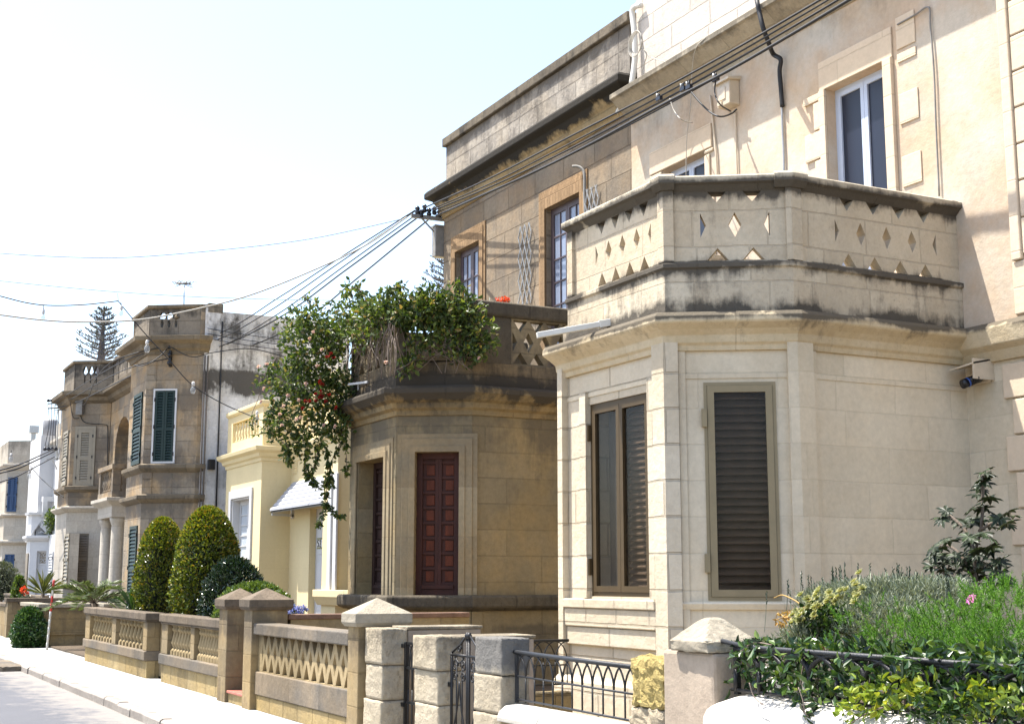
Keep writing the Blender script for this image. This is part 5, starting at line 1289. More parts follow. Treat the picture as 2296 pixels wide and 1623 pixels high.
# striped pole leaning on the wall
P0 = atZ(105, 1456, 0.0); P1 = atY(121, 1300, P0.y)
t = thing('striped_pole', 'thin red and white striped pole leaning at the corner of the far garden wall', 'pole', P0)
mb = MB(); n = 9
for i in range(n):
    a, b = P0.lerp(P1, i/n), P0.lerp(P1, (i+1)/n)
    mm = MB(); mm.tube([a, b], .028, 8); mm.build('band', M['red_paint'] if i in (5, 6, 8) else M['pole_white'], t)
# ================================================================== WIRES AND FITTINGS
XBK = XBl-.12
def brk(x, y): return atX(x, y, XBK)
br0 = brk(990, 492); br1 = brk(922, 484)
t = thing('cable_bracket', 'iron crossarm with dark insulators on the corner of the brown house', 'bracket', br0)
mb = MB(); mb.beam(Vector((XBK, YF+.05, br0.z)), br1, .06, .09); mb.beam(Vector((XBK+.02, YF+.0, br0.z-.5)), br1.lerp(br0, .3), .03, .03); mb.build('crossarm', M['grey_paint'], t)
ins = []
for x, y in ((936, 470), (952, 466), (962, 474), (974, 471), (944, 478), (985, 478)):
    P = brk(x, y); ins.append(P)
    mb = MB(); mb.lathe(P, [(.02, -.12), (.05, -.1), (.06, -.05), (.035, -.02), (.06, .01), (.05, .05), (.02, .08)], 10); mb.build('insulator', M['porcelain'], t)
bx0 = brk(992, 545)
t = thing('junction_box', 'grey cable box on the corner of the brown house below the crossarm', 'junction box', bx0)
MB().box(XBK-.1, XBK+.1, YF-.2, YF+.1, bx0.z-.35, bx0.z+.35).build('box_body', M['grey_paint'], t, .02)
MB().box(XBK-.12, XBK+.12, YF-.22, YF+.12, bx0.z+.35, bx0.z+.38).build('lid', M['galv'], t)
def cable(name, label, pts, r=.014, m='cable', group=None, n=8, cat='cable'):
    o = MB().tube(crom(pts, n), r, 6).build(name, M[m], None, uv=False, fix=False)
    return tag(o, label, cat, group)
YW = 11.25
# bundle toward the right
for i, (x2, y2, x1_, y1_, r, lb) in enumerate((
        (1850, -6, 952, 466, .016, 'topmost of the black cables climbing right from the crossarm'),
        (1868, -6, 962, 472, .013, 'second black cable from the top climbing right from the crossarm'),
        (1890, -6, 970, 473, .016, 'third black cable from the top climbing right from the crossarm'),
        (1918, -6, 974, 478, .011, 'thin black cable just above the lowest one climbing right from the crossarm'))):
    a = brk(x1_, y1_); b = atY(x2, y2, YW); m_ = a.lerp(b, .5); m_.z -= .10+.04*i
    c = b+(b-m_)*.8; c.z += .2
    cable('power_cable', lb, [a, a.lerp(m_, .5)-Vector((0, 0, .05)), m_, m_.lerp(b, .5)-Vector((0, 0, .05)), b, c], r, 'cable', 'power cables of the street')
a = brk(978, 484)
cable('power_cable', 'lowest and thickest black cable sagging right from the crossarm', [a, atY(1050, 452, 11.45), atY(1200, 385, 11.4), atY(1330, 320, 11.35), atY(1480, 238, YW), atY(1650, 150, YW), atY(1918, -8, YW), atY(2080, -110, YW)], .022, 'cable', 'power cables of the street')
# bundle toward the left, down to the green shuttered house
XK = d1.x+.3; 
def dk(x, y, Y=7.6): return atY(x, y, Y)
LFT = [((936, 470), (760, 590), (600, 700), (470, 768), (300, 800), 'uppermost cable running left from the crossarm toward the far roofs'),
       ((944, 474), (770, 598), (620, 706), (480, 782), (290, 825), 'second cable running left from the crossarm toward the far roofs'),
       ((950, 478), (775, 606), (640, 704), (500, 775), (340, 822), 'third cable running left from the crossarm toward the far roofs'),
       ((930, 472), (750, 586), (630, 664), (480, 752), (250, 812), 'thin cable running left from the tip of the crossarm'),
       ((970, 485), (800, 625), (690, 712), (560, 776), (380, 820), 'thick lower cable sagging left from the crossarm behind the roses')]
for i, (p0, p1, p2, p3, p4, lb) in enumerate(LFT):
    a = brk(*p0); b = atX(p1[0], p1[1], XBK-2.5); c = atX(p2[0], p2[1], XBK-5.5); d = atX(p3[0], p3[1], d2.x-.2 if i else d2.x-.4); 
    ye = 7.3; e = atX(p4[0], p4[1], d1.x-.8)
    pts = [a, b, c, d, e]
    if i < 4: pts.append(atX(150+12*i, 885+8*i, e1.x+.6)); pts.append(atX(122, 905+5*i, e0.x+.3))
    cable('power_cable', lb, pts, .018 if i in (2, 4) else .014, 'cable', 'power cables of the street', 8)
# black twisted drop and small bracket on the green shuttered bay
P = DC.px(384, 795); 
t = thing('cable_bracket', 'small black insulator bracket on the green shuttered bay above its window', 'bracket', DC.pt(P[0], .1, P[1]))
mb = MB(); mb.pbox(DC, P[0]-.03, P[0]+.03, .003, .1, P[1]-.35, P[1]+.3)
mb.build('strap', M['iron'], t)
for k in range(3): MB().lathe(DC.pt(P[0], .13, P[1]-.25+.22*k), [(.03, -.06), (.06, -.03), (.06, .03), (.03, .06)], 8).build('insulator', M['porcelain'], t)
kk = DC.pt(P[0], .14, P[1]+.2)
cable('house_cable', 'slack cable from the bay bracket across to the white stained side wall', [kk, atX(430, 800, d2.x+.25), atX(480, 790, d2.x+.2), atX(560, 782, d2.x+.15), atX(640, 800, d2.x+.1)], .014, 'cable', 'power cables of the street')
cable('house_cable', 'slack cable looping from the bay bracket left to the roof parapet', [kk, atY(350, 805, 7.9), atY(320, 820, 7.6), atX(300, 818, d1.x-.6)], .014, 'cable', 'power cables of the street')
for k, (ya, yb) in enumerate(((742, 762), (754, 774), (764, 786))):
    cable('wall_cable', ('uppermost', 'middle', 'lowest')[k]+' thin line strung along the white stained side wall', [atX(465, ya-6, d2.x+.12), atX(540, (ya+yb)/2-3, d2.x+.12), atX(700, yb+8, d2.x+.12)], .010, 'cable', 'lines along the side wall')
# pole top insulators and brackets farther down
t = thing('cable_bracket', 'insulator crossarm on the beige shuttered house corner, upper', 'bracket', atX(128, 905, e0.x+.2), 'far insulator crossarms')
mb = MB(); a, b = atX(107, 905, e0.x+.1), atX(141, 903, e0.x+.1); mb.beam(a, b, .05, .05); mb.beam(a-Vector((0, 0, .18)), b-Vector((0, 0, .18)), .04, .05); mb.build('crossarm', M['galv'], t)
for k in range(5): MB().lathe(a.lerp(b, k/4.6+.03)+Vector((0, 0, .06)), [(.03, 0), (.07, .03), (.05, .09), (.02, .12)], 8).build('insulator', M['porcelain'], t)
a0_ = a
t = thing('cable_bracket', 'insulator crossarm on the white house front, lower', 'bracket', atX(118, 1010, f2.x+3), 'far insulator crossarms')
X_ = f2.x+3.0
mb = MB(); a, b = atX(101, 1000, X_), atX(126, 1000, X_); mb.beam(a, b, .05, .07); c, d = atX(104, 1030, X_), atX(133, 1028, X_); mb.beam(c, d, .05, .05)
mb.beam(atX(128, 980, X_), atX(128, 1032, X_), .05, .05); mb.beam(b, d, .03, .03); mb.beam(atX(118, 1032, X_), atX(128, 1052, X_), .04, .04); mb.build('crossarm', M['galv'], t)
for k in range(4): MB().lathe(a.lerp(b, k/3)+Vector((0, 0, -.18)), [(.03, 0), (.08, .04), (.05, .12), (.02, .15)], 8).build('insulator', M['porcelain'], t)
for k in range(4):
    cable('drop_cable', ('first', 'second', 'third', 'fourth')[k]+' thin wire from the left, dropping between the far crossarms', [a0_.lerp(atX(141, 903, e0.x+.1), k/4), atX(110+5*k, 950, (e0.x+X_)/2), a.lerp(b, k/3.2)], .012, 'cable', 'wires between the far crossarms')
for k, (ya, yb, ys, lb) in enumerate(((1012, 1058, 1040, 'upper dark cable leaving the far crossarm to the left edge'), (1018, 1064, 1048, 'second dark cable leaving the far crossarm to the left edge'), (1030, 1085, 1065, 'lower dark cable sagging from the far crossarm to the left edge'))):
    cable('power_cable', lb, [atX(122, ya-6, X_), atY(70, (ya+ys)/2+4, 6.6), atY(35, ys+4, 5.6), atY(-10, yb, 5.0), atY(-50, yb+25, 4.6)], .024 if k < 2 else .02, 'cable', 'power cables of the street')
# aerial wires across the sky
def sky_cable(name, label, pts, r, m, X0, X1, x0=None, x1=None):
    P = []; n = len(pts)
    for i, (x, y) in enumerate(pts): P.append(atX(x, y, X0+(X1-X0)*i/(n-1)))
    return cable(name, label, P, r, m, 'aerial wires across the sky')
sky_cable('aerial_wire', 'thin grey wire sagging across the sky, highest at left', [(-40, 565), (0, 568), (140, 576), (290, 577), (500, 560), (700, 535), (900, 492)], .011, 'cable_thin', -30, XBK)
sky_cable('aerial_wire', 'very thin pale wire across the sky just above the bulb string', [(-40, 626), (0, 630), (130, 643), (280, 656), (450, 666), (640, 672), (760, 674)], .009, 'cable_thin', -30, -30)
sky_cable('aerial_wire', 'pale whitish cable sagging in front of the green shuttered house roof', [(-40, 701), (0, 706), (100, 718), (200, 722), (320, 716), (440, 693), (560, 662), (700, 607), (820, 550), (912, 487)], .018, 'cable_pale', -27, XBK)
XS = -31.0
ap = atX(265, 675, XS)
cable('bulb_string', 'dark cord of the festoon lights at upper left, dipping from the left edge', [atX(-40, 655, XS), atX(0, 664, XS), atX(60, 679, XS), atX(115, 685, XS), atX(190, 683, XS), ap], .014, 'cable', 'festoon light cords')
cable('bulb_string', 'festoon cord descending right from its hanger across the green shuttered house', [ap, atX(320, 742, XS), atX(380, 808, XS), atX(430, 862, XS), atX(500, 905, XS), atX(600, 948, XS+.6), atX(690, 990, XS+2)], .012, 'cable', 'festoon light cords')
cable('hanger_wire', 'tiny vertical hanger wire above the bend of the bulb cord', [atX(264, 657, XS), ap], .008, 'cable_thin')
bulbs = [((76+19, 697), (86, 672), 1.0, XS, 'bulb hanging nearest the left edge on the upper cord'), ((267, 762-70), (258, 680), 1.0, XS, 'bulb hanging beside the hanger wire above the pine'),
         ((350, 770), (362, 800), 1.0, XS, 'bulb over the cornice of the green shuttered house'), ((433, 868), (427, 850), 1.0, XS, 'bulb right of the tall green shutters')]
def bulb(px_, label, X, ln=.16, tilt=(0, 0), s=1.0):
    P = atX(px_[0], px_[1], X); t = thing('light_bulb', label, 'light bulb', P, 'festoon light bulbs')
    top = P+Vector((tilt[0], tilt[1], ln))
    MB().tube([top, P+Vector((0, 0, .06))], .012, 5).build('wire', M['cable'], t, uv=False)
    MB().lathe(P, [(.028*s, .02), (.032*s, .05), (.032*s, .10), (.02*s, .13)], 10).build('socket', M['pole_white'], t)
    s *= .8
    MB().lathe(P, [(.01, -.16*s), (.04*s, -.15*s), (.062*s, -.11*s), (.066*s, -.07*s), (.05*s, -.02*s), (.03*s, .02)], 12).build('bulb', M['bulb_glass'], t)
bulb((97, 706), 'festoon bulb nearest the left edge on the upper cord', XS, .22, (-.08, .0))
bulb((272, 697), 'festoon bulb hanging beside the hanger wire above the far pine', XS, .2, (-.08, 0))
bulb((330, 775), 'festoon bulb in front of the cornice of the green shuttered house', XS, .1, (.1, .05), 1.3)
bulb((433, 868), 'festoon bulb right of the tall green shutters', XS, .1, (0, 0), 1.2)
bulb((576, 933), 'small festoon bulb by the yellow house parapet', XS+.5, .06)
bulb((25, 1024), 'far festoon bulb before the cream house cornice', -52, .25, (0, 0), 1.6)
bulb((66, 1062), 'far festoon bulb right of the upper blue shutters', -52, .2, (.1, .1), 1.6)
cable('bulb_string', 'far festoon cord slanting before the white house', [atX(68, 1045, -52), atX(90, 1070, -51), atX(118, 1095, -50), atX(143, 1115, -49.5)], .014, 'cable', 'festoon light cords')

# fittings on the cream house
t = thing('meter_box', 'cream plastic electricity box with hood on the cream house upper wall', 'meter box', AU.pt(*[AU.px(1645, 215)[0], .05, AU.px(1645, 215)[1]]))
u, z = AU.px(1645, 215)
MB().pbox(AU, u-.16, u+.16, .003, .20, z-.20, z+.20).build('box_body', M['plastic_cream'], t, .015)
mb = MB(); mb.hexa([AU.pt(u-.2, .0, z+.2), AU.pt(u+.2, .0, z+.2), AU.pt(u+.2, .25, z+.17), AU.pt(u-.2, .25, z+.17), AU.pt(u-.2, .0, z+.26), AU.pt(u+.2, 0, z+.26), AU.pt(u+.2, .25, z+.21), AU.pt(u-.2, .25, z+.21)])
mb.build('hood', M['plastic_cream'], t, .01)
mb = MB(); mb.pbox(AU, u-.10, u+.06, .201, .212, z-.10, z+.10); mb.pbox(AU, u-.13, u-.02, .202, .225, z-.18, z-.12); mb.build('lid', M['plastic_cream'], t, .006)
def AUp(x, y, o=.03): 
    q = AU.px(x, y, o); return AU.pt(q[0], o, q[1])
cable('cable_bundle', 'thick black taped cable bundle snaking down the cream house roof and wall', [AUp(1690, -40, .15), AUp(1697, 0, .5), AUp(1703, 30, .52), AUp(1712, 66, .5), AUp(1724, 98, .35), AUp(1734, 122, .12), AUp(1750, 134, .1), AUp(1748, 160, .08), AUp(1751, 200, .06), AUp(1754, 240, .05)], [.05]*1 and .035, 'cable')
cable('conduit', 'thin pale conduit continuing down from the black cable bundle', [AUp(1753, 235), AUp(1755, 300), AUp(1757, 340), AUp(1758, 400)], .02, 'galv')
cable('conduit', 'thin wall cable framing the right of the tall upper window', [AUp(2012, 56), AUp(2050, 35), AUp(2082, 17), AUp(2086, 60), AUp(2094, 160), AUp(2099, 290), AUp(2106, 440)], .012, 'grey_paint', None, 6)
cable('conduit', 'pale pipe pair beside the small upper window', [AUp(1592, 215), AUp(1596, 250), AUp(1601, 300), AUp(1605, 340), AUp(1608, 400)], .018, 'plastic_cream')
cable('conduit', 'pale vertical pipe right of the small upper window', [AUp(1648, 250), AUp(1650, 310), AUp(1653, 400)], .016, 'plastic_cream')
def WP(x, y): return atY(x, y, YW+.1)
cable('loop_cable', 'slack black loop from the cable clamp to the cream meter box', [WP(1545, 200), WP(1565, 225), WP(1590, 250), WP(1615, 262), AUp(1640, 255, .2), AUp(1652, 245, .15)], .014, 'cable', 'slack loops under the cable bundle')
cable('loop_cable', 'black loop dropping from the bundle left of the meter box', [WP(1605, 178), WP(1603, 210), WP(1615, 235), AUp(1638, 250, .2)], .012, 'cable', 'slack loops under the cable bundle')
cable('loop_cable', 'thin loop hanging from the left clamp of the cable bundle', [WP(1502, 222), WP(1512, 250), WP(1530, 270), AUp(1552, 275, .1)], .009, 'cable_pale', 'slack loops under the cable bundle')
cable('loop_cable', 'thin wire crossing vertically from the eave past the small upper window', [AUp(1582, 85, .45), AUp(1560, 110, .45), AUp(1552, 160, .3), AUp(1548, 240, .2), AUp(1540, 310, .1), AUp(1538, 400, .06)], .008, 'cable_pale', 'slack loops under the cable bundle')
for x, y in ((1478, 222), (1532, 200), (1545, 196), (1605, 178)):
    P = WP(x, y); t = thing('cable_clamp', {1478: 'leftmost black connector on the cable bundle', 1532: 'lower left connector of the middle pair on the cable bundle', 1545: 'large connector in the middle of the cable bundle', 1605: 'rightmost connector on the cable bundle, near the meter box'}[x], 'connector', P, 'connectors on the cable bundle')
    mb = MB(); mb.box(P.x-.06, P.x+.06, P.y-.03, P.y+.03, P.z-.035, P.z+.035); mb.lathe(P+Vector((.03, -.02, .03)), [(.018, 0), (.018, .05)], 6); mb.build('body', M['porcelain'], t, .008)
    MB().lathe(P+Vector((-.03, -.02, .03)), [(.015, 0), (.015, .06)], 6).build('bolt', M['galv'], t)
# white rain pipe with coiled wires at the roof junction
t = thing('rain_pipe', 'white rain pipe with cream elbow where the brown and cream roofs meet', 'pipe', AUp(1418, 60, .1))
mb = MB(); mb.tube(crom([AUp(1438, 12, .06), AUp(1424, 16, .08), AUp(1418, 30, .08), AUp(1422, 70, .08), AUp(1424, 120, .08), AUp(1422, 150, .1), AUp(1416, 190, .15)], 6), .05, 10)
mb.build('pipe', M['pvc'], t)
mb = MB(); mb.tube(crom([AUp(1410, 208, .30), AUp(1403, 225, .25), AUp(1392, 240, .12), AUp(1385, 252, .05)], 5), .045, 10); mb.build('elbow', M['pvc'], t)
C_ = AUp(1428, 98, .2)
t = thing('wire_coil', 'coil of pale wire hung on the white rain pipe', 'wire coil', C_)
mb = MB()
for k in range(4):
    rr = .17+.012*k; mb.tube([C_+Vector((rr*math.cos(a)+.01*k, -.02*k, rr*1.1*math.sin(a)-.01*k)) for a in [i*2*math.pi/20 for i in range(21)]], .008, 5)
mb.build('coil', M['cable_pale'], t)
mb = MB(); mb.tube(crom([C_+Vector((.1, 0, -.1)), AUp(1450, 122, .15), AUp(1440, 160, .12), AUp(1450, 165, .1)], 6), .009, 5); mb.tube(crom([C_+Vector((.15, 0, 0)), AUp(1452, 125, .15), AUp(1500, 142, .12)], 6), .008, 5)
mb.build('loose_end', M['cable_pale'], t)
# security camera under its stone-coloured hood
t = thing('security_camera', 'two black security camera heads under a cream hood beside the bay', 'security camera', AU.pt(AU.px(2198, 840)[0], .2, 3.9))
u, z = AU.px(2205, 815)
mb = MB(); mb.hexa([AU.pt(u-.22, .0, z-.02), AU.pt(u+.16, .0, z+.02), AU.pt(u+.16, .34, z-.05), AU.pt(u-.22, .34, z-.09), AU.pt(u-.22, 0, z+.0), AU.pt(u+.16, 0, z+.04), AU.pt(u+.16, .34, z-.03), AU.pt(u-.22, .34, z-.07)])
mb.pbox(AU, u+.14, u+.16, 0, .33, z-.22, z+.02); mb.build('hood', M['plastic_cream'], t)
MB().pbox(AU, u-.2, u+.12, .003, .06, z-.24, z-.1).build('mount', M['plastic_cream'], t, .01)
c1_ = AU.pt(u-.02, .2, z-.22); dr_ = Vector((-.25, -.85, -.35)).normalized()
mb = MB(); mb.tube([c1_-dr_*.12, c1_+dr_*.03], .055, 12); mb.tube([c1_+dr_*.05, c1_+dr_*.12], .055, 12); mb.build('camera_head', M['black_plastic'], t)
MB().tube([c1_+dr_*.03, c1_+dr_*.05], .058, 12).build('blue_ring', M['lens_blue'], t)
c2_ = AU.pt(u+.10, .15, z-.18); MB().tube([c2_, c2_+Vector((.02, -.12, -.03))], .045, 12).build('camera_head', M['black_plastic'], t)
# white spout pipe on the bay cornice
t = thing('spout_pipe', 'long white square spout sticking out over the bay cornice', 'spout', atY(1300, 735, 8.1))
e_ = AF.px(1390, 722, .3); p_in = AF.pt(e_[0], .1, 4.8); p_out = atX(1204, 752, p_in.x-1.45)
p_in = atX(1388, 720, a0.x+1.2); 
tipd = atY(1204, 752, 7.55)
mb = MB(); mb.beam(p_in, tipd, .07, .07); mb.build('tube', M['pvc'], t, .008)
MB().beam(p_in, p_in.lerp(tipd, .25), .09, .09).build('sleeve', M['pvc'], t, .006)
# pipe and trellises on the brown house
def BUp(x, y, o=.03):
    q = BU.px(x, y, o); return BU.pt(q[0], o, q[1])
cable('vent_pipe', 'thin pale pipe with bent top beside the tall brown house window', [BUp(1283, 374, .2), BUp(1295, 374, .12), BUp(1306, 380, .06), BUp(1311, 395, .04), BUp(1311, 440, .04), BUp(1313, 500, .04), BUp(1313, 600, .04)], .03, 'grey_paint', None, 6, 'pipe')
def trellis(name, label, x0, x1, yt, yb):
    u0, zt = BU.px(x0, yt); u1, _ = BU.px(x1, yt-10); _, zb = BU.px(x0, yb)
    t = thing(name, label, 'trellis', BU.pt((u0+u1)/2, .06, zb), 'metal trellises on the brown wall')
    mb = MB(); W = u1-u0; st_ = W/2; z = zb-W*2
    for o_, sg in ((.05, 1), (.062, -1)):
        z = zb-3*W
        while z < zt:
            a0z, a1z = z, z+W*2.4; ua, ub_ = (u0, u1) if sg > 0 else (u1, u0)
            # clip
            t0 = max(0, (zb-a0z)/(a1z-a0z)); t1 = min(1, (zt-a0z)/(a1z-a0z))
            if t1 > t0+.02: mb.beam(BU.pt(ua+(ub_-ua)*t0, o_, a0z+(a1z-a0z)*t0), BU.pt(ua+(ub_-ua)*t1, o_, a0z+(a1z-a0z)*t1), .022, .012)
            z += W*.8
    mb.build('strips', M['galv'], t)
trellis('wall_trellis', 'tall metal trellis left of the tall brown house window', 1168, 1197, 512, 690)
trellis('wall_trellis', 'small metal trellis right of the tall brown house window, by the pipe', 1318, 1348, 428, 560)
# television antenna on the far roof
P = atX(413, 682, d2.x-.6); t = thing('antenna', 'television antenna on the roof of the green shuttered house', 'antenna', P)
top = atX(413, 640, P.x)
mb = MB(); mb.tube([P-Vector((0, 0, .4)), top], .02, 6); mb.build('mast', M['galv'], t)
mb = MB(); c = top+Vector((0, 0, .04)); mb.tube([c-Vector((0, .22, 0)), c+Vector((0, .2, .03))], .015, 5)
for k in range(6):
    q = c+Vector((0, -.2+.07*k, 0))
    for s_ in (-1, 1): mb.tube([q, q+Vector((s_*.13, s_*.08+.05*(k-3)*.3, .08)), q+Vector((s_*.25, .03*k*s_, .02))], .009, 4)
for s_ in (-1, 1):
    for k in range(4): mb.tube([c+Vector((0, -.05, 0)), c+Vector((.05*s_, s_*(.15+.03*k), .12-.07*k))], .010, 4)
mb.build('elements', M['grey_paint'], t)
# fluorescent batten lamp under roses, box on far brown bay
u, z = BF.px(800, 860)
P = BF.pt(BF.px(812, 864)[0], .25, BF.px(812, 864)[1])
t = thing('tube_lamp', 'small white tube lamp on the brown bay cornice under the roses', 'lamp', P)
MB().beam(P, P+Vector((.35, .16, 0))*1.2, .04, .04).build('tube', M['white'], t, .005); MB().beam(P+Vector((.2, .1, 0)), P+Vector((.2, .1, -.12)), .02, .02).build('stem', M['galv'], t)
u, z = EC.px(182, 917)
t = thing('junction_box', 'grey junction box high on the beige shuttered bay', 'junction box', EC.pt(u, .1, z))
MB().pbox(EC, u-.12, u+.12, .003, .2, z-.22, z+.22).build('box_body', M['grey_paint'], t, .01); MB().pbox(EC, u-.14, u+.14, 0, .22, z+.22, z+.26).build('hood', M['grey_paint'], t)
cable('wall_cable', 'black wall cable looping under the junction box to the arch', [EC.pt(EC.px(158, 910)[0], .05, EC.px(158, 900)[1]), EC.pt(EC.px(165, 935)[0], .05, EC.px(165, 935)[1]), EC.pt(EC.px(178, 938)[0], .05, EC.px(178, 938)[1])], .014, 'cable')
Q = lambda x, y: EC.pt(EC.px(x, y)[0], .03, EC.px(x, y)[1])
cable('wall_cable', 'black cable running along the beige shuttered bay and down its corner', [Q(181, 932), Q(188, 945), Q(205, 950), Q(235, 952), Q(242, 960), Q(242, 1010), Q(241, 1075)], .014, 'cable')
# red geranium on the brown terrace
P = atX(1128, 672, b3.x-.2)
t = thing('geranium', 'red flowering geranium peeking over the brown terrace coping', 'plant', P)
mb = MB(); cloud(mb, P+Vector((0, 0, -.02)), (.10, .12, .05), 60, .05, .045); mb.build('blossom', M['geranium'], t, uv=False, fix=False)
mb = MB(); cloud(mb, P+Vector((0, 0, -.2)), (.2, .3, .12), 200, .07, .06); mb.tube([P+Vector((-.25, -.1, -.3)), P+Vector((-.28, -.12, .08))], .006, 4); mb.build('foliage', M['bush_leaf'], t, uv=False, fix=False)

# ================================================================== PLANTS
def plant(name, label, cat, loc, group=None): return thing(name, label, cat, loc, group)
def fol(mb, name, mat, parent): return mb.build(name, M[mat], parent, uv=False, fix=False)
# --- climbing rose on the brown terrace
XV = b0.x+.2
t = plant('climbing_rose', 'large rose climber spilling over the brown house terrace with pink and red blooms', 'climbing plant', atX(780, 800, XV))
mb = MB()
def vp(x, y, near=0):
    """points hanging beyond the bay for x left of its corner, otherwise on the parapet faces"""
    if x < 800: return atX(x, y, XV-.1*(800-x)/40+near)
    if x < 890: q = BF.px(x, y, .3); return BF.pt(q[0], .3, q[1])
    q = BC.px(x, y, .3); return BC.pt(q[0], .3, q[1])
CL = [(665, 745, 45, 45, 500), (705, 715, 50, 40, 600), (700, 790, 70, 60, 900), (660, 850, 60, 55, 800), (640, 925, 42, 50, 560), (700, 880, 65, 65, 900), (745, 830, 50, 70, 650), (740, 930, 45, 55, 600),
      (655, 985, 35, 35, 300), (700, 985, 40, 35, 320), (760, 960, 30, 40, 330), (775, 890, 25, 50, 300), (755, 745, 55, 45, 700), (800, 700, 55, 45, 800), (850, 715, 50, 45, 700), (850, 690, 45, 25, 300), (905, 700, 45, 40, 600), (890, 665, 40, 22, 260), (950, 700, 42, 40, 550), (960, 668, 35, 20, 220),
      (1000, 690, 42, 38, 600), (1040, 700, 40, 42, 560), (1065, 735, 32, 42, 380), (1085, 770, 25, 30, 220), (1050, 790, 38, 18, 260), (990, 740, 36, 25, 320), (1010, 775, 24, 18, 120), (950, 760, 26, 28, 260), (920, 800, 18, 26, 160), (905, 825, 12, 18, 80),
      (1025, 655, 14, 22, 70), (610, 840, 16, 20, 60), (615, 950, 18, 30, 120), (790, 655, 20, 18, 90), (820, 760, 50, 25, 300)]
for x, y, rx, ry, n in CL:
    c = vp(x, y); dp = (c-Vector((0, 0, EYE))).dot(FW); s = dp/F_
    cloud(mb, c, (rx*s*.9+.12, rx*s*.95, ry*s), int(n*.62), .10, .055, .3, .25, 4)
# trailing strands
def strand(mbl, mbt, pts, n, L=.09, wd=.05):
    pp = crom([vp(*p) for p in pts], 8); mbt.tube(pp, .007, 4)
    for k in range(n):
        i = random.randrange(len(pp)-1); p = pp[i].lerp(pp[i+1], random.random())
        d = (rv()+Vector((0, 0, -.7))).normalized()
        for _ in range(3): leaf(mbl, p+rv()*.05, (d+rv()*.8).normalized(), L*random.uniform(.7, 1.1), wd)
mt = MB()
for pts, n in (([(770, 980), (745, 1030), (728, 1080), (735, 1125), (752, 1150), (772, 1158)], 60), ([(735, 1080), (728, 1130), (722, 1160), (714, 1178)], 34), ([(720, 990), (705, 1040), (700, 1075), (712, 1090)], 50),
               ([(760, 950), (775, 1010), (778, 1060)], 26), ([(690, 1000), (685, 1040), (690, 1070)], 30), ([(640, 990), (645, 1020), (648, 1040)], 22), ([(730, 1000), (740, 1060), (745, 1085)], 40), ([(620, 800), (605, 830), (596, 860)], 14), ([(612, 900), (603, 950), (608, 985)], 24),
               ([(700, 690), (690, 668), (684, 665)], 8), ([(790, 670), (784, 650), (800, 645), (812, 655)], 16), ([(880, 665), (890, 640), (905, 645)], 12), ([(930, 665), (945, 650), (950, 660)], 12), ([(970, 670), (990, 660)], 10), ([(1028, 660), (1024, 640), (1026, 622)], 12), ([(860, 670), (875, 650), (880, 655)], 12)):
    strand(mb, mt, pts, n)
fol(mb, 'foliage', 'rose_leaf', t)
# bare twigs in the middle and stems up the parapet
for k in range(90):
    x0, y0 = random.uniform(780, 900), random.uniform(700, 760); x1, y1 = x0+random.uniform(-45, 30), y0+random.uniform(40, 105)
    a, b = vp(x0, y0), vp(x1, y1); m_ = a.lerp(b, .5)+rv()*.12; mt.tube(crom([a, m_, b], 4), random.uniform(.003, .009), 4)
for k in range(22):
    x0, y0 = random.uniform(930, 1060), random.uniform(760, 790); x1, y1 = x0+random.uniform(-70, 70), y0+random.uniform(20, 60)
    a, b = vp(x0, y0), vp(x1, y1); mt.tube(crom([a, a.lerp(b, .5)+rv()*.08, b], 4), .006, 4)
mt.build('stem', M['twig'], t, uv=False, fix=False)
def bloom(p, r, mat, parent, n=16):
    mb = MB()
    for k in range(n):
        d = (rv()*.9+Vector((.2, -.6, .35))).normalized(); leaf(mb, p+rv()*r*.25, d, r*random.uniform(.7, 1.1), r*.95, .35)
    return mb.build('blossom', M[mat], parent, uv=False, fix=False)
for x, y in ((666, 891), (690, 902), (728, 898), (731, 826), (745, 958), (694, 940), (648, 933), (652, 957), (656, 915), (600, 827), (618, 822), (685, 945), (740, 790), (714, 765), (810, 758), (884, 818), (1091, 808), (1160, 770), (1170, 715), (705, 865), (770, 960), (612, 876), (606, 905), (722, 750)):
    if x > 1100: continue
    bloom(vp(x, y, .35)+Vector((.15, -.2, 0)), .045 if x < 1000 else .035, 'rose_pink', t)
for k in range(9):
    x, y = 738+random.gauss(0, 11), 900+random.gauss(0, 13); bloom(vp(x, y, .4)+Vector((.2, -.25, 0)), .05, 'rose_red', t, 9)
for x, y in ((740, 862), (745, 868), (776, 920), (708, 905), (702, 920), (770, 810), (756, 808), (765, 800)): bloom(vp(x, y, .4)+Vector((.2, -.25, 0)), .05, 'rose_red', t, 10)

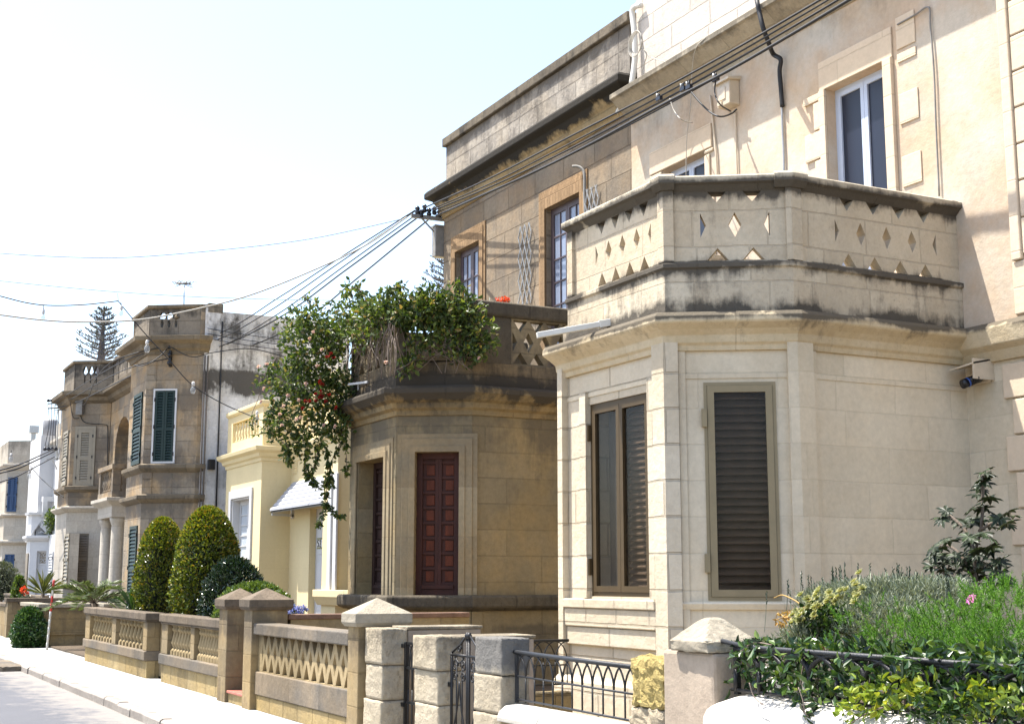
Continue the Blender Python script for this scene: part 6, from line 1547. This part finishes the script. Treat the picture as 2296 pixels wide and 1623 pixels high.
# --- shrubs behind the balustrade
def dome(name, label, cat, x, ytop, wpx, ybase, Y, leafm, n, L, wd, hz=1.0, group=None, sh=.75, n2=0, m2=None, flat=1.0):
    P = atY(x, ytop, Y); s = ((P-Vector((0, 0, EYE))).dot(FW))/F_; zb = atY(x, ybase, Y).z; zb = max(zb, 0)
    h = P.z-zb; t = plant(name, label, cat, (P.x, P.y, 0), group)
    rx = wpx*s/2; mb = MB(); c = Vector((P.x, Y, 0))
    cc = []
    k = 0
    while k < n:
        tt = random.random(); th = random.uniform(0, 2*math.pi)
        prof = math.sqrt(max(0, 1-max(0, (tt-(1-hz))/hz)**2.2)) if tt > 1-hz else (.86+.14*tt/(1-hz+1e-6))
        rr = rx*prof*(sh+(1-sh)*random.random()**.5)*(1+.10*noise.noise(Vector((math.cos(th)*2, math.sin(th)*2, tt*6))+P)+.05*noise.noise(Vector((math.cos(th)*6, math.sin(th)*6, tt*15))))
        if random.random() < .12: rr *= random.random()
        p = c+Vector((rr*math.cos(th), rr*flat*math.sin(th), zb+h*tt))
        nrm = Vector((math.cos(th), math.sin(th), .4+tt*1.2))
        for _ in range(3):
            leaf(mb, p+rv()*L*.6, (nrm*.5+rv()).normalized(), L*random.uniform(.7, 1.2), wd); k += 1
    fol(mb, 'foliage', leafm, t)
    if n2:
        mb = MB(); k = 0
        while k < n2:
            th = random.uniform(0, 2*math.pi); ph = random.random()**1.3
            tt = 1-ph*.35; prof = math.sqrt(max(0, 1-max(0, (tt-(1-hz))/hz)**2.2))
            p = c+Vector((rx*prof*1.0*math.cos(th), rx*flat*prof*math.sin(th), zb+h*tt*1.01)); leaf(mb, p, (Vector((math.cos(th), math.sin(th), 1.2))*.6+rv()).normalized(), L*1.1, wd); k += 1
        fol(mb, 'young_leaves', m2, t)
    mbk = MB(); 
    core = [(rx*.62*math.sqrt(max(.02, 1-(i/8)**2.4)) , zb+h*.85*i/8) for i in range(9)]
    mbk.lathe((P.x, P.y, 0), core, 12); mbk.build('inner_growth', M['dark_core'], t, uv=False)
    mbk = MB(); mbk.tube([(P.x, P.y, -.0), (P.x, P.y, zb+h*.5)], .05, 6); mbk.build('trunk', M['bark'], t, uv=False)
    return t
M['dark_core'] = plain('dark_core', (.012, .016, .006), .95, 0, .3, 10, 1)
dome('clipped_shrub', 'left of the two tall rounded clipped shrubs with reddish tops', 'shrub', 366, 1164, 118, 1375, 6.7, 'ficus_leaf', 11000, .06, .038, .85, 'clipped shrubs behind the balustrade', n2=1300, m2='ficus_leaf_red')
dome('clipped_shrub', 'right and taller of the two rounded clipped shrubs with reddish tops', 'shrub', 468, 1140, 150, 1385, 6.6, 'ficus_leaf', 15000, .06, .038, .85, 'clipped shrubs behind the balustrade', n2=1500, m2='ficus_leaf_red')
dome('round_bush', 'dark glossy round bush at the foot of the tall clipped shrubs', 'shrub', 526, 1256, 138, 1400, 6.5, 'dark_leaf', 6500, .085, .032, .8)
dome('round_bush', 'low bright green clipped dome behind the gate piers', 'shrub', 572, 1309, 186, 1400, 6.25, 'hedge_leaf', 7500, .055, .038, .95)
dome('round_bush', 'dark leafy bush left of the tall clipped shrubs beside the porch', 'shrub', 318, 1290, 40, 1370, 7.4, 'dark_leaf', 1200, .10, .04, .8)
dome('street_bush', 'glossy green bush growing out over the pavement before the striped pole', 'shrub', 68, 1366, 68, 1458, 5.15, 'bush_leaf', 5200, .10, .055, .7, sh=.6)
dome('garden_bush', 'grey green airy bush at the left edge', 'shrub', 8, 1262, 80, 1345, 7.0, 'olive_leaf', 3600, .11, .035, .8, sh=.3)
dome('garden_bush', 'small yellow green bush before the white house', 'shrub', 44, 1293, 28, 1345, 6.8, 'hedge_leaf', 900, .10, .06, .9, sh=.4)
P = atY(54, 1325, 6.6); t = plant('red_flower', 'red garden flowers beside the white house wall', 'flowers', P)
mb = MB(); cloud(mb, P, (.12, .12, .14), 60, .08, .07); fol(mb, 'blossom', 'geranium', t); mb = MB(); cloud(mb, P-Vector((0, 0, .2)), (.2, .2, .15), 120, .09, .05); fol(mb, 'foliage', 'bush_leaf', t)
# palm
def palm(x, y, Y, n, L, mat, label, name='palm', wl=.32, up=.8, group=None):
    P = atY(x, y, Y); t = plant(name, label, 'palm' if name == 'palm' else 'plant', (P.x, P.y, 0), group)
    mb = MB(); ms = MB()
    for k in range(n):
        th = 2*math.pi*k/n+random.uniform(-.2, .2); el = random.uniform(.35, 1.25)*up; l = L*random.uniform(.75, 1.1)
        d = Vector((math.cos(th)*math.cos(el), math.sin(th)*math.cos(el), math.sin(el))); pts = []
        for i in range(9):
            s = i/8; pts.append(P+d*l*s+Vector((0, 0, -l*.45*s*s)))
        ms.tube(pts, [.018*(1-.8*i/8) for i in range(9)], 5)
        for i in range(1, 8):
            tv = (pts[i+1]-pts[i-1]).normalized(); sd_ = tv.cross(Vector((0, 0, 1))).normalized()
            for sg in (1, -1):
                for j in range(4):
                    q = pts[i].lerp(pts[i+1], j/4); leaf(mb, q, (sd_*sg+tv*.9+Vector((0, 0, .25))+rv()*.12), wl*(1-.5*abs(i/8-.4))*random.uniform(.8, 1.1), .028, .1)
    ms.tube([(P.x, P.y, 0), tuple(P)], [.14, .1], 8)
    ms.build('frond_stem', M['yucca_dry'] if 'yucca_dry' in M else M['bark'], t, uv=False); fol(mb, 'frond', mat, t); return t
palm(211, 1352, 6.3, 15, 1.35, 'palm_leaf', 'small feathery palm behind the far left balustrade section', wl=.36)
# yucca, agave
def spiky(name, label, x, y, Y, n, L, wd, mat, lo=.2, hi=1.4):
    P = atY(x, y, Y); t = plant(name, label, 'plant', (P.x, P.y, 0)); mb = MB()
    for k in range(n):
        th = random.uniform(0, 2*math.pi); el = random.uniform(lo, hi); d = Vector((math.cos(th)*math.cos(el), math.sin(th)*math.cos(el), math.sin(el)))
        leaf(mb, P, d, L*random.uniform(.8, 1.1), wd, .3, Vector((0, 0, 1)))
    fol(mb, 'leaf_rosette', mat, t); m2 = MB(); m2.tube([(P.x, P.y, 0), tuple(P)], .06, 6); m2.build('stem', M['bark'], t, uv=False)
spiky('yucca', 'spiky yucca rosette in front of the white house door', 96, 1330, 6.6, 44, .75, .05, 'yucca_leaf', .05, 1.45)
spiky('agave', 'dark agave tips behind the left clipped shrub base', 298, 1368, 6.2, 20, .55, .06, 'bush_leaf', .6, 1.4)
# agapanthus
P = atY(655, 1372, 6.2); t = plant('agapanthus', 'pale blue agapanthus flowers by the gate piers', 'flowers', (P.x, P.y, 0))
mb = MB(); ml = MB(); msx = MB()
for k, (x, y) in enumerate(((640, 1368), (655, 1362), (668, 1366), (682, 1364), (648, 1374), (673, 1374))):
    p = atY(x, y, 6.1+.06*k); msx.tube([(p.x, p.y, .3), tuple(p)], .008, 4)
    for j in range(26): leaf(mb, p, rv().normalized()+Vector((0, 0, .25)), .075, .022)
for j in range(60): leaf(ml, Vector((P.x+random.uniform(-.4, .5), P.y, .5)), Vector((random.uniform(-.5, .5), random.uniform(-.5, .3), 1)), .55, .03)
fol(mb, 'blossom', 'blue_flower', t); fol(ml, 'foliage', 'bush_leaf', t); msx.build('stem', M['bush_leaf'], t, uv=False)
# weeds at the far balcony
P = atX(116, 1168, f2.x+.3); t = plant('wall_weed', 'green weed growing beside the white balcony', 'plant', P); mb = MB(); cloud(mb, P, (.25, .25, .55), 420, .13, .06, .2); fol(mb, 'foliage', 'hedge_leaf', t); m2 = MB(); m2.tube([P-Vector((0, 0, .7)), P], .02, 5); m2.build('stem', M['bark'], t)
# wild shoots beside the party wall
P = atX(590, 845, XV-4); t = plant('loose_shoot', 'wispy separate shoot left of the rose climber', 'plant', P); mb = MB()
for x, y in ((580, 845), (592, 860), (600, 880), (575, 868)): cloud(mb, atX(x, y, XV-1.2), (.08, .08, .14), 14, .07, .04, .2)
for x, y in ((563, 942), (570, 955), (585, 965), (572, 970)): cloud(mb, atX(x, y, XV-1.2), (.07, .07, .09), 12, .07, .04, .2)
fol(mb, 'foliage', 'rose_leaf', t)
m2 = MB(); m2.tube(crom([atX(x, y, XV-1.2) for x, y in ((610, 830), (585, 850), (580, 890), (564, 940), (600, 965), (635, 985))], 6), .006, 4); m2.build('stem', M['twig'], t)

# --- far araucaria trees
def araucaria(label, x, ytop, ybase, X, wpx, tiers, name='norfolk_pine', side=None):
    T = atX(x, ytop, X); Bp = atX(x-8, ybase, X); h = T.z-Bp.z; s = ((T-Vector((0, 0, EYE))).dot(FW))/F_; Rm = wpx*s/2
    t = plant(name, label, 'tree', (T.x, T.y, 0), 'araucaria trees behind the houses'); tk_ = MB(); lf = MB()
    tk_.tube([(Bp.x, Bp.y, 0), tuple(Bp), tuple(T)], [.38, .25, .03], 8)
    for i in range(tiers):
        f = (i+.5)/tiers; z = T.z-h*f; r = Rm*(.14+.86*f**.85)*random.uniform(.82, 1.08); nb = 5
        for k in range(nb):
            th = 2*math.pi*k/nb+i*.9+random.uniform(-.25, .25); rr = r*random.uniform(.75, 1.12); c = Vector((T.x+(Bp.x-T.x)*f, T.y+(Bp.y-T.y)*f, z))
            d = Vector((math.cos(th), math.sin(th), 0)); pts = [c+d*rr*s_+Vector((0, 0, rr*(.10*s_+.26*s_*s_)))for s_ in [j/7 for j in range(8)]]
            tk_.tube(pts, [.05*(1-.8*j/7) for j in range(8)], 4, False)
            sd_ = d.cross(Vector((0, 0, 1)))
            for j in range(2, 8):
                for sg in (1, -1):
                    l = rr*.30*(1-.06*j)
                    a = pts[j]; b = a+(d*.55+sd_*sg*random.uniform(.5, 1)+Vector((0, 0, random.uniform(.2, .45)))).normalized()*l
                    tk_.tube([a, b], [.014, .022], 3, False)
                    for q in range(3): leaf(lf, a.lerp(b, .6+.4*q/2), (b-a).normalized()+Vector((0, 0, .6))+rv()*.4, .14, .05)
            for q in range(5): leaf(lf, pts[-1]+rv()*.1, rv()+Vector((0, 0, .8)), .18, .07)
    tk_.build('trunk', M['bark_far'], t, uv=False, fix=False); fol(lf, 'crown', 'pine_far', t)
M['bark_far'] = plain('bark_far', (.13, .12, .12), .9, 0, .1, 4, 0)
araucaria('sparse far araucaria pine above the roof of the beige shuttered house', 234, 692, 812, -85, 132, 11)
araucaria('araucaria pine partly hidden by the corner of the brown house', 1008, 520, 720, -70, 150, 15)

# ================================================================== BED IN FRONT OF THE CREAM HOUSE
def bp_(x, y, Y): return atY(x, y, Y)
# scheffler-like shrub by the wall
t = plant('umbrella_plant', 'tall dark umbrella plant against the cream house wall at right', 'shrub', bp_(2190, 1300, 7.4)); mb = MB(); ms = MB()
YS = 8.6
WH = [(2205, 1062), (2196, 1075), (2214, 1072), (2193, 1105), (2210, 1118), (2186, 1140), (2205, 1145), (2122, 1150), (2140, 1158), (2112, 1162), (2155, 1172), (2165, 1182), (2190, 1170), (2200, 1190), (2175, 1205), (2240, 1160), (2262, 1152), (2255, 1172), (2226, 1175), (2210, 1210), (2180, 1225), (2200, 1240), (2225, 1232), (2170, 1250),
      (2100, 1220), (2125, 1215), (2095, 1245), (2110, 1255), (2140, 1240), (2090, 1275), (2120, 1280), (2150, 1270), (2180, 1275), (2210, 1265), (2235, 1260), (2240, 1285), (2160, 1295), (2195, 1300), (2225, 1305), (2135, 1300), (2105, 1300), (2250, 1300), (2215, 1330), (2180, 1330), (2150, 1325)]
for x, y in WH:
    for _ in range(2 if y < 1230 else 3):
        c = bp_(x+random.uniform(-9, 9), y+random.uniform(-8, 8), YS+random.uniform(-.25, .25))
        up_ = (Vector((random.uniform(-.5, .5), random.uniform(-.7, .2), .7))).normalized(); a = up_.cross(Vector((0, 1, .3))).normalized(); b = up_.cross(a)
        for k in range(8):
            th = 2*math.pi*k/8+random.uniform(-.1, .1); d = a*math.cos(th)+b*math.sin(th)+up_*.05-Vector((0, 0, .25)); leaf(mb, c, d, random.uniform(.07, .12), .04, .12, up_)
for pts in ([(2185, 1400), (2190, 1330), (2185, 1250), (2200, 1180), (2203, 1120), (2204, 1066)], [(2190, 1300), (2150, 1240), (2120, 1220)], [(2188, 1240), (2165, 1190), (2130, 1155)], [(2195, 1190), (2225, 1172), (2258, 1158)], [(2190, 1330), (2225, 1290), (2238, 1262)], [(2190, 1320), (2140, 1300), (2095, 1270)]):
    ms.tube(crom([bp_(x, y, YS) for x, y in pts], 5), .014, 5)
fol(mb, 'foliage', 'scheff', t); ms.build('stem', M['bark'], t, uv=False)
# lavender
t = plant('lavender', 'wide grey green lavender bush in the cream house flower bed', 'shrub', bp_(1930, 1400, 7.0)); mb = MB(); ms = MB(); mf = MB()
for cx, cy, rx, ry, Y, n in ((1930, 1370, 150, 60, 7.0, 5200), (1905, 1350, 60, 40, 7.1, 1500), (2010, 1335, 70, 38, 7.1, 1700), (2060, 1390, 110, 85, 7.1, 3800), (1870, 1430, 70, 40, 6.6, 1800), (2000, 1420, 120, 80, 6.7, 3000), (1780, 1455, 60, 22, 6.4, 700), (2090, 1345, 90, 45, 7.3, 2200)):
    c = bp_(cx, cy, Y); s = (c-Vector((0, 0, EYE))).dot(FW)/F_
    for k in range(n):
        v = rv(); v.z = abs(v.z)*1.0 if random.random() < .8 else v.z; p = c+Vector((v.x*rx*s, v.y*.45, v.z*ry*s)); d = Vector((v.x*.6, v.y*.6-.1, 1))+rv()*.55
        leaf(mb, p, d*.5+rv()*.5, random.uniform(.03, .085), .007, .1)
fol(mb, 'foliage', 'lavender', t)
for k in range(60):
    x = random.gauss(1945, 100); y1 = random.uniform(1258, 1325)+abs(x-1960)*.08; a = bp_(x+random.uniform(-8, 8), y1+90, 7.1); b = bp_(x, y1, 7.1)
    ms.tube([a, a.lerp(b, .5)+rv()*.01, b], .0034, 3, False)
    for j in range(14): leaf(mf, b+Vector((0, 0, -.008*j)), rv()*.5+Vector((0, 0, .6)), .02, .010)
ms.build('stem', M['lavender'], t, uv=False, fix=False); fol(mf, 'blossom', 'dark_leaf', t)
# feathery cosmos
t = plant('cosmos', 'bright green feathery cosmos foliage in the cream house flower bed', 'plant', bp_(2150, 1450, 6.3)); mb = MB(); ms = MB()
for cx, cy, rx, ry, Y, n in ((2150, 1430, 95, 75, 6.3, 2600), (2250, 1400, 75, 85, 6.3, 2900), (1960, 1400, 28, 50, 6.35, 500), (2030, 1450, 55, 60, 6.2, 1300), (1900, 1480, 60, 40, 6.0, 800), (1990, 1490, 80, 40, 6.0, 1100), (2240, 1470, 90, 60, 6.1, 2200), (2110, 1490, 70, 45, 6.0, 1200), (2250, 1345, 40, 30, 6.5, 500)):
    c = bp_(cx, cy, Y); s = (c-Vector((0, 0, EYE))).dot(FW)/F_
    for k in range(int(n/13)):
        v = rv(); v = v.normalized()*(v.length**.5); p = c+Vector((v.x*rx*s, v.y*.35, v.z*ry*s))
        ax = (Vector((v.x*.7, v.y*.4-.2, .8))+rv()*.6).normalized(); Lf = random.uniform(.06, .13)
        for j in range(9):
            q = p+ax*Lf*j/8
            for _ in range(3): leaf(mb, q, (rv().normalized()+ax*.7), (.034-.0022*j)*random.uniform(.7, 1.2), .0038, .05)
        leaf(mb, p, ax, Lf, .004, .05)
fol(mb, 'foliage', 'cosmos', t)
P = bp_(2178, 1343, 6.2)
t = plant('pink_flower', 'single bright pink cosmos flower above the green foliage', 'flower', P); mb = MB()
ax = Vector((.1, -.75, .55)).normalized(); a = ax.cross(Vector((0, 0, 1))).normalized(); b = ax.cross(a)
for k in range(8):
    th = 2*math.pi*k/8; leaf(mb, P, a*math.cos(th)+b*math.sin(th)+ax*.15, .040, .028, .05, ax)
fol(mb, 'petals', 'pink_petal', t); MB().lathe(P+ax*.004-Vector((0, 0, .004)), [(.004, 0), (.008, .004), (.004, .009)], 8).build('flower_centre', M['gold'], t)
m2 = MB(); m2.tube([P-ax*.003, P-Vector((-.01, -.0, .35))], .002, 4); m2.build('stem', M['cosmos'], t, uv=False)
# aeonium rosettes
t = plant('succulent', 'pale yellow green rosette succulents left of the lavender', 'succulent', bp_(1850, 1370, 6.9)); mb = MB()
for k in range(62):
    x = random.uniform(1775, 1935); y = 1368-(x-1775)*.28+random.gauss(0, 16)+(20 if x < 1830 else 0); c = bp_(x, y, 6.3+random.uniform(-.12, .12)); ax = Vector((random.uniform(-.4, .4), -.6, .8)).normalized(); a = ax.cross(Vector((0, 0, 1))).normalized(); b = ax.cross(a)
    for j in range(22):
        th = 2.4*j; el = .25+.9*(1-j/22); d = (a*math.cos(th)+b*math.sin(th))*math.sin(el)+ax*math.cos(el); leaf(mb, c, d, .045*(.6+.4*(1-j/22)), .022, .1, ax)
fol(mb, 'foliage', 'succulent', t)
mb = MB(); cloud(mb, bp_(1850, 1395, 6.4), (.32, .12, .12), 500, .05, .035, .2); fol(mb, 'under_leaves', 'ivy_leaf', t)
t = plant('dry_stalk', 'dry straw coloured leaves arching left of the succulents', 'plant', bp_(1790, 1400, 6.5)); mb = MB()
for pts in ([(1860, 1480), (1820, 1420), (1770, 1385), (1735, 1390)], [(1850, 1460), (1810, 1370), (1760, 1335), (1735, 1340)], [(1800, 1450), (1775, 1400), (1745, 1375), (1738, 1395)]):
    pp = crom([bp_(x, y, 6.5) for x, y in pts], 6); mb.tube(pp, [.009*(1-.7*i/len(pp)) for i in range(len(pp))], 4)
for k in range(50): leaf(mb, bp_(random.uniform(1740, 1775), random.uniform(1375, 1415), 6.5), rv(), .05, .018)
fol(mb, 'foliage', 'straw', t)
# trailing shrub through the railing
t = plant('trailing_shrub', 'leafy green shrub pushing through the black railing at lower right', 'shrub', (-6, YP, .8)); mb = MB(); ml = MB(); mt = MB()
x = 1648
while x < 2330:
    for k in range(2):
        y0 = random.uniform(1445, 1600)+(x-1650)*.035; Y = YP+random.uniform(-.02, .42); c = bp_(x+random.uniform(-16, 16), y0, Y)
        if c.z < .97: continue
        f = min(1, (x-1600)/200)
        for j in range(5): leaf(mb, c+rv()*.06, rv()+Vector((0, -.4, .1)), random.uniform(.05, .10), random.uniform(.028, .048), .2)
    x += 3.2
# upper fringe over the rail
for k in range(600):
    x = random.uniform(1650, 2300); y = random.uniform(1432, 1475)+(x-1650)*.03; c = bp_(x, y, YP+random.uniform(.1, .35))
    if random.random() < .6: leaf(mb, c, rv()+Vector((0, -.4, .4)), random.uniform(.045, .085), .035, .2)
fol(mb, 'foliage', 'ivy_leaf', t)
for k in range(44):
  x0_ = random.choice((1905, 1925, 1960, 2000, 2040, 2080, 2190, 2240, 2280))+random.gauss(0, 14); y0_ = random.gauss(1562, 22)+(x0_-1900)*.02
  for k2 in range(8):
    x = x0_+random.gauss(0, 9); y = y0_+random.gauss(0, 8); c = bp_(x, y, YP-.05+random.uniform(-.08, .14))
    leaf(ml, c, rv()+Vector((0, -.6, .2)), random.uniform(.04, .075), .036, .2)
for pts in ([(1790, 1540), (1800, 1570), (1805, 1600)], [(2000, 1580), (1950, 1595), (1900, 1625)], [(2100, 1580), (2160, 1600), (2200, 1620)], [(1680, 1530), (1690, 1560), (1712, 1580)]):
    pp = crom([bp_(x, y, YP-.12) for x, y in pts], 6); mt.tube(pp, .004, 4)
    for k in range(30): leaf(ml if pts[0][0] > 1900 else mb, random.choice(pp)+rv()*.03, rv(), .05, .03)
for k in range(80): 
    x = 1885+random.gauss(0, 14); 
fol(ml, 'bright_leaves', 'lime_leaf', t)
mb = MB()
for pts in ([(1775, 1530), (1790, 1555), (1800, 1590), (1812, 1605)], [(1660, 1460), (1690, 1440), (1730, 1445)]):
    pp = crom([bp_(x, y, YP-.10) for x, y in pts], 6); mt.tube(pp, .004, 4)
    for k in range(26): leaf(mb, random.choice(pp)+rv()*.03, rv(), .06, .035)
for k in range(320):
    c = bp_(2130+random.gauss(0, 45), 1590+random.gauss(0, 16), YP-.1+random.uniform(-.06, .1)); leaf(mb, c, rv()+Vector((0, -.6, .2)), random.uniform(.04, .06), .03, .2)
fol(mb, 'hanging_leaves', 'ivy_leaf', t)
for k in range(30):
    x = random.uniform(1660, 2290); a = bp_(x, 1600, YP+.25); a.z = .9; b = bp_(x+random.uniform(-30, 30), 1470, YP+.2); mt.tube(crom([a, a.lerp(b, .5)+rv()*.06, b], 4), .005, 4, False)
mt.build('stem', M['twig'], t, uv=False, fix=False)
